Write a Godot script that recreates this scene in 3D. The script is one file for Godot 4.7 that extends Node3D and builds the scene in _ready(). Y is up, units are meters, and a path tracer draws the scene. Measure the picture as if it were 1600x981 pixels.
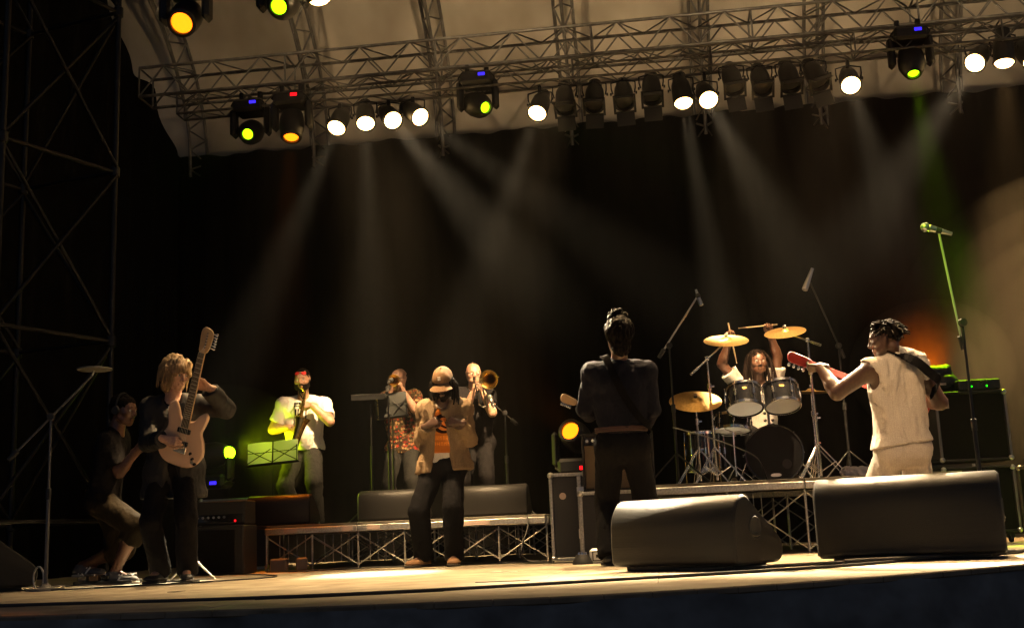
extends Node3D
# A night concert on an open-air stage: canopy, lighting trusses, band, drum riser, wedges.

var M := {}
var taken := {}
var rng := RandomNumberGenerator.new()


# ---------------------------------------------------------------- mesh builder
class MB:
	var v := PackedVector3Array()
	var n := PackedVector3Array()
	var t := PackedVector2Array()
	var ix := PackedInt32Array()

	func tri(a: int, b: int, c: int) -> void:
		var fn := (v[b] - v[a]).cross(v[c] - v[a])
		if fn.dot(n[a] + n[b] + n[c]) > 0.0:
			ix.append(a); ix.append(c); ix.append(b)
		else:
			ix.append(a); ix.append(b); ix.append(c)

	func vert(p: Vector3, nn: Vector3, uv := Vector2.ZERO) -> int:
		v.append(p); n.append(nn); t.append(uv)
		return v.size() - 1

	func face(pts: Array, nn: Vector3) -> void:
		var b := v.size()
		var w := nn.abs()
		for p: Vector3 in pts:
			var uv := Vector2(p.x, p.y)
			if w.y > w.x and w.y > w.z:
				uv = Vector2(p.x, p.z)
			elif w.x > w.z:
				uv = Vector2(p.z, p.y)
			vert(p, nn, uv)
		for i in range(1, pts.size() - 1):
			tri(b, b + i, b + i + 1)

	# a box with chamfered edges
	func box(c: Vector3, s: Vector3, bs := Basis(), bev := 0.0) -> void:
		var h := s * 0.5
		bev = minf(bev, minf(h.x, minf(h.y, h.z)) * 0.9)
		var ax := [Vector3.RIGHT, Vector3.UP, Vector3.BACK]
		for k in 3:
			for sg in [-1.0, 1.0]:
				var u: Vector3 = ax[(k + 1) % 3]
				var w: Vector3 = ax[(k + 2) % 3]
				var nn: Vector3 = ax[k] * sg
				var hu := absf(h.dot(u)) - bev
				var hw := absf(h.dot(w)) - bev
				var o: Vector3 = nn * absf(h.dot(ax[k]))
				face([c + bs * (o - u * hu - w * hw), c + bs * (o + u * hu - w * hw), c + bs * (o + u * hu + w * hw), c + bs * (o - u * hu + w * hw)], (bs * nn).normalized())
		if bev > 0.0:
			for k in 3:
				var e: Vector3 = ax[k]
				var u: Vector3 = ax[(k + 1) % 3]
				var w: Vector3 = ax[(k + 2) % 3]
				var he := absf(h.dot(e)) - bev
				var hu := absf(h.dot(u))
				var hw := absf(h.dot(w))
				for su in [-1.0, 1.0]:
					for sw in [-1.0, 1.0]:
						var p1: Vector3 = u * su * hu + w * sw * (hw - bev)
						var p2: Vector3 = u * su * (hu - bev) + w * sw * hw
						face([c + bs * (p1 - e * he), c + bs * (p1 + e * he), c + bs * (p2 + e * he), c + bs * (p2 - e * he)], (bs * (u * su + w * sw)).normalized())
			for sx in [-1.0, 1.0]:
				for sy in [-1.0, 1.0]:
					for sz in [-1.0, 1.0]:
						var q := Vector3(sx, sy, sz)
						var i := h - Vector3.ONE * bev
						face([c + bs * (Vector3(h.x, i.y, i.z) * q), c + bs * (Vector3(i.x, h.y, i.z) * q), c + bs * (Vector3(i.x, i.y, h.z) * q)], (bs * q).normalized())

	# a tube along a path; r is one radius or one per point
	func tube(pts: Array, r: Variant, sides := 8, caps := true) -> void:
		var cnt := pts.size()
		if cnt < 2:
			return
		var rad := func(i: int) -> float:
			if r is Array or r is PackedFloat32Array:
				return r[mini(i, r.size() - 1)]
			return r
		var d0: Vector3 = (pts[1] - pts[0]).normalized()
		var u := d0.cross(Vector3.UP)
		if u.length() < 0.1:
			u = d0.cross(Vector3.RIGHT)
		u = u.normalized()
		var base := v.size()
		var along := 0.0
		var dl := d0
		for i in cnt:
			var d: Vector3
			if i == 0:
				d = d0
			elif i == cnt - 1:
				d = (pts[i] - pts[i - 1]).normalized()
			else:
				d = ((pts[i] - pts[i - 1]).normalized() + (pts[i + 1] - pts[i]).normalized()).normalized()
			if i > 0:
				along += pts[i].distance_to(pts[i - 1])
			u = (u - d * u.dot(d)).normalized()
			var w := d.cross(u)
			var rr: float = rad.call(i)
			for k in sides + 1:
				var a := TAU * k / sides
				var nn := u * cos(a) + w * sin(a)
				vert(pts[i] + nn * rr, nn, Vector2(float(k) / sides, along))
			dl = d
		for i in cnt - 1:
			for k in sides:
				var a := base + i * (sides + 1) + k
				var b := a + sides + 1
				tri(a, a + 1, b + 1)
				tri(a, b + 1, b)
		if caps:
			for e in [0, cnt - 1]:
				var ring := []
				for k in sides:
					ring.append(v[base + e * (sides + 1) + k])
				face(ring, -d0 if e == 0 else dl)

	# surface of revolution round xf's y axis; profile: Vector2(radius, y). Sharp where the profile turns more than 35 degrees
	func lathe(pf: Array, xf := Transform3D(), seg := 24) -> void:
		for i in pf.size() - 1:
			var d: Vector2 = pf[i + 1] - pf[i]
			if d.length() < 1e-6:
				continue
			var nd := Vector2(d.y, -d.x).normalized()
			var na := nd
			var nb := nd
			if i > 0:
				var p: Vector2 = pf[i] - pf[i - 1]
				if p.length() > 1e-6 and absf(p.angle_to(d)) < 0.62:
					na = (nd + Vector2(p.y, -p.x).normalized()).normalized()
			if i < pf.size() - 2:
				var q: Vector2 = pf[i + 2] - pf[i + 1]
				if q.length() > 1e-6 and absf(d.angle_to(q)) < 0.62:
					nb = (nd + Vector2(q.y, -q.x).normalized()).normalized()
			var base := v.size()
			for k in seg + 1:
				var a := TAU * k / seg
				var c := cos(a)
				var s := sin(a)
				vert(xf * Vector3(pf[i].x * c, pf[i].y, pf[i].x * s), (xf.basis * Vector3(na.x * c, na.y, na.x * s)).normalized(), Vector2(float(k) / seg, pf[i].y))
				vert(xf * Vector3(pf[i + 1].x * c, pf[i + 1].y, pf[i + 1].x * s), (xf.basis * Vector3(nb.x * c, nb.y, nb.x * s)).normalized(), Vector2(float(k) / seg, pf[i + 1].y))
			for k in seg:
				var b := base + 2 * k
				tri(b, b + 1, b + 3)
				tri(b, b + 3, b + 2)

	# a flat outline (in xf's xy plane) with a thickness and a rounded rim
	func slab(out: PackedVector2Array, th: float, xf := Transform3D(), bev := 0.004) -> void:
		var poly := out
		if Geometry2D.is_polygon_clockwise(poly):
			poly = poly.duplicate()
			poly.reverse()
		var cnt := poly.size()
		var nrm := PackedVector2Array()
		for i in cnt:
			var e1 := (poly[i] - poly[(i + cnt - 1) % cnt]).normalized()
			var e2 := (poly[(i + 1) % cnt] - poly[i]).normalized()
			nrm.append((Vector2(e1.y, -e1.x) + Vector2(e2.y, -e2.x)).normalized())
		var h := th * 0.5
		var rings := [[-bev, -h, Vector2(0.3, -1)], [0.0, -h + bev, Vector2(1, -0.4)], [0.0, h - bev, Vector2(1, 0.4)], [-bev, h, Vector2(0.3, 1)]]
		var base := v.size()
		for rg in rings:
			for i in cnt:
				var p: Vector2 = poly[i] + nrm[i] * rg[0]
				var q: Vector2 = rg[2].normalized()
				vert(xf * Vector3(p.x, p.y, rg[1]), (xf.basis * Vector3(nrm[i].x * q.x, nrm[i].y * q.x, q.y)).normalized(), p)
		for r in 3:
			for i in cnt:
				var a := base + r * cnt + i
				var b := base + r * cnt + (i + 1) % cnt
				tri(a, b, b + cnt)
				tri(a, b + cnt, a + cnt)
		var fl := Geometry2D.triangulate_polygon(poly)
		for e in [0, 3]:
			var nn := (xf.basis * Vector3(0, 0, -1 if e == 0 else 1)).normalized()
			var b0 := v.size()
			for i in cnt:
				var p: Vector2 = poly[i] + nrm[i] * (-bev)
				vert(xf * Vector3(p.x, p.y, -h if e == 0 else h), nn, p)
			for i in range(0, fl.size(), 3):
				tri(b0 + fl[i], b0 + fl[i + 1], b0 + fl[i + 2])

	func ball(c: Vector3, r: Variant, seg := 12, bs := Basis()) -> void:
		var rv: Vector3 = r if r is Vector3 else Vector3.ONE * float(r)
		var base := v.size()
		var rows := maxi(4, seg / 2)
		for j in rows + 1:
			var ph := PI * j / rows
			for k in seg + 1:
				var a := TAU * k / seg
				var d := Vector3(sin(ph) * cos(a), cos(ph), sin(ph) * sin(a))
				vert(c + bs * (d * rv), (bs * (d / rv)).normalized(), Vector2(float(k) / seg, float(j) / rows))
		for j in rows:
			for k in seg:
				var a := base + j * (seg + 1) + k
				var b := a + seg + 1
				tri(a, a + 1, b + 1)
				tri(a, b + 1, b)

	# a grid of points as a smooth sheet; f(u, v) gives the place
	func sheet(f: Callable, nu: int, nv: int, uvs := Vector2.ONE) -> void:
		var base := v.size()
		for j in nv + 1:
			for i in nu + 1:
				var u := float(i) / nu
				var w := float(j) / nv
				var p: Vector3 = f.call(u, w)
				var e := 0.5 / maxi(nu, nv)
				var a: Vector3 = f.call(minf(u + e, 1), w) - f.call(maxf(u - e, 0), w)
				var b: Vector3 = f.call(u, minf(w + e, 1)) - f.call(u, maxf(w - e, 0))
				vert(p, a.cross(b).normalized(), Vector2(u, w) * uvs)
		for j in nv:
			for i in nu:
				var a := base + j * (nu + 1) + i
				var b := a + nu + 1
				tri(a, a + 1, b + 1)
				tri(a, b + 1, b)

	func mesh() -> ArrayMesh:
		var arr := []
		arr.resize(Mesh.ARRAY_MAX)
		arr[Mesh.ARRAY_VERTEX] = v
		arr[Mesh.ARRAY_NORMAL] = n
		arr[Mesh.ARRAY_TEX_UV] = t
		arr[Mesh.ARRAY_INDEX] = ix
		var m := ArrayMesh.new()
		m.add_surface_from_arrays(Mesh.PRIMITIVE_TRIANGLES, arr)
		return m


# ---------------------------------------------------------------- implicit surfaces, meshed as surface nets
class Field:
	var o: Vector3
	var c: float
	var nx: int
	var ny: int
	var nz: int
	var g := PackedFloat32Array()

	func _init(lo: Vector3, hi: Vector3, cell: float) -> void:
		o = lo
		c = cell
		nx = int((hi.x - lo.x) / cell) + 2
		ny = int((hi.y - lo.y) / cell) + 2
		nz = int((hi.z - lo.z) / cell) + 2
		g.resize(nx * ny * nz)
		g.fill(1.0)

	# tapered capsule from a to b. k: blend; ax, fl: thinner by fl along ax; pl: planes [normal, point] that cut it; neg: carve it away
	func cap(a: Vector3, b: Vector3, ra: float, rb: float, k := 0.02, ax := Vector3.ZERO, fl := 1.0, pl := [], neg := false) -> void:
		var m := maxf(ra, rb) + k + c * 1.6
		var lo := a.min(b) - Vector3.ONE * m - o
		var hi := a.max(b) + Vector3.ONE * m - o
		var x0 := maxi(0, int(lo.x / c))
		var x1 := mini(nx - 1, int(hi.x / c) + 1)
		var y0 := maxi(0, int(lo.y / c))
		var y1 := mini(ny - 1, int(hi.y / c) + 1)
		var z0 := maxi(0, int(lo.z / c))
		var z1 := mini(nz - 1, int(hi.z / c) + 1)
		var ba := b - a
		var sq := fl < 1.0
		var iv := 1.0 / fl - 1.0
		if sq:
			ba += ax * (ba.dot(ax) * iv)
		var bb := maxf(ba.dot(ba), 1e-9)
		var dr := rb - ra
		var cut := pl.size() > 0
		for z in range(z0, z1 + 1):
			for y in range(y0, y1 + 1):
				var i := (z * ny + y) * nx + x0
				var p := o + Vector3(x0, y, z) * c - a
				for x in range(x0, x1 + 1):
					var q := p
					if sq:
						q += ax * (q.dot(ax) * iv)
					var h := clampf(q.dot(ba) / bb, 0.0, 1.0)
					var d := (q - ba * h).length() - ra - dr * h
					if sq:
						d *= lerpf(fl, 1.0, 0.4)
					if cut:
						for w in pl:
							d = maxf(d, (p + a - w[1]).dot(w[0]))
					var e := g[i]
					if neg:
						d = -d
						var hn := k - absf(d - e)
						g[i] = maxf(d, e) + (hn * hn * 0.25 / k if hn > 0.0 else 0.0)
					else:
						var hh := k - absf(d - e)
						g[i] = minf(d, e) - (hh * hh * 0.25 / k if hh > 0.0 else 0.0)
					i += 1
					p.x += c

	func plane(nrm: Vector3, pt: Vector3) -> void:  # cuts away what lies on the normal's side
		var i := 0
		for z in nz:
			for y in ny:
				var p := o + Vector3(0, y, z) * c - pt
				var d := p.dot(nrm)
				for x in nx:
					if g[i] < 0.15:
						g[i] = maxf(g[i], d)
					d += nrm.x * c
					i += 1

	func rough(ns: FastNoiseLite, amp: float, st: Vector3, sharp := false) -> void:
		var i := 0
		for z in nz:
			for y in ny:
				for x in nx:
					if absf(g[i]) < 0.06:
						var w := ns.get_noise_3dv((o + Vector3(x, y, z) * c) * st)
						if sharp:
							w = 0.5 - absf(w) * 2.0
						g[i] += w * amp
					i += 1

	func into(mb: MB, uvf: Variant = null) -> void:
		var id := PackedInt32Array()
		id.resize(nx * ny * nz)
		id.fill(-1)
		var sx := 1
		var sy := nx
		var sz := nx * ny
		var co := [0, sx, sy, sx + sy, sz, sz + sx, sz + sy, sz + sx + sy]
		var cp := [Vector3(0, 0, 0), Vector3(1, 0, 0), Vector3(0, 1, 0), Vector3(1, 1, 0), Vector3(0, 0, 1), Vector3(1, 0, 1), Vector3(0, 1, 1), Vector3(1, 1, 1)]
		var eg := [[0, 1], [0, 2], [0, 4], [1, 3], [1, 5], [2, 3], [2, 6], [3, 7], [4, 5], [4, 6], [5, 7], [6, 7]]
		for z in nz - 1:
			for y in ny - 1:
				var i := (z * ny + y) * nx - 1
				for x in nx - 1:
					i += 1
					var a := g[i]
					if a > 0.5:
						continue
					var s0 := a < 0.0
					if s0 == (g[i + sx] < 0.0) and s0 == (g[i + sy] < 0.0) and s0 == (g[i + sx + sy] < 0.0) and s0 == (g[i + sz] < 0.0) and s0 == (g[i + sz + sx] < 0.0) and s0 == (g[i + sz + sy] < 0.0) and s0 == (g[i + sz + sx + sy] < 0.0):
						continue
					var q := PackedFloat32Array()
					for k in 8:
						q.append(g[i + co[k]])
					var sum := Vector3.ZERO
					var cnt := 0
					for e in eg:
						var d0 := q[e[0]]
						var d1 := q[e[1]]
						if (d0 < 0.0) != (d1 < 0.0):
							sum += (cp[e[0]] as Vector3).lerp(cp[e[1]], d0 / (d0 - d1))
							cnt += 1
					sum /= cnt
					var nn := Vector3(q[1] + q[3] + q[5] + q[7] - q[0] - q[2] - q[4] - q[6], q[2] + q[3] + q[6] + q[7] - q[0] - q[1] - q[4] - q[5], q[4] + q[5] + q[6] + q[7] - q[0] - q[1] - q[2] - q[3])
					var p := o + (Vector3(x, y, z) + sum) * c
					id[i] = mb.vert(p, nn.normalized(), uvf.call(p) if uvf != null else Vector2(p.x + p.z, p.y))
		for z in range(1, nz - 1):
			for y in range(1, ny - 1):
				var i := (z * ny + y) * nx
				for x in range(1, nx - 1):
					i += 1
					var a := g[i] < 0.0
					if a != (g[i + sx] < 0.0):
						quad(mb, id[i], id[i - sy], id[i - sy - sz], id[i - sz])
					if a != (g[i + sy] < 0.0):
						quad(mb, id[i], id[i - sx], id[i - sx - sz], id[i - sz])
					if a != (g[i + sz] < 0.0):
						quad(mb, id[i], id[i - sx], id[i - sx - sy], id[i - sy])

	func quad(mb: MB, a: int, b: int, d: int, e: int) -> void:
		if a < 0 or b < 0 or d < 0 or e < 0:
			return
		mb.tri(a, b, d)
		mb.tri(a, d, e)


# ---------------------------------------------------------------- objects
func numbered(called: String) -> String:
	var k: int = taken.get(called, 0)
	taken[called] = k + 1
	return called if k == 0 else "%s_%03d" % [called, k]


func thing(called: String, label: String, category: String, pos := Vector3.ZERO, group := "", turn := 0.0) -> Node3D:
	var o := Node3D.new()
	o.name = numbered(called)
	add_child(o)
	o.position = pos
	o.rotation.y = turn
	o.set_meta("label", label)
	o.set_meta("category", category)
	if group:
		o.set_meta("group", group)
	return o


func part(called: String, mb: Variant, mat: Material, parent: Node, label := "") -> MeshInstance3D:
	var o := MeshInstance3D.new()
	o.name = called
	o.mesh = mb.mesh() if mb is MB else mb
	o.material_override = mat
	parent.add_child(o, true)
	if o.name != called:  # Godot's own numbering to three digits
		var k := 1
		while parent.has_node("%s_%03d" % [called, k]):
			k += 1
		o.name = "%s_%03d" % [called, k]
	if label:
		o.set_meta("label", label)
	return o


func solo(called: String, mb: MB, mat: Material, label: String, category: String, group := "", pos := Vector3.ZERO) -> MeshInstance3D:
	var o := MeshInstance3D.new()
	o.name = numbered(called)
	o.mesh = mb.mesh()
	o.material_override = mat
	add_child(o)
	o.position = pos
	o.set_meta("label", label)
	o.set_meta("category", category)
	if group:
		o.set_meta("group", group)
	return o


func structure(called: String, mb: MB, mat: Material) -> MeshInstance3D:
	var o := MeshInstance3D.new()
	o.name = numbered(called)
	o.mesh = mb.mesh()
	o.material_override = mat
	add_child(o)
	o.set_meta("kind", "structure")
	return o


func frame_y(dir: Vector3, at := Vector3.ZERO, hint := Vector3.BACK) -> Transform3D:  # y axis along dir, z axis near the hint
	var y := dir.normalized()
	if absf(y.dot(hint)) > 0.97:
		hint = Vector3.UP if absf(y.y) < 0.9 else Vector3.RIGHT
	var x := y.cross(hint).normalized()
	return Transform3D(Basis(x, y, x.cross(y)), at)


func bez(a: Vector3, b: Vector3, d: Vector3, e: Vector3, n := 12) -> Array:
	var r := []
	for i in n + 1:
		r.append(a.bezier_interpolate(b, d, e, float(i) / n))
	return r


func spline(pts: Array, per := 6, closed := false) -> Array:  # Catmull-Rom
	var r := []
	var n := pts.size()
	for i in (n if closed else n - 1):
		var p0 = pts[(i - 1 + n) % n] if closed else pts[maxi(i - 1, 0)]
		var p3 = pts[(i + 2) % n] if closed else pts[mini(i + 2, n - 1)]
		for k in per:
			r.append(pts[i].cubic_interpolate(pts[(i + 1) % n], p0, p3, float(k) / per))
	if not closed:
		r.append(pts[n - 1])
	return r


func outline(pts: Array, per := 5) -> PackedVector2Array:
	return PackedVector2Array(spline(pts, per, true))


# ---------------------------------------------------------------- materials
func noise_tex(freq: float, lo: Color, hi: Color, size := 256, sd := 1, kind := FastNoiseLite.TYPE_SIMPLEX_SMOOTH, oct := 4, normal := false, bump := 4.0) -> NoiseTexture2D:
	var ns := FastNoiseLite.new()
	ns.noise_type = kind
	ns.frequency = freq
	ns.fractal_octaves = oct
	ns.seed = sd
	var tx := NoiseTexture2D.new()
	tx.width = size
	tx.height = size
	tx.seamless = true
	tx.noise = ns
	if normal:
		tx.as_normal_map = true
		tx.bump_strength = bump
	else:
		var gr := Gradient.new()
		gr.set_color(0, lo)
		gr.set_color(1, hi)
		tx.color_ramp = gr
	return tx


func mat(key: String, lin: Color, rough: float, metal := 0.0, tex: Texture2D = null, scale := 1.0, bump: Texture2D = null, bs := 0.6, bscale := 0.0) -> StandardMaterial3D:
	var m := StandardMaterial3D.new()
	m.resource_name = key
	m.albedo_color = lin.linear_to_srgb()
	m.roughness = rough
	m.metallic = metal
	m.metallic_specular = 0.22 if rough > 0.8 else 0.5
	if tex or bump:
		m.uv1_triplanar = true
		m.uv1_scale = Vector3.ONE * (scale if bscale == 0.0 else bscale)
	if tex:
		m.albedo_texture = tex
	if bump:
		m.normal_enabled = true
		m.normal_texture = bump
		m.normal_scale = bs
	M[key] = m
	return m


func glow(key: String, col: Color, e: float) -> StandardMaterial3D:
	var m := StandardMaterial3D.new()
	m.resource_name = key
	m.albedo_color = Color(0.1, 0.1, 0.1)
	m.emission_enabled = true
	m.emission = col
	m.emission_energy_multiplier = e
	M[key] = m
	return m


func materials() -> void:
	var worn := noise_tex(0.012, Color(0.62, 0.6, 0.58), Color(1, 1, 1), 512, 3)
	var fine := noise_tex(0.08, Color(0.75, 0.75, 0.75), Color(1, 1, 1), 256, 5)
	var weave := noise_tex(0.11, Color.BLACK, Color.WHITE, 256, 7, FastNoiseLite.TYPE_SIMPLEX, 3, true, 5.0)
	var carpet := noise_tex(0.2, Color.BLACK, Color.WHITE, 256, 8, FastNoiseLite.TYPE_VALUE, 2, true, 8.0)
	var folds := noise_tex(0.02, Color.BLACK, Color.WHITE, 256, 9, FastNoiseLite.TYPE_SIMPLEX_SMOOTH, 4, true, 8.0)
	mat("deck", Color(0.46, 0.41, 0.31), 0.55, 0, noise_tex(0.006, Color(0.72, 0.7, 0.67), Color(1, 1, 1), 1024, 11, FastNoiseLite.TYPE_SIMPLEX_SMOOTH, 6), 0.4, fine, 0.15)
	mat("deck_edge", Color(0.22, 0.17, 0.11), 0.7, 0, worn, 0.7)
	mat("skirt", Color(0.2, 0.21, 0.22), 0.95, 0, worn, 0.5, folds, 0.5)
	mat("black_cloth", Color(0.004, 0.004, 0.004), 0.98, 0, worn, 0.3)
	mat("canopy", Color(0.5, 0.45, 0.37), 0.85, 0, worn, 0.12)
	mat("aluminium", Color(0.5, 0.49, 0.47), 0.38, 0.85, fine, 2.0)
	mat("truss_metal", Color(0.2, 0.19, 0.175), 0.5, 0.5, worn, 1.0)
	mat("tower_metal", Color(0.016, 0.016, 0.016), 0.5, 0.5, worn, 1.0)
	mat("black_paint", Color(0.008, 0.008, 0.0085), 0.55, 0, fine, 3.0)
	mat("black_gloss", Color(0.008, 0.008, 0.009), 0.12)
	mat("black_rubber", Color(0.02, 0.02, 0.02), 0.75)
	mat("carpet_black", Color(0.022, 0.02, 0.019), 0.95, 0, fine, 5.0, carpet, 0.8, 6.0)
	mat("wedge_paint", Color(0.018, 0.017, 0.016), 0.42, 0, fine, 8.0, carpet, 0.35, 9.0)
	M.wedge_paint.metallic_specular = 0.35
	M.wedge_paint.rim_enabled = true
	M.wedge_paint.rim = 0.1
	M.wedge_paint.rim_tint = 0.0
	mat("grille", Color(0.008, 0.008, 0.008), 0.85, 0.0, null, 1.0, carpet, 1.0, 9.0)
	mat("chrome", Color(0.78, 0.77, 0.75), 0.12, 1.0)
	mat("steel", Color(0.55, 0.54, 0.52), 0.3, 0.95)
	mat("brass", Color(0.72, 0.47, 0.14), 0.2, 1.0)
	mat("cymbal", Color(0.75, 0.5, 0.2), 0.3, 0.9, noise_tex(0.05, Color(0.8, 0.75, 0.65), Color(1, 1, 1), 256, 15), 3.0)
	mat("silver", Color(0.7, 0.68, 0.64), 0.2, 1.0)
	mat("drum_head", Color(0.85, 0.83, 0.78), 0.6)
	M.drum_head.backlight_enabled = true
	M.drum_head.backlight = Color(1, 1, 1)
	mat("drum_black", Color(0.005, 0.005, 0.006), 0.35)
	M.drum_black.metallic_specular = 0.2
	mat("paper", Color(0.75, 0.74, 0.7), 0.9)
	M.paper.backlight_enabled = true
	M.paper.backlight = Color(0.6, 0.6, 0.6)
	mat("white_plastic", Color(0.7, 0.72, 0.75), 0.5)
	mat("towel", Color(0.65, 0.6, 0.54), 0.98, 0, null, 1.0, weave, 1.0, 6.0)
	mat("case_board", Color(0.012, 0.012, 0.014), 0.5, 0, fine, 3.0)
	mat("amp_cloth", Color(0.16, 0.12, 0.08), 0.9, 0, fine, 9.0, carpet, 0.6, 9.0)
	mat("tolex", Color(0.01, 0.0095, 0.0095), 0.7, 0, fine, 6.0, carpet, 0.5, 8.0)
	mat("label_pale", Color(0.4, 0.3, 0.26), 0.7)
	mat("riser_top", Color(0.15, 0.13, 0.1), 0.7, 0, worn, 0.6)
	glow("warm_lens", Color(1.0, 0.8, 0.5), 14.0)
	glow("amber_lens", Color(1.0, 0.45, 0.04), 3.2)
	glow("green_lens", Color(0.62, 1.0, 0.03), 4.0)
	glow("blue_display", Color(0.2, 0.14, 1.0), 1.6)
	glow("red_led", Color(1.0, 0.04, 0.08), 2.5)
	glow("green_led", Color(0.1, 1.0, 0.05), 2.5)
	mat("dead_lens", Color(0.03, 0.03, 0.03), 0.1)


# ---------------------------------------------------------------- setting
const EDGE := [Vector3(-9.5, 0, -6.1), Vector3(-6.4, 0, -5.35), Vector3(-4.4, 0, -5.0), Vector3(-2.89, 0, -4.8), Vector3(-1.63, 0, -4.66), Vector3(-0.27, 0, -4.82), Vector3(0.77, 0, -5.36), Vector3(1.77, 0, -6.2), Vector3(3.2, 0, -7.7), Vector3(4.2, 0, -9.4), Vector3(6.5, 0, -11.0), Vector3(9.5, 0, -11.5)]


func setting() -> void:
	var edge := spline(EDGE, 6)
	# ground of the square in front of the stage
	var g := MB.new()
	g.face([Vector3(-60, -1.35, 30), Vector3(60, -1.35, 30), Vector3(60, -1.35, -60), Vector3(-60, -1.35, -60)], Vector3.UP)
	structure("ground", g, mat("asphalt", Color(0.05, 0.05, 0.05), 0.9, 0, noise_tex(0.05, Color(0.6, 0.6, 0.6), Color(1, 1, 1), 256, 21), 0.5))
	# the deck: plywood sheets laid in rows behind a curved front
	var d := MB.new()
	var poly := PackedVector2Array()
	for p: Vector3 in edge:
		poly.append(Vector2(p.x, p.z))
	poly.append(Vector2(9.5, -16.5))
	poly.append(Vector2(-9.5, -16.5))
	var deck := Node3D.new()
	deck.name = "stage_deck"
	deck.set_meta("kind", "structure")
	add_child(deck)
	var row := 0
	for zi in range(-14, -3):
		for xi in range(-8, 8):
			var x0 := xi * 1.25 + (0.6 if zi % 2 else 0.0) - 0.05
			var z0 := zi * 1.25 + 0.68
			var cell := PackedVector2Array([Vector2(x0 + 0.0014, z0 + 0.0014), Vector2(x0 + 1.2486, z0 + 0.0014), Vector2(x0 + 1.2486, z0 + 1.2486), Vector2(x0 + 0.0014, z0 + 1.2486)])
			for got in Geometry2D.intersect_polygons(cell, poly):
				var s := MB.new()
				var up := rng.randf_range(-0.0012, 0.0012)
				s.slab(got, 0.03, Transform3D(Basis(Vector3.RIGHT, Vector3.BACK, Vector3.DOWN), Vector3(0, -0.015 + up, 0)), 0.0015)
				part("board", s, M["deck" if rng.randf() < 0.6 else "deck_b"], deck)
	# edge trim, a slot behind it, and the black skirt below
	var tr := MB.new()
	var inner := []
	for p: Vector3 in edge:
		inner.append(p + Vector3(0, -0.013, 0.03))
	for i in inner.size() - 1:
		var a: Vector3 = inner[i]
		var b: Vector3 = inner[i + 1]
		var dir := (b - a).normalized()
		tr.box((a + b) * 0.5, Vector3(a.distance_to(b) + 0.004, 0.03, 0.05), Basis(dir, Vector3.UP, dir.cross(Vector3.UP)), 0.006)
	solo("stage_edge_trim", tr, M.deck_edge, "pale wooden trim along the curved front edge of the stage", "edge trim")
	var sk := MB.new()
	var total := inner.size() - 1
	sk.sheet(func(u: float, w: float) -> Vector3:
		var f := u * total
		var i := mini(int(f), total - 1)
		var p: Vector3 = inner[i].lerp(inner[i + 1], f - i)
		var rip := 0.015 * sin(u * 210.0) + 0.02 * sin(u * 67.0 + 1.0)
		return p + Vector3(0, -0.004 - w * 1.3, 0.025 + (0.3 + w) * rip + 0.03 * w), 320, 6, Vector2(20, 1.3))
	solo("stage_skirt", sk, M.skirt, "dark blue-black cloth skirt hanging below the front edge of the stage", "stage skirt")
	# black backdrop with shallow folds
	var b := MB.new()
	b.sheet(func(u: float, w: float) -> Vector3:
		var x := lerpf(-6.3, 9.2, u)
		return Vector3(x, w * 5.52, -14.5 + 0.05 * sin(x * 7.0) + 0.03 * sin(x * 17.0 + w)), 300, 8, Vector2(15, 5.5))
	solo("backdrop", b, M.black_cloth, "tall black cloth backdrop closing the rear of the stage", "backdrop")
	# black side drape at stage right, its top rising to the front
	var sd := MB.new()
	sd.sheet(func(u: float, w: float) -> Vector3:
		var z := lerpf(-14.6, -7.2, u)
		var top := 5.5 + (z + 14.5) * 0.5 + 0.12 * sin(z * 5.0)
		return Vector3(-6.25 - 0.04 * sin(z * 9.0), w * top, z), 120, 8, Vector2(8, 6))
	solo("side_drape", sd, M.black_cloth, "black side drape behind the scaffold tower at the left", "drape")
	# cream canopy: rear gable that curves forward into the roof
	var prof := [Vector2(-15.0, 3.6), Vector2(-15.0, 4.8), Vector2(-14.95, 5.7), Vector2(-14.8, 6.5), Vector2(-14.35, 7.25), Vector2(-13.5, 7.85), Vector2(-12.2, 8.3), Vector2(-10, 8.8), Vector2(-7.5, 9.15), Vector2(-5.5, 9.3)]
	var sp := spline(prof, 5)
	var c := MB.new()
	c.sheet(func(u: float, w: float) -> Vector3:
		var x := lerpf(-10.0, 10.0, u)
		var f := w * (sp.size() - 1)
		var i := mini(int(f), sp.size() - 2)
		var p: Vector2 = sp[i].lerp(sp[i + 1], f - i)
		var sag := 0.07 * (1.0 - absf(fposmod(x + 4.33, 1.72) / 0.86 - 1.0) ** 2)
		return Vector3(x, p.y + sag * 0.6, p.x - sag * (1.0 - w)), 140, 40, Vector2(20, 10))
	solo("canopy", c, M.canopy, "large cream fabric canopy roof lit brown above the trusses", "canopy")
	# roof seams follow the arched ribs
	for x in [-6.06, -4.33, -2.58, -0.87, 0.85, 2.3, 4.0, 5.7]:
		rib(x)
	girder("roof_girder", "horizontal lattice roof girder crossing in front of the canopy", Vector3(-6.2, 6.02, -13.2), Vector3(9.0, 6.05, -13.2), 0.38, 0.4, 0.021, 0.62)
	girder("lighting_truss", "slim lighting truss carrying the rear row of lamps", Vector3(-5.3, 5.31, -12.2), Vector3(8.0, 5.31, -12.2), 0.24, 0.22, 0.016, 0.5)
	girder("front_truss", "front lighting truss at the top edge holding amber and green heads", Vector3(-6.0, 5.72, -9.3), Vector3(7.0, 5.72, -9.3), 0.3, 0.3, 0.025, 0.6)
	tower()


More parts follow.
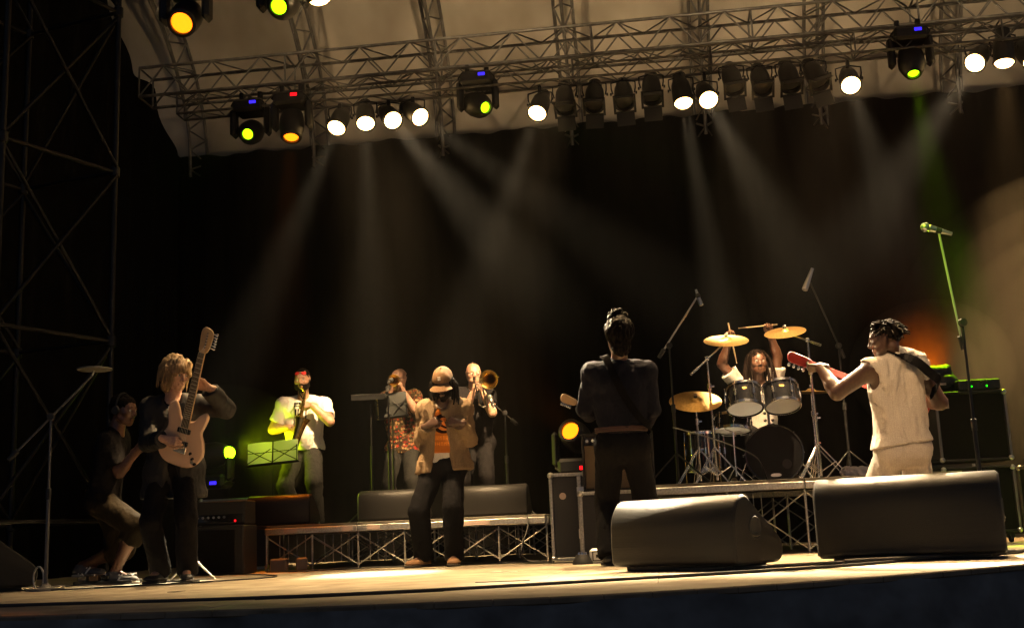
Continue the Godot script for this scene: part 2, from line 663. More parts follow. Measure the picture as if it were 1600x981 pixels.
func rib(x: float) -> void:
	var o := thing("roof_rib", "arched lattice roof rib %s" % {-6.06: "over the left side drape", -4.33: "above the left moving heads", -2.58: "above the row of four white lamps", -0.87: "above the single white lamp", 0.85: "above the pair of white lamps", 2.3: "right of the unlit lamps", 4.0: "above the two right-hand white lamps", 5.7: "beyond the right end of the picture"}[x], "roof truss", Vector3(x, 0, -14.6), "arched roof ribs")
	var prof := spline([Vector2(-14.6, 5.2), Vector2(-14.5, 5.9), Vector2(-14.1, 6.6), Vector2(-13.3, 7.25), Vector2(-12, 7.75), Vector2(-10, 8.25), Vector2(-7.5, 8.6), Vector2(-5.6, 8.75)], 5)
	var low := []
	var ch := [[], [], []]
	for i in prof.size():
		var p: Vector2 = prof[i]
		var q: Vector2 = prof[mini(i + 1, prof.size() - 1)] - prof[maxi(i - 1, 0)]
		var nn := Vector2(q.y, -q.x).normalized() * 0.3
		ch[0].append(Vector3(-0.12, p.y, p.x + 14.6))
		ch[1].append(Vector3(0.12, p.y, p.x + 14.6))
		ch[2].append(Vector3(0, p.y + nn.y * 1.0, p.x + 14.6 + nn.x))
	for k in 3:
		var m := MB.new()
		m.tube(ch[k], 0.023, 8)
		part("chord", m, M.truss_metal, o)
	for i in range(0, prof.size() - 1, 2):
		for k in 2:
			var m := MB.new()
			m.tube([ch[k][i], ch[2][i + 1]], 0.011, 6)
			m.tube([ch[2][i + 1], ch[k][mini(i + 2, prof.size() - 1)]], 0.014, 6)
			part("lacing", m, M.truss_metal, o)


func girder(called: String, label: String, a: Vector3, b: Vector3, hh: float, dd: float, r: float, bay: float) -> void:
	var o := thing(called, label, "truss", a)
	var len := a.distance_to(b)
	var dir := (b - a).normalized()
	var up := Vector3.UP * hh * 0.5
	var bk := Vector3.FORWARD * dd * 0.5
	for s in [up + bk, up - bk, -up + bk, -up - bk]:
		var m := MB.new()
		m.tube([s, s + dir * len], r, 8)
		part("chord", m, M.truss_metal, o)
	var cnt := int(len / bay)
	for i in cnt:
		var p := dir * (len * i / cnt)
		var q := dir * (len * (i + 0.5) / cnt)
		var e := dir * (len * (i + 1) / cnt)
		var m := MB.new()
		for s in [-1.0, 1.0]:
			m.tube([p - up + bk * s, q + up + bk * s], r * 0.5, 6)
			m.tube([q + up + bk * s, e - up + bk * s], r * 0.5, 6)
			m.tube([p + up * s + bk, q + up * s - bk], r * 0.45, 6)
			m.tube([q + up * s - bk, e + up * s + bk], r * 0.45, 6)
		part("lacing", m, M.truss_metal, o)
		if i % 3 == 0:
			var f := MB.new()
			for s in [[up + bk, up - bk], [up - bk, -up - bk], [-up - bk, -up + bk], [-up + bk, up + bk]]:
				f.tube([p + s[0], p + s[1]], r * 0.6, 6)
			part("cross_frame", f, M.truss_metal, o)


func tower() -> void:
	var o := thing("scaffold_tower", "dark metal scaffold tower of posts and crossed braces at the far left", "scaffold", Vector3(-5.07, 0, -8.1))
	var c := [Vector3(0.08, 0, 0), Vector3(0.5, 0, -1.05), Vector3(-0.95, 0, -0.2), Vector3(-0.5, 0, -1.3)]
	for p: Vector3 in c:
		var m := MB.new()
		m.tube([p, p + Vector3(0, 6.6, 0)], 0.026, 8)
		part("post", m, M.tower_metal, o)
		var f := MB.new()
		f.box(p + Vector3(0, 0.01, 0), Vector3(0.16, 0.02, 0.16), Basis(), 0.003)
		part("base_plate", f, M.tower_metal, o)
	var run := [[0, 1], [1, 3], [3, 2], [2, 0]]
	for lv in 4:
		var y := 0.5 + lv * 1.5
		for k in run.size():
			var a: Vector3 = c[run[k][0]]
			var b: Vector3 = c[run[k][1]]
			var m := MB.new()
			m.tube([a + Vector3(0, y, 0), b + Vector3(0, y, 0)], 0.018, 6)
			part("ledger", m, M.tower_metal, o)
			var d := MB.new()
			var fl := (lv + k) % 2 == 0
			d.tube([(a if fl else b) + Vector3(0, y + 0.04, 0), (b if fl else a) + Vector3(0, y + 1.46, 0)], 0.016, 6)
			part("brace", d, M.tower_metal, o)
			if k % 2 == 0:
				var e := MB.new()
				e.tube([(b if fl else a) + Vector3(0.03, y + 0.04, 0.03), (a if fl else b) + Vector3(0.03, y + 1.46, 0.03)], 0.016, 6)
				part("brace", e, M.tower_metal, o)
		for p: Vector3 in c:
			var m := MB.new()
			m.lathe([Vector2(0.03, -0.05), Vector2(0.042, -0.04), Vector2(0.042, 0.04), Vector2(0.03, 0.05)], Transform3D(Basis(), p + Vector3(0, y, 0)), 10)
			part("coupler", m, M.tower_metal, o)


# ---------------------------------------------------------------- lamps
func spot(parent: Node, called: String, at: Vector3, dir: Vector3, col: Color, e: float, half: float, size := 0.06, soft := 0.5) -> void:
	var l := SpotLight3D.new()
	l.name = called
	l.light_color = col
	l.light_energy = e
	l.spot_angle = half
	l.spot_angle_attenuation = soft
	l.spot_range = 40.0
	l.spot_attenuation = 2.0
	l.light_size = size
	l.shadow_enabled = true
	parent.add_child(l, true)
	var y := dir.normalized()
	l.transform = Transform3D(Basis.looking_at(y, Vector3.RIGHT if absf(y.y) > 0.95 else Vector3.UP), at)


# a par can hung in its yoke from a bar; at: middle of the lens
func par_can(at: Vector3, target: Vector3, lit: bool, label: String, e := 60.0, half := 10.0, top := 5.17, group := "par cans on the rear lighting truss", col := Color(1.0, 0.83, 0.6)) -> void:
	var dir := (target - at).normalized()
	var piv := at - dir * 0.16
	var o := thing("par_can", label, "stage lamp", piv, group)
	var xf := frame_y(dir)
	var can := MB.new()
	can.lathe([Vector2(0.0, -0.24), Vector2(0.05, -0.235), Vector2(0.075, -0.21), Vector2(0.082, -0.12), Vector2(0.1, -0.08), Vector2(0.108, 0.0), Vector2(0.108, 0.17), Vector2(0.116, 0.17), Vector2(0.116, 0.19), Vector2(0.1, 0.19), Vector2(0.1, 0.1)], xf, 20)
	part("can", can, M.black_paint, o)
	var fr := MB.new()
	fr.box(xf * Vector3(0, 0.2, 0), Vector3(0.25, 0.008, 0.25), xf.basis, 0.002)
	var ring := MB.new()
	for k in 4:
		var a := PI * 0.5 * k
		ring.box(xf * (Vector3(cos(a), 0, sin(a)) * 0.112 + Vector3(0, 0.2, 0)), Vector3(0.026, 0.012, 0.25) if k % 2 == 0 else Vector3(0.25, 0.012, 0.026), xf.basis, 0.002)
	if not lit:
		part("filter_frame", ring, M.black_paint, o)
		for k in 2:
			var door := MB.new()
			var s := 1.0 if k == 0 else -1.0
			door.box(xf * Vector3(0.0, 0.275, s * 0.15), Vector3(0.2, 0.16, 0.004), xf.basis * Basis(Vector3.RIGHT, s * 0.5), 0.001)
			part("barn_door", door, M.black_paint, o)
	var lens := MB.new()
	lens.lathe([Vector2(0.0, 0.232), Vector2(0.045, 0.225), Vector2(0.08, 0.205), Vector2(0.1, 0.175), Vector2(0.102, 0.15)] if lit else [Vector2(0.0, 0.16), Vector2(0.06, 0.155), Vector2(0.099, 0.14)], xf, 24)
	part("lens", lens, M.warm_lens if lit else M.dead_lens, o)
	var yk := MB.new()
	var side := Vector3.RIGHT
	var hang := top - piv.y
	yk.tube([side * -0.12, side * -0.135 + Vector3(0, 0.06, 0), side * -0.135 + Vector3(0, maxf(hang - 0.09, 0.13), 0), Vector3(0, maxf(hang - 0.06, 0.16), 0), side * 0.135 + Vector3(0, maxf(hang - 0.09, 0.13), 0), side * 0.135 + Vector3(0, 0.06, 0), side * 0.12], 0.009, 6)
	part("yoke", yk, M.black_paint, o)
	var cl := MB.new()
	cl.box(Vector3(0, hang - 0.005, 0), Vector3(0.04, 0.1, 0.05), Basis(), 0.008)
	part("hook_clamp", cl, M.black_paint, o)
	for s in [-1.0, 1.0]:
		var kn := MB.new()
		kn.lathe([Vector2(0, 0), Vector2(0.018, 0.004), Vector2(0.018, 0.02), Vector2(0, 0.024)], frame_y(side * s, side * s * 0.13), 8)
		part("knob", kn, M.black_paint, o)
	if lit:
		spot(o, "beam", dir * 0.245, dir, col, e, half, 0.07, 1.0)


# a moving head on its base; hung under a bar, or standing with up = -1
func moving_head(at: Vector3, dir: Vector3, lens_key: String, disp_key: String, label: String, e: float, half: float, col: Color, up := 1.0, lens_r := 0.05, group := "moving heads on the trusses", soft := 0.6, turn := 0.0) -> void:
	dir = dir.normalized()
	var o := thing("moving_head", label, "moving head lamp", at - dir * 0.17, group)
	var side := Basis(Vector3.UP, turn) * Vector3.RIGHT
	var fw := Basis(Vector3.UP, turn) * Vector3.BACK
	var bs := Basis(side, Vector3.UP, fw)
	var b := MB.new()
	b.box(Vector3(0, up * 0.29, 0), Vector3(0.36, 0.15, 0.3), bs, 0.03)
	var base := part("base", b, M.black_paint, o)
	var dp := MB.new()
	dp.box(Vector3(0, up * 0.31, 0) + fw * 0.151 + side * 0.07, Vector3(0.075, 0.035, 0.006), bs, 0.002)
	part("display", dp, M[disp_key], base)
	for s in [-1.0, 1.0]:
		var arm := MB.new()
		arm.box(side * s * 0.2 + Vector3(0, up * 0.12, 0), Vector3(0.07, 0.34, 0.15), bs, 0.03)
		part("yoke_arm", arm, M.black_paint, o)
		var hd := MB.new()
		hd.tube([side * s * 0.15 + Vector3(0, up * 0.37, -0.1), side * s * 0.19 + Vector3(0, up * 0.3, -0.14), side * s * 0.2 + Vector3(0, up * 0.3, 0.1), side * s * 0.15 + Vector3(0, up * 0.34, 0.14)], 0.01, 6)
		part("handle", hd, M.black_paint, base)
	var xf := frame_y(dir)
	var h := MB.new()
	h.lathe([Vector2(0, -0.19), Vector2(0.08, -0.185), Vector2(0.125, -0.15), Vector2(0.14, -0.06), Vector2(0.14, 0.05), Vector2(0.125, 0.1), Vector2(lens_r + 0.045, 0.17), Vector2(lens_r + 0.03, 0.185), Vector2(lens_r + 0.012, 0.185), Vector2(lens_r + 0.008, 0.12)], xf, 24)
	var head := part("head", h, M.black_paint, o)
	var ln := MB.new()
	if lens_key == "green_bright":
		ln.ball(xf * Vector3(0, 0.2, 0), 0.068, 18)
	ln.lathe([Vector2(0, 0.19), Vector2(lens_r * 0.55, 0.184), Vector2(lens_r, 0.168), Vector2(lens_r + 0.01, 0.15)], xf, 20)
	part("lens", ln, M[lens_key], head)
	if up > 0.0:
		for s in [-1.0, 1.0]:
			var c := MB.new()
			c.box(side * s * 0.11 + Vector3(0, 0.42, 0), Vector3(0.05, 0.13, 0.06), bs, 0.01)
			part("hook_clamp", c, M.black_paint, o)
	spot(o, "beam", dir * (0.28 if lens_key == "green_bright" else 0.21), dir, col, e, half, lens_r, soft)


func tgt(x: float, z: float, y := 0.0) -> Vector3:
	return Vector3(x, y, z)


func lamps() -> void:
	var W := "warm white par can lit, "
	var z := -12.2
	var lit := [
		[-3.424, 4.902, tgt(-3.93, -8.5), "leftmost of the row of four, beside the amber moving head", 1.0],
		[-3.086, 4.926, tgt(-2.22, -8.9), "second from the left in the row of four", 1.0],
		[-2.773, 4.928, tgt(0.3, -7.1, 0.4), "brightest, third from the left in the row of four", 2.2],
		[-2.461, 4.939, tgt(1.35, -8.2, 0.9), "rightmost in the row of four", 1.0],
		[-1.112, 4.87, tgt(-2.14, -8.5), "right of the middle green moving head, next to unlit cans", 1.0],
		[0.505, 4.849, tgt(0.75, -11.0, 1.4), "left one of the pair between unlit cans", 1.3],
		[0.777, 4.847, tgt(1.5, -7.3, 0.5), "right one of the pair between unlit cans", 1.6],
		[2.308, 4.874, tgt(1.9, -7.4, 0.5), "tilted one at the right end of the unlit cans", 1.0],
		[3.624, 5.004, tgt(0.1, -7.15, 0.4), "left of the bright pair near the right border", 1.9],
		[3.919, 4.99, tgt(3.4, -11.5), "right of the bright pair near the right border", 0.3],
		[4.2, 4.98, tgt(5.2, -8.5), "cut by the right border of the picture", 1.0],
	]
	for a in lit:
		par_can(Vector3(a[0], a[1], z), a[2], true, W + a[3], PAR_E * a[4], 15.0 if a[0] == 3.919 else PAR_HALF, 5.17, "par cans on the rear lighting truss", Color(1.0, 0.78, 0.5) if a[0] == 3.919 else Color(1.0, 0.9, 0.73))
	var un := [[-0.8, 4.9, "first unlit par can right of the single lit can"], [-0.475, 4.9, "second unlit par can right of the single lit can"], [-0.14, 4.9, "third unlit par can right of the single lit can"], [0.17, 4.93, "unlit par can just left of the lit pair"], [1.07, 4.96, "unlit par can just right of the lit pair"], [1.37, 4.93, "second unlit par can right of the lit pair"], [1.68, 4.93, "third unlit par can right of the lit pair"], [1.98, 4.93, "unlit par can left of the tilted lit one"]]
	for i in un.size():
		var a = un[i]
		par_can(Vector3(a[0], a[1], z), Vector3(a[0] + [0.1, -0.2, 0.15, 0.0, 0.5, 0.3, 0.4, 1.2][i], 0, z + 2.6 + 0.3 * (i % 3)), false, "black " + a[2])
	var grn := Color(0.72, 1.0, 0.03)
	var amb := Color(1.0, 0.5, 0.06)
	moving_head(Vector3(-4.43, 4.85, -12.05), Vector3(0.1, -0.5, 1), "green_lens", "blue_display", "black moving head with green lens and blue display, leftmost on the rear truss", 3, 7, grn)
	moving_head(Vector3(-3.9, 4.75, -12.0), Vector3(0.06, -1.0, 0.34), "amber_lens", "red_led", "black moving head with amber lens, left of the four white lamps", 24, 9, amb, 1.0, 0.075)
	moving_head(Vector3(-1.68, 4.92, -12.05), Vector3(3.55, -2.85, 4.3), "green_lens", "blue_display", "black moving head with green lens, alone in the middle of the rear truss", 14, 5, grn, 1.0, 0.05, "moving heads on the trusses", 1.0)
	moving_head(Vector3(2.95, 4.9, -12.1), Vector3(-0.25, -4.9, 2.2), "green_lens", "blue_display", "black moving head throwing a green beam straight down at the right", 130, 8, grn, 1.0, 0.05, "moving heads on the trusses", 1.0)
	moving_head(Vector3(-3.956, 4.814, -9.103), Vector3(0.1, -0.7, 0.8), "amber_lens", "red_led", "large black moving head with amber lens, top left on the front truss", 9, 10, amb, 1.0, 0.085)
	moving_head(Vector3(-3.093, 4.922, -9.189), Vector3(0.05, -0.6, 0.9), "green_lens", "blue_display", "black moving head with green lens at the top edge, front truss", 4, 7, grn, 1.0, 0.06)
	par_can(Vector3(-2.729, 4.99, -9.223), tgt(-2.0, -10.6, 1.2), true, "white par can cut by the top border, right of the front green head", FRONT_E, 16, 5.55, "par cans on the front truss")
	var fr := [[-0.85, tgt(-3.64, -8.6, 1.45)], [-1.4, tgt(-3.6, -12.6, 1.2)], [-0.3, tgt(-2.2, -12.8, 1.2)], [0.9, tgt(1.0, -11.5, 1.4)], [2.0, tgt(1.2, -11.2, 1.2)], [3.0, tgt(1.6, -8.6, 0.9)]]
	for i in fr.size():
		par_can(Vector3(fr[i][0], 5.2, -9.2), fr[i][1], true, "warm par can above the picture, " + ["over the blond guitarist", "aimed at the saxophonist", "aimed at the trombonist", "aimed at the drummer from the left", "aimed at the drummer from the right", "aimed at the bassist"][i], FRONT_E * [2.4, 1.2, 1.6, 0.9, 0.9, 0.5][i], [3.6, 9, 10, 12, 12, 12][i], 5.6, "par cans on the front truss")
	for i in 5:
		par_can(Vector3(-2.9 + i * 1.45, 5.2, -9.25), Vector3(-2.7 + i * 1.35, 0, -7.6 - 0.35 * absf(i - 2)), true, "warm par can above the picture, washing the stage floor, " + ["first from the left", "second from the left", "middle one", "fourth from the left", "fifth from the left"][i], WASH_E * [0.9, 1.0, 1.2, 1.0, 0.9][i], 27, 5.6, "par cans washing the floor")
	par_can(Vector3(1.0, 5.6, -2.6), Vector3(1.6, 1.05, -8.3), true, "warm par can above the audience, aimed at the bassist's back", 36, 5.0, 5.95, "par cans over the audience")
	moving_head(Vector3(-1.5, 5.6, -2.6), Vector3(3.43, -3.65, -5.1), "green_lens", "blue_display", "black moving head above the audience, throwing green on the vocal microphone", 75, 3.5, grn, 1.0, 0.05, "moving heads over the audience", 1.0)
	girder("audience_truss", "lighting truss over the audience, out of the picture", Vector3(-5.0, 6.1, -2.6), Vector3(5.0, 6.1, -2.6), 0.3, 0.3, 0.025, 0.6)
	for i in 4:
		par_can(Vector3(-4.2 + i * 2.6, 6.1, -9.6), Vector3(-4.6 + i * 2.9, 8.0, -14.0), true, "warm par can above the picture, turned up to the canopy, " + ["first from the left", "second from the left", "third from the left", "fourth from the left"][i], UP_E * [0.45, 1.0, 1.0, 1.0][i], 40, 5.9, "par cans lighting the canopy", Color(1.0, 0.86, 0.66))


# joints of the nine people, from their feet, in metres
const JOINTS := {
	"guitarist": {"root": Vector3(-3.728, 0, -8.549), "fwd": Vector3(0.243, 0, 0.97), "look": Vector3(0.825, -0.291, 0.485), "k": 1.00,
		"pel": Vector3(0, 0.887, 0), "neck": Vector3(0.024, 1.392, 0.093), "head": Vector3(0.068, 1.571, 0.153), "sa": Vector3(-0.134, 1.323, 0.13), "sb": Vector3(0.206, 1.326, 0.058), "wa": Vector3(0.075, 1.054, 0.361), "wb": Vector3(0.407, 1.422, 0.329), "ea": Vector3(-0.125, 1.05, 0.211), "na": Vector3(-0.1, 0.085, 0), "ha": Vector3(-0.083, 0.857, 0.018), "ka": Vector3(-0.108, 0.457, 0.173), "ta": Vector3(-0.116, 0.03, 0.159), "eb": Vector3(0.474, 1.274, 0.139), "nb": Vector3(0.12, 0.085, 0.02), "hb": Vector3(0.083, 0.857, -0.018), "kb": Vector3(0.162, 0.47, 0.153), "tb": Vector3(0.179, 0.03, 0.169)},
	"helper": {"root": Vector3(-4.462, 0, -8.859), "fwd": Vector3(0.966, -0.241, 0.097), "look": Vector3(0.976, -0.098, 0.195), "k": 0.95,
		"pel": Vector3(0, 0.673, 0), "neck": Vector3(0.142, 1.203, 0.084), "head": Vector3(0.208, 1.352, 0.104), "sa": Vector3(0.128, 1.116, 0.171), "sb": Vector3(0.08, 1.159, -0.102), "wa": Vector3(0.354, 1.035, 0.149), "wb": Vector3(0.256, 1.045, -0.084), "ea": Vector3(0.197, 0.857, 0.13), "na": Vector3(0.17, 0.081, 0.12), "ha": Vector3(0.014, 0.643, 0.08), "ka": Vector3(0.354, 0.424, 0.137), "ta": Vector3(0.32, 0.029, 0.143), "eb": Vector3(0.077, 0.889, -0.084), "nb": Vector3(-0.24, 0.141, -0.15), "hb": Vector3(-0.014, 0.643, -0.08), "kb": Vector3(0.128, 0.26, -0.102), "tb": Vector3(-0.089, 0.088, -0.135)},
	"saxophonist": {"root": Vector3(-3.887, 0.4, -12.347), "fwd": Vector3(0.05, 0, 0.999), "look": Vector3(0.079, -0.119, 0.99), "k": 1.05,
		"pel": Vector3(0, 0.902, 0), "neck": Vector3(0.028, 1.422, 0.096), "head": Vector3(0.035, 1.605, 0.161), "sa": Vector3(-0.194, 1.355, 0.11), "sb": Vector3(0.246, 1.336, 0.052), "wa": Vector3(-0.084, 1.083, 0.25), "wb": Vector3(0.179, 1.309, 0.281), "ea": Vector3(-0.316, 1.082, 0.128), "na": Vector3(-0.1, 0.089, 0), "ha": Vector3(-0.088, 0.872, 0.012), "ka": Vector3(-0.153, 0.467, 0.2), "ta": Vector3(-0.148, 0.031, 0.161), "eb": Vector3(0.36, 1.126, 0.232), "nb": Vector3(0.14, 0.089, 0.05), "hb": Vector3(0.088, 0.872, -0.012), "kb": Vector3(0.171, 0.488, 0.21), "tb": Vector3(0.188, 0.031, 0.211)},
	"trumpeter": {"root": Vector3(-2.877, 0.4, -12.785), "fwd": Vector3(-0.196, 0, 0.981), "look": Vector3(-0.242, -0.048, 0.969), "k": 0.98,
		"pel": Vector3(0, 0.873, 0), "neck": Vector3(0.009, 1.448, 0.109), "head": Vector3(0.013, 1.608, 0.17), "sa": Vector3(-0.144, 1.412, 0.121), "sb": Vector3(0.172, 1.413, 0.083), "wa": Vector3(-0.031, 1.457, 0.372), "wb": Vector3(0.1, 1.452, 0.345), "ea": Vector3(-0.149, 1.244, 0.344), "na": Vector3(-0.1, 0.083, 0), "ha": Vector3(-0.083, 0.843, 0.01), "ka": Vector3(-0.137, 0.452, 0.156), "ta": Vector3(-0.145, 0.029, 0.15), "eb": Vector3(0.216, 1.241, 0.299), "nb": Vector3(0.1, 0.083, 0.05), "hb": Vector3(0.083, 0.843, -0.01), "kb": Vector3(0.122, 0.465, 0.173), "tb": Vector3(0.131, 0.029, 0.204)},
	"singer": {"root": Vector3(-1.911, 0, -10.154), "fwd": Vector3(0.05, 0, 0.999), "look": Vector3(-0.043, -0.514, 0.857), "k": 1.00,
		"pel": Vector3(0, 0.903, 0), "neck": Vector3(0.023, 1.429, 0.098), "head": Vector3(0.043, 1.579, 0.176), "sa": Vector3(-0.122, 1.368, 0.104), "sb": Vector3(0.189, 1.36, 0.065), "wa": Vector3(-0.097, 1.22, 0.216), "wb": Vector3(0.184, 1.227, 0.224), "ea": Vector3(-0.197, 1.107, 0.016), "na": Vector3(-0.2, 0.085, 0.05), "ha": Vector3(-0.084, 0.873, 0.011), "ka": Vector3(-0.211, 0.484, 0.143), "ta": Vector3(-0.283, 0.03, 0.187), "eb": Vector3(0.251, 1.084, 0.03), "nb": Vector3(0.08, 0.085, 0.1), "hb": Vector3(0.084, 0.873, -0.011), "kb": Vector3(0.098, 0.487, 0.178), "tb": Vector3(0.099, 0.03, 0.259)},
	"trombonist": {"root": Vector3(-2.028, 0.4, -12.784), "fwd": Vector3(0.196, 0, 0.981), "look": Vector3(0.286, -0.095, 0.953), "k": 1.00,
		"pel": Vector3(0, 0.886, 0), "neck": Vector3(0.004, 1.472, 0.112), "head": Vector3(0.019, 1.622, 0.17), "sa": Vector3(-0.171, 1.416, 0.123), "sb": Vector3(0.169, 1.387, 0.075), "wa": Vector3(0.026, 1.378, 0.358), "wb": Vector3(0.136, 1.389, 0.326), "ea": Vector3(-0.078, 1.178, 0.25), "na": Vector3(-0.1, 0.085, 0), "ha": Vector3(-0.084, 0.856, 0.012), "ka": Vector3(-0.125, 0.458, 0.169), "ta": Vector3(-0.131, 0.03, 0.157), "eb": Vector3(0.223, 1.168, 0.249), "nb": Vector3(0.1, 0.085, 0.05), "hb": Vector3(0.084, 0.856, -0.012), "kb": Vector3(0.124, 0.473, 0.18), "tb": Vector3(0.131, 0.03, 0.207)},
	"rhythm": {"root": Vector3(-0.27, 0, -8.412), "fwd": Vector3(-0.1, 0, -0.995), "look": Vector3(-0.195, -0.117, -0.974), "k": 1.00,
		"pel": Vector3(0, 0.876, 0), "neck": Vector3(0.019, 1.441, 0.106), "head": Vector3(0.027, 1.619, 0.139), "sa": Vector3(-0.174, 1.376, 0.117), "sb": Vector3(0.204, 1.369, 0.069), "wa": Vector3(-0.23, 1.096, -0.237), "wb": Vector3(0.15, 0.968, -0.206), "ea": Vector3(-0.258, 1.126, 0.01), "na": Vector3(-0.13, 0.085, 0), "ha": Vector3(-0.084, 0.846, 0.011), "ka": Vector3(-0.142, 0.459, -0.168), "ta": Vector3(-0.161, 0.03, -0.157), "eb": Vector3(0.234, 1.096, -0.009), "nb": Vector3(0.13, 0.085, 0.02), "hb": Vector3(0.084, 0.846, -0.011), "kb": Vector3(0.143, 0.45, -0.167), "tb": Vector3(0.161, 0.03, -0.137)},
	"drummer": {"root": Vector3(1.014, 0.6, -11.947), "fwd": Vector3(0, 0, 1), "look": Vector3(0.119, -0.05, 0.992), "k": 1.00,
		"pel": Vector3(0, 0.579, 0), "neck": Vector3(0.02, 1.077, 0.093), "head": Vector3(0.028, 1.249, 0.176), "sa": Vector3(-0.176, 1.034, 0.109), "sb": Vector3(0.192, 1.031, 0.063), "wa": Vector3(-0.258, 1.454, 0.322), "wb": Vector3(0.161, 1.506, 0.28), "ea": Vector3(-0.337, 1.251, 0.2), "na": Vector3(-0.3, 0.085, 0.45), "ha": Vector3(-0.084, 0.549, 0.011), "ka": Vector3(-0.217, 0.485, 0.414), "ta": Vector3(-0.346, 0.03, 0.603), "eb": Vector3(0.227, 1.296, 0.161), "nb": Vector3(0.25, 0.085, 0.5), "hb": Vector3(0.084, 0.549, -0.011), "kb": Vector3(0.177, 0.477, 0.403), "tb": Vector3(0.281, 0.03, 0.657)},
	"bassist": {"root": Vector3(1.678, 0, -8.317), "fwd": Vector3(-0.371, 0, -0.928), "look": Vector3(-0.953, -0.095, -0.286), "k": 1.00,
		"pel": Vector3(0, 0.746, 0), "neck": Vector3(-0.027, 1.351, 0.119), "head": Vector3(-0.076, 1.467, 0.147), "sa": Vector3(-0.196, 1.264, 0.174), "sb": Vector3(0.151, 1.268, 0.05), "wa": Vector3(-0.502, 1.326, -0.053), "wb": Vector3(0.171, 1.089, -0.243), "ea": Vector3(-0.424, 1.125, 0.074), "na": Vector3(-0.16, 0.085, 0.05), "ha": Vector3(-0.08, 0.716, 0.029), "ka": Vector3(-0.2, 0.388, -0.223), "ta": Vector3(-0.206, 0.03, -0.103), "eb": Vector3(0.283, 1.028, -0.028), "nb": Vector3(0.13, 0.085, -0.02), "hb": Vector3(0.08, 0.716, -0.029), "kb": Vector3(0.134, 0.386, -0.299), "tb": Vector3(0.146, 0.03, -0.179)},
}


# where the instruments and fittings stand, in metres
const AT := {
	"gl_bridge": Vector3(-3.551, 0.99, -8.244),
	"gl_nut": Vector3(-3.303, 1.661, -8.043),
	"gr_bridge": Vector3(-0.186, 1, -8.676),
	"gr_nut": Vector3(-0.591, 1.181, -8.447),
	"bs_bridge": Vector3(1.842, 1.077, -8.705),
	"bs_nut": Vector3(1.116, 1.367, -8.437),
	"sax_mouth": Vector3(-3.8, 1.89, -12.02),
	"sax_top": Vector3(-3.753, 1.811, -11.959),
	"sax_low": Vector3(-3.869, 1.305, -12),
	"sax_bell": Vector3(-3.759, 1.558, -11.904),
	"tpt_mouth": Vector3(-2.839, 1.948, -12.435),
	"tpt_bell": Vector3(-2.771, 1.913, -11.957),
	"tbn_mouth": Vector3(-1.985, 1.94, -12.49),
	"tbn_bell": Vector3(-1.773, 1.884, -12.137),
	"tbn_slide": Vector3(-1.843, 1.592, -11.876),
	"bass_drum": Vector3(1.07, 1.003, -11.167),
	"tom_l_top": Vector3(0.809, 1.551, -11.184),
	"tom_l_bot": Vector3(0.814, 1.324, -11.074),
	"tom_r_top": Vector3(1.145, 1.555, -11.225),
	"tom_r_bot": Vector3(1.17, 1.327, -11.118),
	"floor_tom": Vector3(0.538, 1.066, -11.654),
	"snare": Vector3(0.67, 1.185, -11.494),
	"hat": Vector3(0.359, 1.405, -10.849),
	"crash_l": Vector3(0.689, 1.973, -10.935),
	"crash_r": Vector3(1.269, 2.059, -11.195),
	"ride": Vector3(1.508, 1.502, -11.536),
	"crash_l_joint": Vector3(0.49, 1.781, -10.793),
	"crash_r_joint": Vector3(1.444, 1.927, -10.985),
	"crash_l_foot": Vector3(0.513, 0.732, -10.946),
	"crash_r_foot": Vector3(1.483, 0.813, -11.152),
	"hat_foot": Vector3(0.356, 0.756, -10.922),
	"oh_l_mic": Vector3(0.46, 2.202, -10.556),
	"oh_l_top": Vector3(0.439, 2.33, -10.528),
	"oh_l_joint": Vector3(0.146, 1.883, -10.527),
	"oh_l_tail": Vector3(0.072, 1.816, -10.53),
	"oh_r_mic": Vector3(1.484, 2.448, -11.352),
	"oh_r_top": Vector3(1.555, 2.581, -11.335),
	"oh_r_joint": Vector3(1.805, 1.928, -11.491),
	"stand_r_mic": Vector3(1.895, 2.159, -7.663),
	"stand_r_top": Vector3(1.916, 2.1, -7.677),
	"stand_r_clutch": Vector3(1.99, 1.515, -7.798),
	"stand_r_tail": Vector3(2.023, 1.368, -7.83),
	"boom_l_joint": Vector3(-4.336, 1.221, -7.795),
	"boom_l_tip": Vector3(-4.048, 1.506, -7.828),
	"boom_l_tail": Vector3(-4.595, 0.957, -7.763),
	"boom_l_disc": Vector3(-4.027, 1.551, -7.822),
	"green_lamp": Vector3(-4.67, 1.239, -12.058),
	"amber_lamp": Vector3(-0.839, 1.194, -10.999),
	"orange_lamp": Vector3(2.559, 1.411, -11.272),
	"ms_l": Vector3(-4.008, 1.18, -11.638),
	"ms_c": Vector3(-2.809, 1.646, -12.004),
	"ms_c2": Vector3(-3.008, 1.751, -11.857),
	"box_white": Vector3(-0.536, 0.124, -9.087),
	"pedal": Vector3(-0.646, 0.094, -9.079),
	"towel": Vector3(1.692, 0.759, -10.367),
}


# ---------------------------------------------------------------- people
var cloth_noise := FastNoiseLite.new()
var hair_noise := FastNoiseLite.new()
const CELL := 0.016


func span(pts: Array, m: float) -> Array:
	var lo: Vector3 = pts[0]
	var hi: Vector3 = pts[0]
	for p: Vector3 in pts:
		lo = lo.min(p)
		hi = hi.max(p)
	return [lo - Vector3.ONE * m, hi + Vector3.ONE * m]


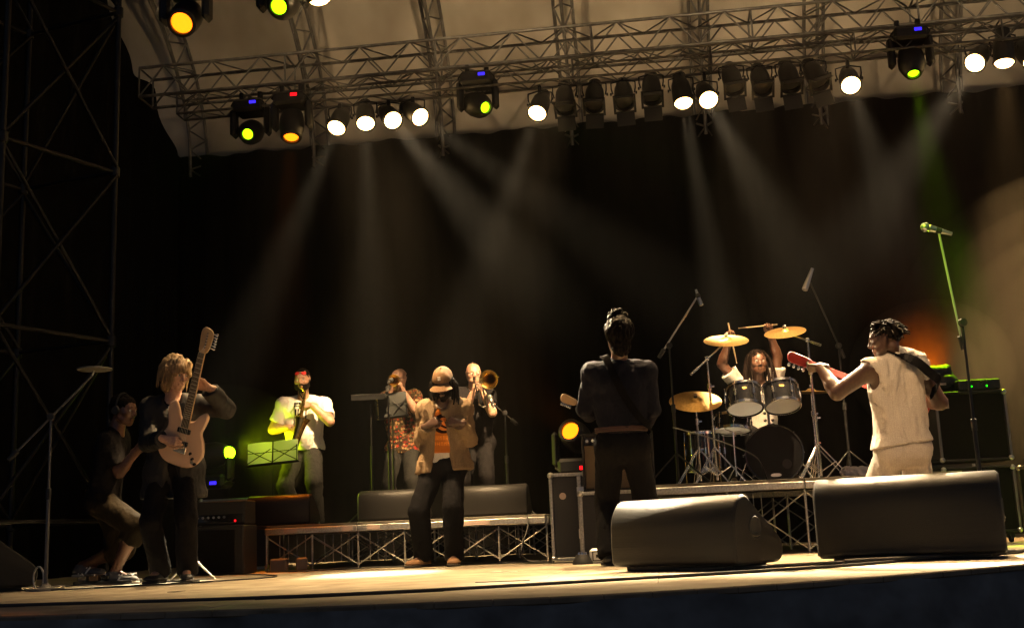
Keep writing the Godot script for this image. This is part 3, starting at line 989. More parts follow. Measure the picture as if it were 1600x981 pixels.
func trunk(f: Field, j: Dictionary, t: float, bulk := 1.0, belly := 0.0, flare := 0.0) -> void:
	var fw: Vector3 = j.fwd
	var side: Vector3 = (j.sb - j.sa).normalized()
	var hw: float = j.sa.distance_to(j.sb) * 0.5
	hw = maxf(hw, 0.15)
	var up: Vector3 = (j.neck - j.pel).normalized()
	side = (side - up * side.dot(up)).normalized()
	var chest: Vector3 = j.pel.lerp(j.neck, 0.7)
	var waist: Vector3 = j.pel.lerp(j.neck, 0.28)
	for s in [-1.0, 1.0]:
		f.cap(chest + side * s * hw * 0.46, waist + side * s * hw * 0.36, 0.112 * bulk + t, 0.1 * bulk + t + flare * 0.4, 0.05, fw, 0.82)
		var sh: Vector3 = j.sa if s < 0.0 else j.sb
		f.cap(j.neck - up * 0.035 - fw * 0.01, sh, 0.05 + t, 0.056 + t, 0.05)
		f.cap(chest + side * s * hw * 0.5 + up * 0.05, sh, 0.085 + t * 0.7, 0.055 + t, 0.05)
	f.cap(j.ha, j.hb, 0.108 * bulk + t + flare * 0.3, 0.108 * bulk + t + flare * 0.3, 0.05, fw, 0.88)
	f.cap(waist - fw * 0.0, j.pel, 0.11 * bulk + t, 0.115 * bulk + t + flare, 0.05, fw, 0.9)
	if belly > 0.0:
		f.cap(waist + fw * 0.06 - up * 0.02, waist + fw * 0.05 + up * 0.06, 0.1 * bulk + t + belly, 0.09 * bulk + t, 0.08)


func limb_arm(f: Field, j: Dictionary, s: String, t: float, till := 2.0, loose := 0.0) -> void:
	var sh: Vector3 = j["s" + s]
	var el: Vector3 = j["e" + s]
	var wr: Vector3 = j["w" + s]
	if till <= 1.0:
		var e := sh.lerp(el, till)
		var d := (el - sh).normalized()
		f.cap(sh, e + d * 0.03, 0.054 + t, lerpf(0.054, 0.043, till) + t + loose, 0.03, Vector3.ZERO, 1.0, [[d, e]])
	else:
		f.cap(sh, el, 0.054 + t, 0.043 + t, 0.025)
		if till >= 2.0:
			f.cap(el, el.lerp(wr, 0.3), 0.043 + t, 0.043 + t, 0.02)
			f.cap(el.lerp(wr, 0.25), wr, 0.043 + t, 0.028 + t, 0.02)
		else:
			var e := el.lerp(wr, till - 1.0)
			var d := (wr - el).normalized()
			f.cap(el, e + d * 0.03, 0.044 + t, lerpf(0.044, 0.03, till - 1.0) + t + loose, 0.02, Vector3.ZERO, 1.0, [[d, e]])


func limb_leg(f: Field, j: Dictionary, s: String, t: float, till := 2.0, loose := 0.0) -> void:
	var hp: Vector3 = j["h" + s]
	var kn: Vector3 = j["k" + s]
	var an: Vector3 = j["n" + s]
	var fw: Vector3 = (j["t" + s] - an).normalized()
	if till <= 1.0:
		var e := hp.lerp(kn, till)
		var d := (kn - hp).normalized()
		f.cap(hp, e + d * 0.04, 0.092 + t, lerpf(0.09, 0.062, till) + t + loose, 0.03, Vector3.ZERO, 1.0, [[d, e]])
		return
	f.cap(hp, kn, 0.084 + t, 0.056 + t + loose * 0.5, 0.03)
	if till >= 2.0 and loose == 0.0:
		f.cap(kn, kn.lerp(an, 0.35) - fw * 0.012, 0.055 + t, 0.056 + t, 0.02)
		f.cap(kn.lerp(an, 0.3) - fw * 0.012, an, 0.056 + t, 0.036 + t, 0.02)
	else:
		var e := kn.lerp(an, minf(till - 1.0, 1.0))
		var d := (an - kn).normalized()
		f.cap(kn, e + d * 0.05, 0.055 + t + loose * 0.5, 0.044 + t + loose * 0.8, 0.02, Vector3.ZERO, 1.0, [[d, e + d * 0.03]])


# palm, thumb and four fingers, added to the body's mesh. dir: along the fingers, palm: out of the palm, thumb: +1/-1, curl: 0 open .. 1 fist
func hand(mb: MB, wr: Vector3, dir: Vector3, palm: Vector3, thumb: float, curl: Array, k := 1.0) -> void:
	var y := dir.normalized()
	var z := (palm - y * palm.dot(y)).normalized()
	var x := y.cross(z) * thumb
	var p := func(a: float, b: float, c: float) -> Vector3: return wr + (x * a + y * b + z * c) * k
	var f := Field.new(wr - Vector3.ONE * 0.2 * k, wr + Vector3.ONE * 0.2 * k, 0.0055)
	f.cap(wr - y * 0.04, wr + y * 0.01, 0.029 * k, 0.026 * k, 0.01, z, 0.85)
	var kx := [0.03, 0.01, -0.01, -0.029]
	var ky := [0.088, 0.092, 0.087, 0.078]
	var ln := [0.072, 0.08, 0.073, 0.058]
	var rr := [0.0095, 0.01, 0.0095, 0.0085]
	for i in 4:
		var a: Vector3 = p.call(kx[i] * 0.5, 0.01, 0.0)
		var b: Vector3 = p.call(kx[i], ky[i], -0.004)
		f.cap(a, b, 0.0145 * k, 0.0125 * k, 0.014)
		var c: float = curl[i] if curl.size() == 4 else curl[0]
		var an := c * 0.9 + 0.12
		var at := b
		for s in 3:
			var d: Vector3 = y * cos(an) + z * sin(an) + x * (kx[i] * 1.2)
			var e: Vector3 = at + d.normalized() * ln[i] * [0.46, 0.3, 0.24][s] * k
			f.cap(at, e, rr[i] * k * (1.0 - 0.08 * s), rr[i] * k * (0.93 - 0.08 * s), 0.004)
			at = e
			an += c * [1.25, 0.95, 0.6][s] + 0.1
	var cc: float = curl[0]
	var t0: Vector3 = p.call(0.018, 0.022, 0.008)
	var t1: Vector3 = p.call(0.045 - 0.008 * cc, 0.052, 0.016 + 0.014 * cc)
	var t2: Vector3 = p.call(0.056 - 0.022 * cc, 0.08, 0.022 + 0.026 * cc)
	var t3: Vector3 = p.call(0.058 - 0.036 * cc, 0.1, 0.026 + 0.03 * cc)
	f.cap(t0, t1, 0.016 * k, 0.0125 * k, 0.012)
	f.cap(t1, t2, 0.0122 * k, 0.0112 * k, 0.004)
	f.cap(t2, t3, 0.011 * k, 0.009 * k, 0.004)
	f.into(mb)


func head_frame(j: Dictionary, roll := 0.0) -> Transform3D:
	var z: Vector3 = j.look
	var up: Vector3 = Vector3.UP
	var x := up.cross(z).normalized()
	return Transform3D(Basis(x, z.cross(x), z) * Basis(Vector3.BACK, roll), j.head)


func head(mb: MB, h: Transform3D, j: Dictionary, jaw := 1.0, lips := 1.0, fat := 1.0) -> void:
	var f := Field.new(h.origin - Vector3(0.16, 0.22, 0.16), h.origin + Vector3(0.16, 0.15, 0.16), 0.0068)
	var p := func(x: float, y: float, z: float) -> Vector3: return h * Vector3(x, y, z)
	var bx := h.basis.x
	f.cap(p.call(0, 0.038, -0.028), p.call(0, 0.032, 0.018), 0.086, 0.08, 0.02, bx, 0.9)
	f.cap(p.call(0, 0.0, 0.04), p.call(0, -0.062, 0.05), 0.06 * fat, 0.046 * fat, 0.03)
	f.cap(p.call(-0.03 * fat, -0.07, 0.035), p.call(0.03 * fat, -0.07, 0.035), 0.036 * jaw, 0.036 * jaw, 0.025)
	f.cap(p.call(-0.008, -0.096, 0.066), p.call(0.008, -0.096, 0.066), 0.021 * jaw, 0.021 * jaw, 0.02)
	for s in [-1.0, 1.0]:
		f.cap(p.call(0.046 * s * fat, -0.02, 0.066), p.call(0.05 * s * fat, -0.016, 0.045), 0.024, 0.022, 0.02)
		f.cap(p.call(0.054 * s * fat, -0.055, 0.01), p.call(0.056 * s, -0.01, 0.0), 0.022, 0.026, 0.02)
		f.cap(p.call(0.012 * s, -0.034, 0.103), p.call(0.012 * s, -0.034, 0.1), 0.0095, 0.0095, 0.008)
		f.cap(p.call(0.032 * s, 0.006, 0.112), p.call(0.034 * s, 0.005, 0.106), 0.017, 0.017, 0.012, Vector3.ZERO, 1.0, [], true)
		f.cap(p.call(0.078 * s, 0.016, -0.008), p.call(0.077 * s, -0.026, 0.002), 0.022, 0.013, 0.006, (bx * s + h.basis.z * 0.35).normalized(), 0.35)
	f.cap(p.call(-0.036, 0.025, 0.084), p.call(0.036, 0.025, 0.084), 0.013, 0.013, 0.015)
	f.cap(p.call(0, 0.012, 0.096), p.call(0, -0.028, 0.114), 0.0095, 0.0125, 0.01)
	f.cap(p.call(-0.017, -0.061, 0.094), p.call(0.017, -0.061, 0.094), 0.0075 * lips, 0.0075 * lips, 0.004)
	f.cap(p.call(-0.014, -0.073, 0.091), p.call(0.014, -0.073, 0.091), 0.008 * lips, 0.008 * lips, 0.004)
	f.cap(p.call(0, -0.055, -0.03), j.neck + Vector3(0, 0.01, 0), 0.054, 0.06, 0.02)
	f.into(mb)


func face_bits(o: Node3D, h: Transform3D, brow: Material) -> void:
	for s in [-1.0, 1.0]:
		var e := MB.new()
		e.ball(h * Vector3(0.032 * s, 0.004, 0.086), 0.0125, 10)
		var eye := part("eye", e, M.eye_white, o)
		var i := MB.new()
		i.ball(h * Vector3(0.0325 * s, 0.003, 0.0958), 0.005, 8)
		part("iris", i, M.eye_dark, eye)
		var b := MB.new()
		b.tube([h * Vector3(0.014 * s, 0.027, 0.099), h * Vector3(0.032 * s, 0.034, 0.096), h * Vector3(0.052 * s, 0.027, 0.08)], [0.004, 0.005, 0.003], 6)
		part("eyebrow", b, brow, o)


func skin_body(o: Node3D, j: Dictionary, m: Material, hands: Array, opt := {}) -> void:
	var keys := ["pel", "neck", "sa", "sb", "ea", "eb", "wa", "wb", "ha", "hb", "ka", "kb", "na", "nb", "ta", "tb"]
	var pts := []
	for k in keys:
		pts.append(j[k])
	var bx := span(pts, 0.19)
	var f := Field.new(bx[0], bx[1], CELL)
	trunk(f, j, 0.0, opt.get("bulk", 1.0) * 0.97)
	for s in ["a", "b"]:
		limb_arm(f, j, s, opt.get("arm", 0.0))
		limb_leg(f, j, s, 0.0)
		f.cap(j["n" + s], j["t" + s], 0.038, 0.028, 0.02)
	f.cap(j.neck - Vector3(0, 0.03, 0), j.neck.lerp(j.head, 0.5), 0.062, 0.054, 0.03)
	var mb := MB.new()
	f.into(mb)
	head(mb, head_frame(j, opt.get("roll", 0.0)), j, opt.get("jaw", 1.0), opt.get("lips", 1.0), opt.get("fat", 1.0))
	for h in hands:
		hand(mb, h[0], h[1], h[2], h[3], h[4], j.k)
	part("body", mb, m, o)


# a shirt, tunic or jacket: t thickness, sl sleeve length (0 none, 1 elbow, 2 wrist), hem height over the hips
func top(o: Node3D, called: String, j: Dictionary, m: Material, opt := {}) -> MeshInstance3D:
	var t: float = opt.get("t", 0.016)
	var sl: float = opt.get("sleeve", 0.6)
	var pts := [j.pel, j.neck, j.sa, j.sb, j.ha, j.hb]
	if sl > 0.0:
		pts.append(j.ea)
		pts.append(j.eb)
	if sl > 1.0:
		pts.append(j.wa)
		pts.append(j.wb)
	var drop: float = opt.get("drop", 0.0)
	if drop > 0.0:
		pts.append(j.pel - Vector3(0, drop, 0))
	var bx := span(pts, 0.24)
	var f := Field.new(bx[0], bx[1], opt.get("cell", 0.0145))
	trunk(f, j, t, opt.get("bulk", 1.0), opt.get("belly", 0.0), opt.get("flare", 0.0))
	var up: Vector3 = (j.neck - j.pel).normalized()
	if drop > 0.0:
		var side: Vector3 = (j.sb - j.sa).normalized()
		for s in [-1.0, 1.0]:
			f.cap(j.pel + side * s * 0.07 + up * 0.08, j.pel + side * s * 0.085 - Vector3(0, drop + 0.06, 0), 0.095 + t, 0.115 + t + opt.get("flare", 0.0), 0.05, j.fwd, 0.85)
	if sl > 0.0:
		for s in ["a", "b"]:
			limb_arm(f, j, s, t + opt.get("arm", 0.0), sl, opt.get("cuff", 0.008))
	var hem: Vector3 = opt.get("hem_n", Vector3.DOWN)
	f.rough(cloth_noise, opt.get("fold", 0.013), opt.get("fold_scale", Vector3(1, 0.55, 1)))
	f.rough(cloth_noise, 0.0035, Vector3(2.6, 1.2, 2.6), true)
	f.plane(hem.normalized(), j.pel + up * opt.get("hem", -0.05) - Vector3(0, drop, 0))
	if opt.get("open", 0.0) > 0.0:  # an open front
		var fw: Vector3 = j.fwd
		var c: Vector3 = j.pel.lerp(j.neck, 0.5) + fw * 0.2
		for y in 8:
			var a: Vector3 = j.pel.lerp(j.neck, -0.4 + y * 0.2) + fw * 0.17
			var b: Vector3 = j.pel.lerp(j.neck, -0.2 + y * 0.2) + fw * 0.17
			var w: float = opt.open * lerpf(1.0, 0.75, y / 7.0)
			f.cap(a, b, w, w, 0.004, fw, 0.9, [], true)
		f.cap(j.neck + fw * 0.06 + Vector3(0, 0.05, 0), j.neck + fw * 0.1, 0.075, 0.08, 0.01, Vector3.ZERO, 1.0, [], true)
	else:
		f.cap(j.neck + Vector3(0, 0.07, 0) + j.fwd * 0.03, j.neck + Vector3(0, 0.02, 0) + j.fwd * 0.05, 0.078, opt.get("scoop", 0.066), 0.01, Vector3.ZERO, 1.0, [], true)
	if opt.has("tank"):  # arm holes
		for s in ["a", "b"]:
			var d: Vector3 = (j["s" + s] - j.neck).normalized()
			f.cap(j["s" + s] + d * 0.05 - Vector3(0, 0.05, 0), j["s" + s] + d * 0.07, 0.09, 0.085, 0.01, Vector3.ZERO, 1.0, [], true)
	var mb := MB.new()
	if opt.has("print"):
		var side: Vector3 = (j.sb - j.sa).normalized()
		var c: Vector3 = j.pel.lerp(j.neck, opt.print)
		var w: float = opt.get("print_w", 0.5)
		f.into(mb, func(p: Vector3) -> Vector2:
			var q := p - c
			if q.dot(j.fwd) < 0.0:
				return Vector2(0.02, 0.02)
			return Vector2(q.dot(side) / w + 0.5, 0.5 - q.dot(up) / w).clamp(Vector2(0.01, 0.01), Vector2(0.99, 0.99)))
	else:
		f.into(mb)
	return part(called, mb, m, o)


func trousers(o: Node3D, called: String, j: Dictionary, m: Material, t := 0.014, till := 2.0, loose := 0.02, top_h := 0.1) -> MeshInstance3D:
	var pts := [j.pel, j.ha, j.hb, j.ka, j.kb, j.na, j.nb]
	var bx := span(pts, 0.2)
	var f := Field.new(bx[0], bx[1], 0.0145)
	f.cap(j.ha, j.hb, 0.108 + t, 0.108 + t, 0.04, j.fwd, 0.88)
	f.cap(j.pel + Vector3(0, 0.12, 0), j.pel, 0.118 + t, 0.122 + t, 0.04, j.fwd, 0.86)
	for s in ["a", "b"]:
		limb_leg(f, j, s, t, till, loose)
	f.rough(cloth_noise, 0.011, Vector3(1, 0.6, 1))
	f.rough(cloth_noise, 0.004, Vector3(2.4, 1.2, 2.4), true)
	f.plane(Vector3.UP, j.pel + Vector3(0, top_h, 0))
	var mb := MB.new()
	f.into(mb)
	return part(called, mb, m, o)


func shoes(o: Node3D, j: Dictionary, m: Material, sole: Material, called := "shoe", high := 0.0, k := 1.0) -> Array:
	var r := []
	for s in ["a", "b"]:
		var an: Vector3 = j["n" + s]
		var to: Vector3 = j["t" + s]
		var fw := Vector3(to.x - an.x, 0, to.z - an.z).normalized()
		var fl := an.y - 0.085
		var base := Vector3(an.x, fl, an.z)
		var bx := span([an + Vector3(0, high, 0), base - fw * 0.07, base + fw * 0.22], 0.07)
		var f := Field.new(bx[0], bx[1], 0.009)
		f.cap(base - fw * 0.035 + Vector3(0, 0.04, 0), base + fw * 0.03 + Vector3(0, 0.05, 0), 0.042 * k, 0.045 * k, 0.02)
		f.cap(base + fw * 0.03 + Vector3(0, 0.04, 0), base + fw * 0.165 + Vector3(0, 0.028, 0), 0.047 * k, 0.044 * k, 0.03, Vector3.UP, 0.75)
		f.cap(base + Vector3(0, 0.05, 0), an + Vector3(0, 0.02 + high, 0), 0.045 * k, 0.048 * k, 0.02, Vector3.ZERO, 1.0, [[Vector3.UP, an + Vector3(0, 0.015 + high, 0)]])
		f.plane(Vector3.DOWN, base + Vector3(0, 0.022, 0))
		var mb := MB.new()
		f.into(mb)
		var sh := part(called, mb, m, o)
		r.append(sh)
		var g := Field.new(bx[0], bx[1], 0.009)
		g.cap(base - fw * 0.035 + Vector3(0, 0.01, 0), base + fw * 0.165 + Vector3(0, 0.01, 0), 0.046 * k, 0.05 * k, 0.02)
		g.plane(Vector3.DOWN, base + Vector3(0, 0.001, 0))
		g.plane(Vector3.UP, base + Vector3(0, 0.021, 0))
		var gm := MB.new()
		g.into(gm)
		part("sole", gm, sole, sh)
	return r


func belt(o: Node3D, j: Dictionary, m: Material, h := 0.08, called := "belt", r := 0.15) -> void:
	var side: Vector3 = (j.hb - j.ha).normalized()
	var pts := []
	for k in 25:
		var a := TAU * k / 24.0
		pts.append(j.pel + Vector3(0, h, 0) + side * cos(a) * r * 1.22 + j.fwd * sin(a) * r * 0.9)
	var mb := MB.new()
	for dy in [-0.012, 0.0, 0.012]:
		var q := []
		for p in pts:
			q.append(p + Vector3(0, dy, 0))
		mb.tube(q, 0.008, 6, false)
	part(called, mb, m, o)


func strap(o: Node3D, called: String, m: Material, pts: Array, w: float, nrm: Array) -> void:
	var c := spline(pts, 6)
	var mb := MB.new()
	for i in c.size() - 1:
		var f := float(i) / (c.size() - 1) * (nrm.size() - 1)
		var nn: Vector3 = nrm[int(f)].lerp(nrm[mini(int(f) + 1, nrm.size() - 1)], f - int(f)).normalized()
		var d: Vector3 = (c[i + 1] - c[i]).normalized()
		var x := d.cross(nn).normalized()
		mb.box((c[i] + c[i + 1]) * 0.5, Vector3(w, c[i].distance_to(c[i + 1]) + 0.004, 0.006), Basis(x, d, x.cross(d)), 0.001)
	part(called, mb, m, o)


func locks(o: Node3D, h: Transform3D, m: Material, n: int, length: float, fall: float, back_only: bool, r := 0.012, spread := 0.03, seed_ := 5, front := 0.35) -> void:
	var rg := RandomNumberGenerator.new()
	rg.seed = seed_
	var mb := MB.new()
	var cap := Field.new(h.origin - Vector3.ONE * 0.17, h.origin + Vector3.ONE * 0.17, 0.0095)
	cap.cap(h * Vector3(0, 0.046, -0.034), h * Vector3(0, 0.042, 0.012), 0.092, 0.08, 0.02, h.basis.x, 0.92)
	cap.plane((h.basis * Vector3(0, -0.75, 0.6)).normalized(), h * Vector3(0, 0.035, 0.07))
	cap.rough(hair_noise, 0.014, Vector3.ONE * 2.0)
	cap.into(mb)
	for i in n:
		var az := rg.randf_range(-PI, PI)
		var el := rg.randf_range(0.0, 1.25)
		var d := Vector3(sin(az) * cos(el), sin(el), cos(az) * cos(el))
		if d.z > front or (d.z > -0.2 and absf(d.x) < 0.5 and front < 0.5):
			d.z = -absf(d.z)
		var a := h * (Vector3(0, 0.04, -0.01) + d * Vector3(0.078, 0.082, 0.09))
		var out := h.basis * d
		var ln := length * rg.randf_range(0.7, 1.15)
		var q := a + out * ln * 0.3 * (1.0 - fall * 0.4)
		var side := Vector3(out.x, 0, out.z).normalized() * spread
		var e := a + out * ln * (1.0 - fall) + side + Vector3.DOWN * ln * fall + Vector3(rg.randf_range(-1, 1), 0, rg.randf_range(-1, 1)) * 0.02
		if back_only and fall > 0.5:
			q += Vector3(out.x, 0, out.z) * 0.02
		var path := bez(a - out * 0.01, q, e.lerp(q, 0.4) + side * 0.4, e, 6)
		for k in path.size():
			path[k] += Vector3(rg.randf_range(-1, 1), 0, rg.randf_range(-1, 1)) * 0.004
		mb.tube(path, [r * 0.9, r, r, r * 0.95, r * 0.9, r * 0.8, r * 0.5], 6)
	part("hair", mb, m, o)


func jn(key: String) -> Dictionary:
	var j: Dictionary = JOINTS[key].duplicate()
	return j


func people_materials() -> void:
	cloth_noise.seed = 3
	cloth_noise.frequency = 9.0
	cloth_noise.fractal_octaves = 3
	cloth_noise.noise_type = FastNoiseLite.TYPE_SIMPLEX_SMOOTH
	cloth_noise.domain_warp_enabled = true
	cloth_noise.domain_warp_amplitude = 0.08
	cloth_noise.domain_warp_frequency = 4.0
	hair_noise.seed = 8
	hair_noise.frequency = 22.0
	hair_noise.fractal_octaves = 2
	var weave := noise_tex(0.16, Color.BLACK, Color.WHITE, 256, 31, FastNoiseLite.TYPE_SIMPLEX, 2, true, 4.0)
	var mott := noise_tex(0.03, Color(0.78, 0.76, 0.75), Color(1, 1, 1), 256, 33)
	mat("skin_fair", Color(0.55, 0.32, 0.22), 0.45, 0, mott, 6.0)
	mat("skin_tan", Color(0.46, 0.26, 0.17), 0.45, 0, mott, 6.0)
	mat("skin_dark", Color(0.085, 0.042, 0.026), 0.38, 0, mott, 6.0)
	mat("skin_brown", Color(0.16, 0.075, 0.045), 0.38, 0, mott, 6.0)
	mat("eye_white", Color(0.6, 0.58, 0.55), 0.2)
	mat("eye_dark", Color(0.02, 0.012, 0.01), 0.1)
	mat("hair_blond", Color(0.52, 0.34, 0.15), 0.5, 0, noise_tex(0.09, Color(0.45, 0.42, 0.4), Color(1, 1, 1), 256, 35), 5.0, weave, 0.8, 12.0)
	mat("hair_dark", Color(0.008, 0.006, 0.005), 0.6, 0, null, 1.0, weave, 1.0, 14.0)
	mat("hair_brown", Color(0.014, 0.008, 0.006), 0.6, 0, null, 1.0, weave, 1.0, 14.0)
	for k in ["hair_dark", "hair_brown"]:
		M[k].metallic_specular = 0.15
	mat("denim_dark", Color(0.009, 0.009, 0.011), 0.9, 0, mott, 4.0, weave, 0.8, 12.0)
	mat("denim_green", Color(0.03, 0.03, 0.028), 0.9, 0, mott, 4.0, weave, 0.8, 12.0)
	mat("black_shirt", Color(0.012, 0.011, 0.012), 0.85, 0, mott, 4.0, weave, 0.6, 12.0)
	mat("black_leather", Color(0.009, 0.008, 0.008), 0.7, 0, mott, 5.0, weave, 0.3, 8.0)
	mat("navy_shirt", Color(0.013, 0.014, 0.023), 0.9, 0, mott, 4.0, weave, 0.8, 12.0)
	mat("tan_jacket", Color(0.27, 0.19, 0.115), 0.85, 0, mott, 3.5, weave, 0.8, 10.0)
	mat("white_cotton", Color(0.72, 0.69, 0.64), 0.92, 0, mott, 2.5, weave, 0.5, 12.0)
	mat("white_linen", Color(0.66, 0.58, 0.5), 0.92, 0, mott, 3.0, weave, 0.3, 14.0)
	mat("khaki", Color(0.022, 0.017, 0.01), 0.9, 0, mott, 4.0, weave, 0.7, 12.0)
	mat("boot_tan", Color(0.3, 0.16, 0.07), 0.7, 0, mott, 6.0)
	mat("shoe_black", Color(0.015, 0.015, 0.015), 0.5)
	mat("shoe_grey", Color(0.1, 0.095, 0.09), 0.7)
	mat("stripe_white", Color(0.75, 0.73, 0.7), 0.7)
	mat("sole_pale", Color(0.45, 0.42, 0.38), 0.8)
	mat("sole_dark", Color(0.03, 0.025, 0.02), 0.8)
	mat("cap_cloth", Color(0.2, 0.12, 0.065), 0.9, 0, mott, 6.0, weave, 0.7, 14.0)
	mat("red_lens", Color(0.5, 0.03, 0.03), 0.08)
	mat("strap_dark", Color(0.005, 0.0045, 0.005), 0.95)
	mat("belt_brown", Color(0.04, 0.014, 0.012), 0.6)
	mat("strap_red", Color(0.35, 0.02, 0.02), 0.7)


func people() -> void:
	guitarist()
	helper()
	saxophonist()
	trumpeter()
	singer()
	trombonist()
	rhythm_player()
	drummer()
	bassist()


func guitarist() -> void:
	var j := jn("guitarist")
	var o := thing("person", "blond guitarist in dark jacket holding a cream guitar upright at the left", "person", j.root)
	skin_body(o, j, M.skin_fair, [[j.wa, Vector3(0.85, -0.2, -0.05), Vector3(0.1, -0.2, -1), -1.0, [0.4]], [j.wb, Vector3(-0.8, 0.3, 0.25), Vector3(-0.2, 0.1, 1), 1.0, [0.6]]])
	var h := head_frame(j)
	face_bits(o, h, M.hair_blond)
	trousers(o, "trousers", j, M.black_shirt, 0.014, 2.0, 0.025)
	top(o, "shirt", j, M.black_shirt, {"t": 0.006, "sleeve": 0.5, "hem": -0.08})
	top(o, "jacket", j, M.black_leather, {"t": 0.026, "sleeve": 1.93, "hem": -0.1, "drop": 0.16, "open": 0.06, "flare": 0.03, "cuff": 0.012})
	shoes(o, j, M.shoe_black, M.sole_dark)
	# layered chin-length hair with a heavy fringe
	var f := Field.new(h.origin - Vector3.ONE * 0.2, h.origin + Vector3.ONE * 0.19, 0.0085)
	f.cap(h * Vector3(0, 0.045, -0.03), h * Vector3(0, 0.04, 0.025), 0.103, 0.094, 0.02)
	f.cap(h * Vector3(0, 0.0, -0.045), h * Vector3(0, -0.09, -0.04), 0.098, 0.075, 0.03)
	for s in [-1.0, 1.0]:
		f.cap(h * Vector3(0.06 * s, 0.02, 0.01), h * Vector3(0.066 * s, -0.095, 0.0), 0.045, 0.03, 0.03)
		f.cap(h * Vector3(0.04 * s, 0.09, 0.06), h * Vector3(0.06 * s, 0.02, 0.085), 0.035, 0.022, 0.02)
	f.cap(h * Vector3(0, -0.03, 0.13), h * Vector3(0, -0.1, 0.12), 0.062, 0.06, 0.01, Vector3.ZERO, 1.0, [], true)
	f.rough(hair_noise, 0.02, Vector3(1.2, 0.45, 1.2))
	var mb := MB.new()
	f.into(mb)
	var rg := RandomNumberGenerator.new()
	rg.seed = 12
	for i in 90:
		var az := rg.randf_range(-2.6, 2.6) + PI
		var d := Vector3(sin(az), rg.randf_range(-0.2, 0.8), cos(az)).normalized()
		var a := h * (Vector3(0, 0.045, -0.02) + d * Vector3(0.095, 0.1, 0.105))
		var e := h * (Vector3(0, rg.randf_range(-0.13, -0.02), -0.02) + Vector3(d.x, 0, d.z).normalized() * Vector3(0.112, 0, 0.125))
		mb.tube(bez(a, a + h.basis * d * 0.025, e + Vector3(0, 0.06, 0), e, 5), [0.006, 0.007, 0.006, 0.005, 0.003, 0.001], 5)
	part("hair", mb, M.hair_blond, o)


func helper() -> void:
	var j := jn("helper")
	var o := thing("person", "stooping person in shorts and striped trainers behind the blond guitarist", "person", j.root)
	skin_body(o, j, M.skin_brown, [[j.wa, Vector3(0.8, 0.5, 0.1), Vector3(0, 0.4, -1), 1.0, [0.6]], [j.wb, Vector3(0.8, 0.5, 0.0), Vector3(0, 0.4, 1), -1.0, [0.6]]])
	var h := head_frame(j)
	face_bits(o, h, M.hair_dark)
	top(o, "t_shirt", j, M.black_shirt, {"sleeve": 0.75, "hem": -0.06, "t": 0.02, "cuff": 0.014})
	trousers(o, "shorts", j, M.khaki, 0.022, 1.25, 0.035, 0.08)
	var sh := shoes(o, j, M.shoe_grey, M.sole_pale, "trainer", 0.0, 1.08)
	for s in 2:
		var k: String = ["a", "b"][s]
		var fw := Vector3(j["t" + k].x - j["n" + k].x, 0, j["t" + k].z - j["n" + k].z).normalized()
		var sd := fw.cross(Vector3.UP)
		var base := Vector3(j["n" + k].x, j["n" + k].y - 0.085, j["n" + k].z)
		for i in 3:
			for w in [-1.0, 1.0]:
				var st := MB.new()
				st.tube([base + fw * (0.0 + i * 0.032) + sd * w * 0.051 + Vector3(0, 0.024, 0), base + fw * (0.02 + i * 0.03) + sd * w * 0.047 + Vector3(0, 0.05, 0), base + fw * (0.04 + i * 0.028) + sd * w * 0.03 + Vector3(0, 0.076, 0)], 0.0065, 5)
				part("stripe", st, M.stripe_white, sh[s])
	var f := Field.new(h.origin - Vector3.ONE * 0.17, h.origin + Vector3.ONE * 0.17, 0.009)
	f.cap(h * Vector3(0, 0.045, -0.03), h * Vector3(0, 0.042, 0.015), 0.094, 0.084, 0.02, h.basis.x, 0.92)
	f.cap(h * Vector3(0, -0.02, -0.06), h * Vector3(0, -0.05, -0.06), 0.06, 0.05, 0.03)
	f.plane((h.basis * Vector3(0, -0.55, 0.85)).normalized(), h * Vector3(0, 0.04, 0.07))
	f.rough(hair_noise, 0.012, Vector3(1.5, 0.8, 1.5))
	var mb := MB.new()
	f.into(mb)
	part("hair", mb, M.hair_dark, o)
	# headphones over the ears
	var hp := MB.new()
	hp.tube(bez(h * Vector3(-0.092, 0.0, -0.005), h * Vector3(-0.1, 0.19, -0.01), h * Vector3(0.1, 0.19, -0.01), h * Vector3(0.092, 0.0, -0.005), 14), 0.008, 6)
	var hb := part("headphones", hp, M.black_paint, o)
	for s in [-1.0, 1.0]:
		var c := MB.new()
		c.lathe([Vector2(0, 0.0), Vector2(0.03, 0.0), Vector2(0.036, 0.012), Vector2(0.032, 0.026), Vector2(0, 0.03)], frame_y(h.basis.x * s, h * Vector3(0.078 * s, -0.004, -0.004)), 14)
		part("ear_cup", c, M.black_rubber, hb)


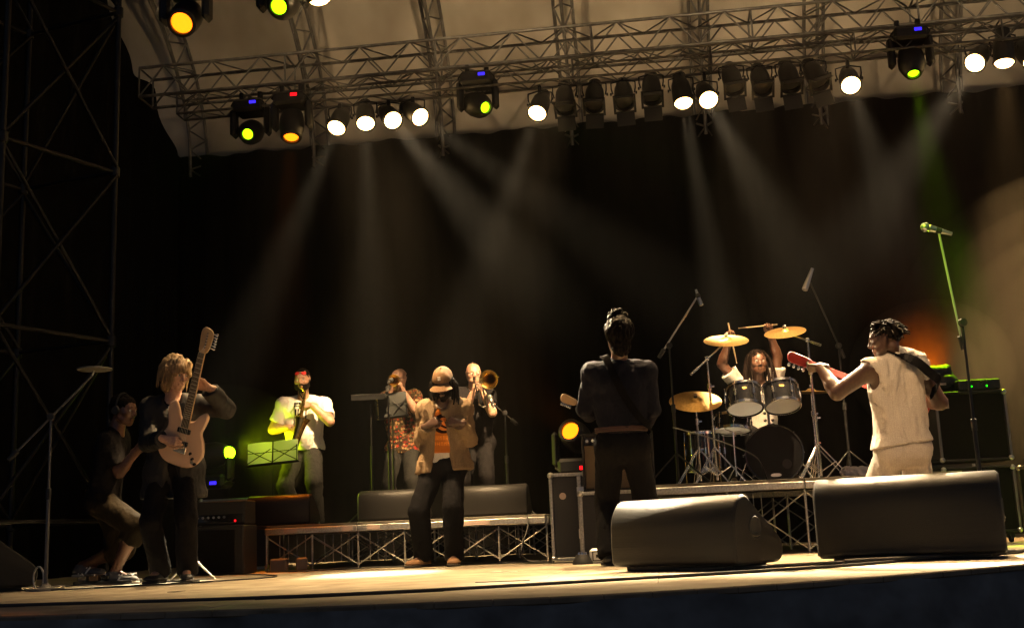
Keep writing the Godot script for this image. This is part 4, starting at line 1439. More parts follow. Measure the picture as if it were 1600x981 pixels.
func saxophonist() -> void:
	var j := jn("saxophonist")
	var o := thing("person", "bearded saxophonist in white t-shirt with red sunglasses pushed up on his head", "person", j.root)
	skin_body(o, j, M.skin_tan, [[j.wa, Vector3(0.75, -0.25, 0.1), Vector3(0.2, 0.1, -1), -1.0, [0.5]], [j.wb, Vector3(-0.85, 0.1, 0.25), Vector3(-0.1, -0.2, -1), 1.0, [0.55]]], {"bulk": 1.1, "arm": 0.008, "fat": 1.08})
	var h := head_frame(j)
	face_bits(o, h, M.hair_dark)
	trousers(o, "jeans", j, M.denim_green, 0.022, 2.0, 0.03)
	top(o, "t_shirt", j, M.tee_print, {"sleeve": 0.72, "bulk": 1.12, "belly": 0.03, "hem": -0.06, "cuff": 0.02, "t": 0.018, "print": 0.72, "print_w": 0.42, "fold": 0.015})
	shoes(o, j, M.shoe_grey, M.sole_pale)
	beard(o, h, M.hair_dark, 0.03)
	var f := Field.new(h.origin - Vector3.ONE * 0.17, h.origin + Vector3.ONE * 0.17, 0.009)
	f.cap(h * Vector3(0, 0.042, -0.032), h * Vector3(0, 0.038, 0.012), 0.09, 0.081, 0.02, h.basis.x, 0.92)
	f.plane((h.basis * Vector3(0, -0.6, 0.8)).normalized(), h * Vector3(0, 0.06, 0.06))
	f.rough(hair_noise, 0.008, Vector3.ONE)
	var mb := MB.new()
	f.into(mb)
	part("hair", mb, M.hair_dark, o)
	var fr := MB.new()
	fr.tube([h * Vector3(-0.085, 0.05, -0.02), h * Vector3(-0.07, 0.075, 0.07), h * Vector3(-0.008, 0.078, 0.094), h * Vector3(0.008, 0.078, 0.094), h * Vector3(0.07, 0.075, 0.07), h * Vector3(0.085, 0.05, -0.02)], 0.004, 6)
	var sg := part("sunglasses", fr, M.black_gloss, o)
	for s in [-1.0, 1.0]:
		var l := MB.new()
		l.ball(h * Vector3(0.037 * s, 0.074, 0.083), Vector3(0.03, 0.022, 0.009), 14, h.basis * Basis(Vector3.UP, 0.35 * s) * Basis(Vector3.RIGHT, -0.5))
		part("lens", l, M.red_lens, sg)


func beard(o: Node3D, h: Transform3D, m: Material, big := 0.02) -> void:
	var f := Field.new(h.origin - Vector3(0.14, 0.2, 0.14), h.origin + Vector3(0.14, 0.08, 0.16), 0.0075)
	f.cap(h * Vector3(-0.04, -0.07, 0.05), h * Vector3(0.04, -0.07, 0.05), 0.04, 0.04, 0.02)
	f.cap(h * Vector3(0, -0.085, 0.062), h * Vector3(0, -0.1 - big * 0.5, 0.07), 0.036, 0.03, 0.02)
	for s in [-1.0, 1.0]:
		f.cap(h * Vector3(0.066 * s, -0.06, 0.02), h * Vector3(0.074 * s, 0.0, 0.012), 0.022, 0.012, 0.02)
		f.cap(h * Vector3(0.03 * s, -0.055, 0.088), h * Vector3(0.0, -0.047, 0.103), 0.008, 0.009, 0.006)
	f.cap(h * Vector3(-0.013, -0.067, 0.115), h * Vector3(0.013, -0.067, 0.115), 0.012, 0.012, 0.004, Vector3.ZERO, 1.0, [], true)
	f.rough(hair_noise, 0.008, Vector3.ONE * 1.6)
	var mb := MB.new()
	f.into(mb)
	part("beard", mb, m, o)


func glasses(o: Node3D, h: Transform3D) -> void:
	var mb := MB.new()
	for s in [-1.0, 1.0]:
		var ring := []
		for k in 13:
			var a := TAU * k / 12.0
			ring.append(h * Vector3(0.034 * s + cos(a) * 0.024, 0.003 + sin(a) * 0.017, 0.108 - absf(0.034 * s + cos(a) * 0.024) * 0.2))
		mb.tube(ring, 0.0022, 5, false)
		mb.tube([h * Vector3(0.058 * s, 0.008, 0.096), h * Vector3(0.084 * s, 0.012, 0.0)], 0.002, 5)
	mb.tube([h * Vector3(-0.01, 0.006, 0.107), h * Vector3(0.01, 0.006, 0.107)], 0.002, 5)
	part("glasses", mb, M.black_gloss, o)


func trumpeter() -> void:
	var j := jn("trumpeter")
	var o := thing("person", "bald trumpeter in flower-patterned shirt between the two music stands", "person", j.root)
	skin_body(o, j, M.skin_fair, [[j.wa, Vector3(0.3, 0.85, 0.35), Vector3(1, -0.2, -0.1), 1.0, [0.7]], [j.wb, Vector3(-0.3, 0.85, 0.35), Vector3(-1, -0.2, -0.1), -1.0, [0.6]]], {"fat": 1.03})
	var h := head_frame(j)
	face_bits(o, h, M.hair_dark)
	glasses(o, h)
	trousers(o, "jeans", j, M.denim_green, 0.012, 2.0, 0.02)
	top(o, "patterned_shirt", j, M.flower_cloth, {"sleeve": 0.9, "hem": -0.09, "cuff": 0.016, "t": 0.02})
	shoes(o, j, M.shoe_black, M.sole_dark)
	stubble(o, h, M.hair_dark)


func stubble(o: Node3D, h: Transform3D, m: Material) -> void:  # a close-cropped ring of hair round a bald crown
	var f := Field.new(h.origin - Vector3.ONE * 0.16, h.origin + Vector3.ONE * 0.16, 0.009)
	f.cap(h * Vector3(0, 0.034, -0.028), h * Vector3(0, 0.03, 0.0), 0.0885, 0.082, 0.02, h.basis.x, 0.905)
	f.plane((h.basis * Vector3(0, 0.85, 0.5)).normalized(), h * Vector3(0, 0.035, 0.0))
	f.plane((h.basis * Vector3(0, -1, 0.2)).normalized(), h * Vector3(0, -0.03, 0.0))
	var mb := MB.new()
	f.into(mb)
	part("hair", mb, m, o)


func singer() -> void:
	var j := jn("singer")
	var o := thing("person", "singer in tan jacket, cap and orange printed shirt holding his lapels", "person", j.root)
	skin_body(o, j, M.skin_dark, [[j.wa, Vector3(0.75, 0.3, 0.1), Vector3(0.2, -0.2, -1), -1.0, [0.8]], [j.wb, Vector3(-0.85, 0.15, 0.1), Vector3(-0.2, -0.2, -1), 1.0, [0.8]]], {"lips": 1.2})
	var h := head_frame(j)
	face_bits(o, h, M.hair_dark)
	trousers(o, "jeans", j, M.denim_dark, 0.02, 2.0, 0.03, 0.06)
	top(o, "undershirt", j, M.white_cotton, {"t": 0.008, "sleeve": 0.0, "hem": -0.02, "drop": 0.05, "scoop": 0.06})
	top(o, "printed_shirt", j, M.orange_print, {"t": 0.018, "sleeve": 0.3, "hem": 0.07, "print": 0.66, "print_w": 0.44, "scoop": 0.085})
	var jk := top(o, "jacket", j, M.tan_jacket, {"t": 0.036, "sleeve": 1.9, "hem": -0.05, "drop": 0.04, "open": 0.1, "flare": 0.03, "arm": -0.016, "cuff": 0.016, "hem_n": Vector3(0.05, -1, 0), "fold": 0.02, "cell": 0.0135})
	# lapels, pocket flaps, buttons
	for s in [-1.0, 1.0]:
		var side: Vector3 = (j.sb - j.sa).normalized()
		var lp := MB.new()
		lp.slab(outline([Vector2(0, 0.0), Vector2(0.035, 0.08), Vector2(0.06, 0.15), Vector2(0.03, 0.19), Vector2(0.005, 0.2), Vector2(-0.012, 0.1)], 4), 0.012, Transform3D(Basis(side * s, (Vector3.UP - j.fwd * 0.12).normalized(), j.fwd * s).orthonormalized(), j.pel.lerp(j.neck, 0.63) + side * s * 0.085 + j.fwd * 0.145), 0.003)
		part("lapel", lp, M.tan_jacket, jk)
		var pk := MB.new()
		pk.box(j.pel + side * s * 0.15 + j.fwd * 0.115 + Vector3(0, -0.02, 0), Vector3(0.12, 0.05, 0.014), Basis(Vector3.UP, -0.5 * s), 0.005)
		part("pocket_flap", pk, M.tan_jacket, jk)
	var sh := shoes(o, j, M.boot_tan, M.sole_dark, "boot", 0.06, 1.12)
	# peaked cap
	var f := Field.new(h.origin - Vector3.ONE * 0.19, h.origin + Vector3.ONE * 0.19, 0.008)
	f.cap(h * Vector3(0, 0.055, -0.03), h * Vector3(0, 0.05, 0.018), 0.096, 0.091, 0.02, h.basis.x, 0.93)
	f.plane(h.basis * Vector3(0, -1, 0.12).normalized(), h * Vector3(0, 0.035, 0))
	var mb := MB.new()
	f.into(mb)
	var cp := part("cap", mb, M.cap_cloth, o)
	var pk := MB.new()
	pk.sheet(func(u: float, w: float) -> Vector3:
		var a := lerpf(-1.0, 1.0, u)
		var r := lerpf(0.095, 0.095 + 0.082 * sqrt(maxf(cos(a * 1.15), 0.0)), w)
		return h * Vector3(sin(a) * r * 0.84, 0.036 - 0.012 * w - 0.03 * (1.0 - cos(a)) - 0.015 * w, cos(a) * r + 0.012), 20, 6)
	pk.sheet(func(u: float, w: float) -> Vector3:
		var a := lerpf(-1.0, 1.0, u)
		var r := lerpf(0.095, 0.095 + 0.082 * sqrt(maxf(cos(a * 1.15), 0.0)), w)
		return h * Vector3(sin(a) * r * 0.84, 0.031 - 0.012 * w - 0.03 * (1.0 - cos(a)) - 0.015 * w, cos(a) * r + 0.012), 20, 6)
	part("peak", pk, M.cap_cloth, cp)
	var bd := MB.new()
	bd.box(h * Vector3(-0.008, 0.098, 0.103), Vector3(0.008, 0.034, 0.006), h.basis * Basis(Vector3.RIGHT, -0.45), 0.002)
	bd.box(h * Vector3(0.006, 0.098, 0.103), Vector3(0.007, 0.034, 0.006), h.basis * Basis(Vector3.RIGHT, -0.45), 0.002)
	part("badge", bd, M.stripe_white, cp)
	var bt := MB.new()
	bt.ball(h * Vector3(0, 0.152, -0.005), Vector3(0.008, 0.005, 0.008), 8)
	part("button", bt, M.cap_cloth, cp)
	locks(o, Transform3D(h.basis, h.origin - Vector3(0, 0.03, 0.015)), M.hair_dark, 40, 0.24, 0.92, true, 0.011, 0.02, 21, 0.1)
	beard(o, h, M.hair_dark, 0.03)


func trombonist() -> void:
	var j := jn("trombonist")
	var o := thing("person", "bald trombonist in dark t-shirt, pink under the lamp, right of the singer", "person", j.root)
	skin_body(o, j, M.skin_fair, [[j.wa, Vector3(0.3, 0.8, 0.3), Vector3(0.8, -0.2, -0.4), 1.0, [0.7]], [j.wb, Vector3(-0.4, 0.8, 0.3), Vector3(-1, -0.2, -0.2), -1.0, [0.7]]], {"bulk": 1.06, "arm": 0.006, "fat": 1.05})
	var h := head_frame(j)
	face_bits(o, h, M.hair_brown)
	glasses(o, h)
	trousers(o, "trousers", j, M.black_shirt, 0.018, 2.0, 0.025)
	top(o, "t_shirt", j, M.black_shirt, {"sleeve": 0.6, "bulk": 1.08, "hem": -0.09, "cuff": 0.016, "belly": 0.02})
	shoes(o, j, M.shoe_black, M.sole_dark)


func rhythm_player() -> void:
	var j := jn("rhythm")
	var o := thing("person", "guitarist seen from behind in long-sleeved navy shirt with hair tied up", "person", j.root)
	skin_body(o, j, M.skin_brown, [[j.wa, Vector3(-0.7, 0.1, -0.6), Vector3(0, 0.9, -0.3), 1.0, [0.7]], [j.wb, Vector3(-0.6, -0.2, -0.7), Vector3(-0.5, 0, 0.8), 1.0, [0.5]]])
	var h := head_frame(j)
	face_bits(o, h, M.hair_dark)
	trousers(o, "trousers", j, M.denim_dark, 0.02, 2.0, 0.03, 0.09)
	top(o, "shirt", j, M.navy_shirt, {"sleeve": 1.93, "hem": 0.05, "t": 0.017, "bulk": 0.97, "cuff": 0.006, "fold": 0.016})
	belt(o, j, M.belt_brown, 0.085, "belt", 0.153)
	shoes(o, j, M.shoe_black, M.sole_dark)
	var f := Field.new(h.origin - Vector3(0.17, 0.2, 0.17), h.origin + Vector3(0.17, 0.26, 0.17), 0.0085)
	f.cap(h * Vector3(0, 0.042, -0.036), h * Vector3(0, 0.04, 0.01), 0.108, 0.092, 0.02)
	f.cap(h * Vector3(0, -0.02, -0.06), h * Vector3(0, -0.095, -0.055), 0.082, 0.066, 0.03)
	f.cap(h * Vector3(0.0, 0.125, -0.03), h * Vector3(0.0, 0.165, -0.035), 0.06, 0.046, 0.02)
	f.plane((h.basis * Vector3(0, -0.5, 0.86)).normalized(), h * Vector3(0, 0.04, 0.07))
	f.rough(hair_noise, 0.016, Vector3(1.4, 0.7, 1.4))
	var mb := MB.new()
	f.into(mb)
	var rg := RandomNumberGenerator.new()
	rg.seed = 6
	for i in 26:
		var a := rg.randf_range(0, TAU)
		var c := h * Vector3(0, 0.15, -0.035)
		var d := h.basis * Vector3(cos(a), rg.randf_range(-0.3, 0.9), sin(a)).normalized()
		mb.tube(bez(c, c + d * 0.05, c + d * 0.07 + Vector3(0, 0.01, 0), c + d * 0.08 + Vector3(0, -0.02, 0), 4), [0.012, 0.011, 0.009, 0.007, 0.003], 5)
	part("hair", mb, M.hair_dark, o)
	var b: Vector3 = -j.fwd
	strap(o, "guitar_strap", M.strap_dark, [j.sa.lerp(j.neck, 0.45) - b * 0.06 + Vector3(0, 0.055, 0), j.sa.lerp(j.neck, 0.45) + b * 0.07 + Vector3(0, 0.075, 0), j.pel.lerp(j.neck, 0.8) + b * 0.158 + Vector3(-0.05, 0.0, 0), j.pel.lerp(j.neck, 0.5) + b * 0.162 + Vector3(0.03, 0, 0), j.pel.lerp(j.neck, 0.25) + b * 0.14 + Vector3(0.13, 0, 0), j.pel.lerp(j.neck, 0.16) + Vector3(0.21, 0, 0), j.pel.lerp(j.neck, 0.12) - b * 0.14 + Vector3(0.18, 0, 0)], 0.055, [Vector3.UP, b, b, b, b + Vector3(0.6, 0, 0), Vector3.RIGHT, Vector3.RIGHT - b])


func drummer() -> void:
	var j := jn("drummer")
	var o := thing("person", "drummer with long dreadlocks in white t-shirt, both arms raised behind the toms", "person", j.root)
	skin_body(o, j, M.skin_brown, [[j.wa, Vector3(0.1, 0.95, 0.2), Vector3(0.3, 0.1, 1), 1.0, [0.85]], [j.wb, Vector3(-0.1, 0.95, 0.2), Vector3(-0.3, 0.1, 1), -1.0, [0.85]]], {"lips": 1.2, "arm": 0.004})
	var h := head_frame(j)
	face_bits(o, h, M.hair_dark)
	trousers(o, "trousers", j, M.denim_dark, 0.018, 2.0, 0.02)
	top(o, "t_shirt", j, M.white_cotton, {"sleeve": 0.62, "hem": -0.08, "cuff": 0.026, "t": 0.02, "scoop": 0.08})
	shoes(o, j, M.shoe_black, M.sole_dark)
	locks(o, h, M.hair_brown, 90, 0.42, 0.9, false, 0.011, 0.035, 4, 0.4)


func bassist() -> void:
	var j := jn("bassist")
	var o := thing("person", "bassist in loose white sleeveless tunic, back turned, short dreadlocks lit green", "person", j.root)
	skin_body(o, j, M.skin_dark, [[j.wa, Vector3(-0.75, 0.1, -0.5), Vector3(0.1, 0.7, -0.6), 1.0, [0.6]], [j.wb, Vector3(-0.5, -0.3, -0.8), Vector3(-0.8, 0, 0.3), 1.0, [0.5]]], {"lips": 1.2, "arm": 0.01})
	var h := head_frame(j)
	face_bits(o, h, M.hair_dark)
	trousers(o, "trousers", j, M.white_linen, 0.02, 2.0, 0.045, 0.08)
	top(o, "tunic", j, M.white_linen, {"sleeve": 0.0, "hem": 0.015, "drop": 0.02, "flare": 0.03, "t": 0.018, "bulk": 1.0, "tank": 1, "fold": 0.018, "fold_scale": Vector3(1.2, 0.35, 1.2), "hem_n": Vector3(0.12, -1, 0), "cell": 0.0135})
	shoes(o, j, M.shoe_grey, M.sole_pale)
	locks(o, h, M.hair_dark, 120, 0.085, 0.42, false, 0.0085, 0.008, 9, 0.55)
	var b: Vector3 = -j.fwd
	strap(o, "bass_strap", M.strap_dark, [j.sa.lerp(j.neck, 0.55) - b * 0.1 + Vector3(0, 0.02, 0), j.sa.lerp(j.neck, 0.55) + Vector3(0, 0.085, 0), j.pel.lerp(j.neck, 0.93) + b * 0.115 + Vector3(0.06, 0, 0), j.pel.lerp(j.neck, 0.78) + b * 0.145 + Vector3(0.14, 0, 0), j.pel.lerp(j.neck, 0.66) + b * 0.1 + Vector3(0.22, 0, 0.03), j.pel.lerp(j.neck, 0.55) - b * 0.04 + Vector3(0.24, 0, 0)], 0.07, [Vector3.UP, Vector3.UP, b, b, b + Vector3(0.5, 0, 0), Vector3.RIGHT])
	# white scarf bunched on the far shoulder
	var f := Field.new(j.sb - Vector3.ONE * 0.2, j.sb + Vector3.ONE * 0.2, 0.008)
	f.cap(j.neck + b * 0.05 + Vector3(0.03, 0.03, 0), j.sb + Vector3(-0.02, 0.06, 0) + b * 0.04, 0.03, 0.045, 0.02)
	f.cap(j.sb + Vector3(-0.02, 0.06, 0) + b * 0.04, j.sb + Vector3(0.0, -0.06, 0) + b * 0.09, 0.045, 0.03, 0.02)
	f.rough(cloth_noise, 0.03, Vector3.ONE * 1.8)
	var mb := MB.new()
	f.into(mb)
	part("scarf", mb, M.white_cotton, o)


# ---------------------------------------------------------------- instruments and stage gear
func cable(pts: Array, label: String, r := 0.006, group := "") -> void:
	var mb := MB.new()
	mb.tube(spline(pts, 5), r, 6)
	solo("cable", mb, M.black_rubber, label, "cable", group)


# an electric guitar; bridge and nut in world space, nrm: out of its face
func guitar(called: String, label: String, bridge: Vector3, nut: Vector3, nrm: Vector3, body_m: Material, neck_m: Material, board_m: Material, bass := false, head_m: Material = null, turn_head := 1.0) -> Node3D:
	var y := (nut - bridge).normalized()
	var x := y.cross(nrm).normalized()
	var b := Basis(x, y, x.cross(y))
	var s := bridge.distance_to(nut) / (0.86 if bass else 0.648)
	var o := thing(called, label, "bass guitar" if bass else "guitar", bridge)
	var xf := Transform3D(b * s, Vector3.ZERO)
	xf.basis = Basis(b.x * s, b.y * s, b.z * s)
	var out := outline([Vector2(0.0, -0.13), Vector2(0.1, -0.11), Vector2(0.155, -0.03), Vector2(0.142, 0.06), Vector2(0.115, 0.12), Vector2(0.128, 0.18), Vector2(0.135, 0.235), Vector2(0.11, 0.262), Vector2(0.075, 0.235), Vector2(0.045, 0.19), Vector2(0.0, 0.178), Vector2(-0.045, 0.19), Vector2(-0.075, 0.25), Vector2(-0.105, 0.29), Vector2(-0.138, 0.265), Vector2(-0.138, 0.2), Vector2(-0.12, 0.12), Vector2(-0.14, 0.06), Vector2(-0.16, -0.03), Vector2(-0.105, -0.11)], 5)
	if bass:
		for i in out.size():
			out[i] = out[i] * Vector2(1.05, 1.12)
	var m := MB.new()
	m.slab(out, 0.043, xf * Transform3D(Basis(), Vector3(0, 0, -0.024)), 0.01)
	var body := part("body", m, body_m, o)
	var sc := 0.86 if bass else 0.648
	var nk := MB.new()
	var w0 := 0.031 if bass else 0.025
	var w1 := 0.021 if bass else 0.0185
	var join := 0.14
	nk.slab(PackedVector2Array([Vector2(-w0, join), Vector2(w0, join), Vector2(w1, sc), Vector2(-w1, sc)]), 0.022, xf * Transform3D(Basis(), Vector3(0, 0, -0.006)), 0.007)
	part("neck", nk, neck_m, o)
	var fb := MB.new()
	fb.slab(PackedVector2Array([Vector2(-w0, join), Vector2(w0, join), Vector2(w1, sc), Vector2(-w1, sc)]), 0.006, xf * Transform3D(Basis(), Vector3(0, 0, 0.009)), 0.001)
	var board := part("fingerboard", fb, board_m, o)
	var fr := MB.new()
	for k in range(1, 21):
		var d := sc * pow(0.5, k / 12.0)
		if d < join + 0.01:
			break
		fr.box(xf * Vector3(0, d, 0.0125), Vector3(w1 * 2.2, 0.002, 0.002) * s, b)
	part("frets", fr, M.steel, board)
	var hl := 0.19 if bass else 0.165
	var t := turn_head
	var hd := MB.new()
	hd.slab(outline([Vector2(-0.022, sc + 0.0), Vector2(-0.03 * t, sc + 0.05), Vector2(-0.036 * t, sc + hl * 0.8), Vector2(-0.02 * t, sc + hl), Vector2(0.02 * t, sc + hl * 0.98), Vector2(0.045 * t, sc + hl * 0.8), Vector2(0.04 * t, sc + 0.04), Vector2(0.022, sc + 0.0)], 3), 0.015, xf * Transform3D(Basis(), Vector3(0, 0, -0.006)), 0.003)
	var head_part := part("headstock", hd, head_m if head_m else neck_m, o)
	for k in (4 if bass else 6):
		var yy := sc + 0.04 + (hl - 0.07) * k / (3.0 if bass else 5.0)
		var pg := MB.new()
		pg.lathe([Vector2(0, 0), Vector2(0.005, 0), Vector2(0.005, 0.02), Vector2(0, 0.021)], xf * Transform3D(Basis(Vector3.RIGHT, PI / 2), Vector3(0.015 * t, yy, 0.0)), 8)
		pg.tube([xf * Vector3(0.036 * t, yy, -0.008), xf * Vector3(0.058 * t, yy, -0.008)], 0.004 * s, 6)
		pg.ball(xf * Vector3(0.066 * t, yy, -0.008), Vector3(0.011, 0.009, 0.006) * s * (1.4 if bass else 1.0), 8, b)
		part("tuning_peg", pg, M.chrome, head_part)
	for k in (1 if bass else 2):
		var pu := MB.new()
		pu.box(xf * Vector3(0, 0.03 + 0.085 * k, 0.003), Vector3(0.09, 0.032, 0.016) * s, b, 0.004)
		part("pickup", pu, M.black_gloss, body)
	var br := MB.new()
	br.box(xf * Vector3(0, -0.008, 0.005), Vector3(0.085, 0.035, 0.012) * s, b, 0.003)
	br.box(xf * Vector3(0, -0.03, 0.004), Vector3(0.085, 0.012, 0.01) * s, b, 0.003)
	part("bridge", br, M.chrome, body)
	for k in 3:
		var kn := MB.new()
		kn.lathe([Vector2(0.01, 0), Vector2(0.009, 0.016), Vector2(0, 0.018)], xf * Transform3D(Basis(Vector3.RIGHT, PI / 2), Vector3(0.075 + 0.022 * k, -0.02 - 0.03 * k, -0.002)), 10)
		part("knob", kn, M.black_gloss, body)
	var jk := MB.new()
	jk.lathe([Vector2(0, 0), Vector2(0.014, 0.0), Vector2(0.012, 0.006), Vector2(0, 0.006)], xf * Transform3D(Basis(Vector3.RIGHT, PI / 2), Vector3(0.1, -0.075, -0.003)), 12)
	part("jack_socket", jk, M.chrome, body)
	var st := MB.new()
	var cnt := 4 if bass else 6
	for k in cnt:
		var f := (k - (cnt - 1) * 0.5) / (cnt - 1)
		st.tube([xf * Vector3(f * 0.056, -0.005, 0.014), xf * Vector3(f * 0.036, sc, 0.016), xf * Vector3(0.015 * t, sc + 0.04 + (hl - 0.07) * k / (cnt - 1), 0.012)], (0.0011 if bass else 0.0007) * s, 4, false)
	part("strings", st, M.steel, o)
	return o


func saxophone() -> void:
	var mo: Vector3 = AT.sax_mouth
	var tp: Vector3 = AT.sax_top
	var lo: Vector3 = AT.sax_low
	var be: Vector3 = AT.sax_bell
	var o := thing("saxophone", "gold tenor saxophone held by the bearded man in the white t-shirt", "saxophone", mo)
	var ax := (lo - tp).normalized()
	var bell_dir := Vector3(0.35, 0.75, 0.7).normalized()
	var mp := MB.new()
	var n0 := mo + Vector3(0, 0.0, 0.07)
	mp.tube([mo - mo, n0 - mo], [0.007, 0.012], 10)
	part("mouthpiece", mp, M.black_gloss, o)
	var nk := MB.new()
	nk.tube(bez(n0 - mo, n0 - mo + Vector3(0, 0.01, 0.05), tp - mo - ax * 0.06, tp - mo, 8), [0.009, 0.01, 0.0105, 0.011, 0.0115, 0.012, 0.0125, 0.013, 0.0135], 10)
	part("neck_crook", nk, M.brass, o)
	var bd := MB.new()
	var bow := lo - mo
	var pts := [tp - mo]
	var rad := [0.014]
	for i in range(1, 8):
		pts.append((tp - mo).lerp(bow, i / 8.0))
		rad.append(0.014 + 0.017 * i / 8.0)
	var fwd := Vector3(0.25, 0.0, 1.0).normalized()
	for i in 7:
		var a := PI * i / 6.0
		pts.append(bow + ax * sin(a) * 0.055 + fwd * (0.055 - 0.055 * cos(a)))
		rad.append(0.031 + 0.002 * i)
	var b0: Vector3 = pts[pts.size() - 1]
	var b1 := be - mo
	for i in range(1, 7):
		pts.append(b0.lerp(b1, i / 6.0))
		rad.append([0.045, 0.047, 0.05, 0.055, 0.066, 0.086][i - 1])
	bd.tube(pts, rad, 18, false)
	part("tube", bd, M.brass, o)
	var rim := MB.new()
	var yd: Vector3 = (b1 - b0).normalized()
	rim.lathe([Vector2(0.083, -0.004), Vector2(0.09, 0.0), Vector2(0.086, 0.003), Vector2(0.06, -0.035), Vector2(0.046, -0.08), Vector2(0.04, -0.16)], frame_y(yd, b1), 24)
	part("bell", rim, M.brass, o)
	var side := ax.cross(fwd).normalized()
	for i in 13:
		var c := (tp - mo).lerp(bow, 0.08 + i * 0.068)
		var r := 0.014 + 0.017 * (0.08 + i * 0.068)
		var k := MB.new()
		var dir := (fwd + side * (0.5 if i % 2 else -0.35)).normalized()
		k.lathe([Vector2(0, 0.012), Vector2(0.011 + i * 0.0008, 0.011), Vector2(0.012 + i * 0.0008, 0.006), Vector2(0.008, 0.0)], frame_y(dir, c + dir * r), 10)
		part("key_cup", k, M.brass, o)
	for s in 3:
		var rd := MB.new()
		var off := side * (0.028 - 0.022 * s) + fwd * 0.03
		rd.tube([(tp - mo).lerp(bow, 0.1) + off, (tp - mo).lerp(bow, 0.92) + off * 1.4], 0.0028, 6)
		part("rod", rd, M.brass, o)
	var gd := MB.new()
	gd.tube([(tp - mo).lerp(bow, 0.55) + fwd * 0.035, b1.lerp(b0, 0.5) - fwd * 0.05], 0.004, 6)
	part("brace", gd, M.brass, o)
	var ns := MB.new()
	ns.tube(bez((tp - mo).lerp(bow, 0.12) - fwd * 0.02, Vector3(-0.06, 0.0, 0.0), Vector3(-0.1, 0.02, -0.12), Vector3(-0.03, 0.03, -0.2), 8), 0.006, 6)
	part("neck_strap", ns, M.strap_dark, o)


func trumpet() -> void:
	var a: Vector3 = AT.tpt_mouth
	var b: Vector3 = AT.tpt_bell
	var o := thing("trumpet", "brass trumpet pointing at the camera, held by the bald man in patterned shirt", "trumpet", b)
	var d := (b - a).normalized()
	var x := d.cross(Vector3.UP).normalized()
	var up := x.cross(d)
	var bl := MB.new()
	bl.lathe([Vector2(0.0115, -0.42), Vector2(0.013, -0.25), Vector2(0.017, -0.14), Vector2(0.026, -0.06), Vector2(0.04, -0.022), Vector2(0.06, -0.002), Vector2(0.064, 0.0), Vector2(0.06, 0.001), Vector2(0.037, -0.024), Vector2(0.022, -0.065), Vector2(0.012, -0.14)], frame_y(d), 28)
	part("bell", bl, M.brass, o)
	var tb := MB.new()
	var lo := -up * 0.062
	tb.tube([a - b + lo * 0.6, -d * 0.3 + lo * 0.6, -d * 0.12 + lo * 0.6], 0.006, 8)
	tb.tube(bez(-d * 0.12 + lo * 0.6, -d * 0.06 + lo * 0.6, -d * 0.06 + lo * 1.4, -d * 0.12 + lo * 1.4, 6), 0.007, 8)
	tb.tube([-d * 0.12 + lo * 1.4, -d * 0.26 + lo * 1.4], 0.007, 8)
	tb.tube(bez(-d * 0.42, -d * 0.49, -d * 0.49 + lo, -d * 0.4 + lo, 8), 0.009, 8)
	part("lead_pipe", tb, M.brass, o)
	var mp := MB.new()
	mp.lathe([Vector2(0.005, -0.06), Vector2(0.006, -0.02), Vector2(0.013, -0.004), Vector2(0.013, 0)], frame_y(-d, a - b + lo * 0.6), 12)
	part("mouthpiece", mp, M.silver, o)
	for k in 3:
		var v := MB.new()
		var c := -d * (0.2 + 0.032 * k) + lo * 0.7
		v.lathe([Vector2(0, -0.065), Vector2(0.012, -0.062), Vector2(0.0145, -0.05), Vector2(0.0145, 0.055), Vector2(0.012, 0.062), Vector2(0.004, 0.064), Vector2(0.004, 0.085), Vector2(0.01, 0.086), Vector2(0.01, 0.091), Vector2(0, 0.092)], frame_y(up, c), 12)
		part("valve", v, M.brass, o)


func trombone() -> void:
	var a: Vector3 = AT.tbn_mouth
	var b: Vector3 = AT.tbn_bell
	var e: Vector3 = AT.tbn_slide
	var o := thing("trombone", "brass trombone with its bell towards the camera, held by the bald man at right", "trombone", b)
	var d := Vector3(-0.1, -0.15, 1).normalized()
	var bl := MB.new()
	bl.lathe([Vector2(0.011, -0.55), Vector2(0.015, -0.35), Vector2(0.022, -0.22), Vector2(0.034, -0.12), Vector2(0.052, -0.055), Vector2(0.08, -0.015), Vector2(0.102, 0.0), Vector2(0.105, 0.002), Vector2(0.1, 0.003), Vector2(0.078, -0.016), Vector2(0.048, -0.058), Vector2(0.03, -0.12), Vector2(0.018, -0.22)], frame_y(d), 32)
	part("bell", bl, M.brass, o)
	var sd := (e - a).normalized()
	var x := Vector3(0.075, -0.015, 0)
	for s in 2:
		var t := MB.new()
		t.tube([a - b + x * s, e - b + x * s], 0.0085, 10)
		part("slide_tube", t, M.silver, o)
	var u := MB.new()
	u.tube(bez(e - b, e - b + sd * 0.06, e - b + x + sd * 0.06, e - b + x, 8), 0.0095, 8)
	part("slide_bow", u, M.silver, o)
	var st := MB.new()
	for f in [0.18, 0.3]:
		st.tube([(a - b).lerp(e - b, f), (a - b).lerp(e - b, f) + x], 0.005, 6)
	part("slide_stay", st, M.silver, o)
	var tn := MB.new()
	tn.tube(bez(a - b + x, a - b + x - sd * 0.14, -d * 0.62 - sd * 0.05, -d * 0.54, 10), 0.01, 8)
	part("tuning_slide", tn, M.brass, o)
	var mp := MB.new()
	mp.lathe([Vector2(0.008, -0.06), Vector2(0.01, -0.02), Vector2(0.019, -0.005), Vector2(0.019, 0)], frame_y(-sd, a - b - sd * 0.02), 12)
	part("mouthpiece", mp, M.silver, o)


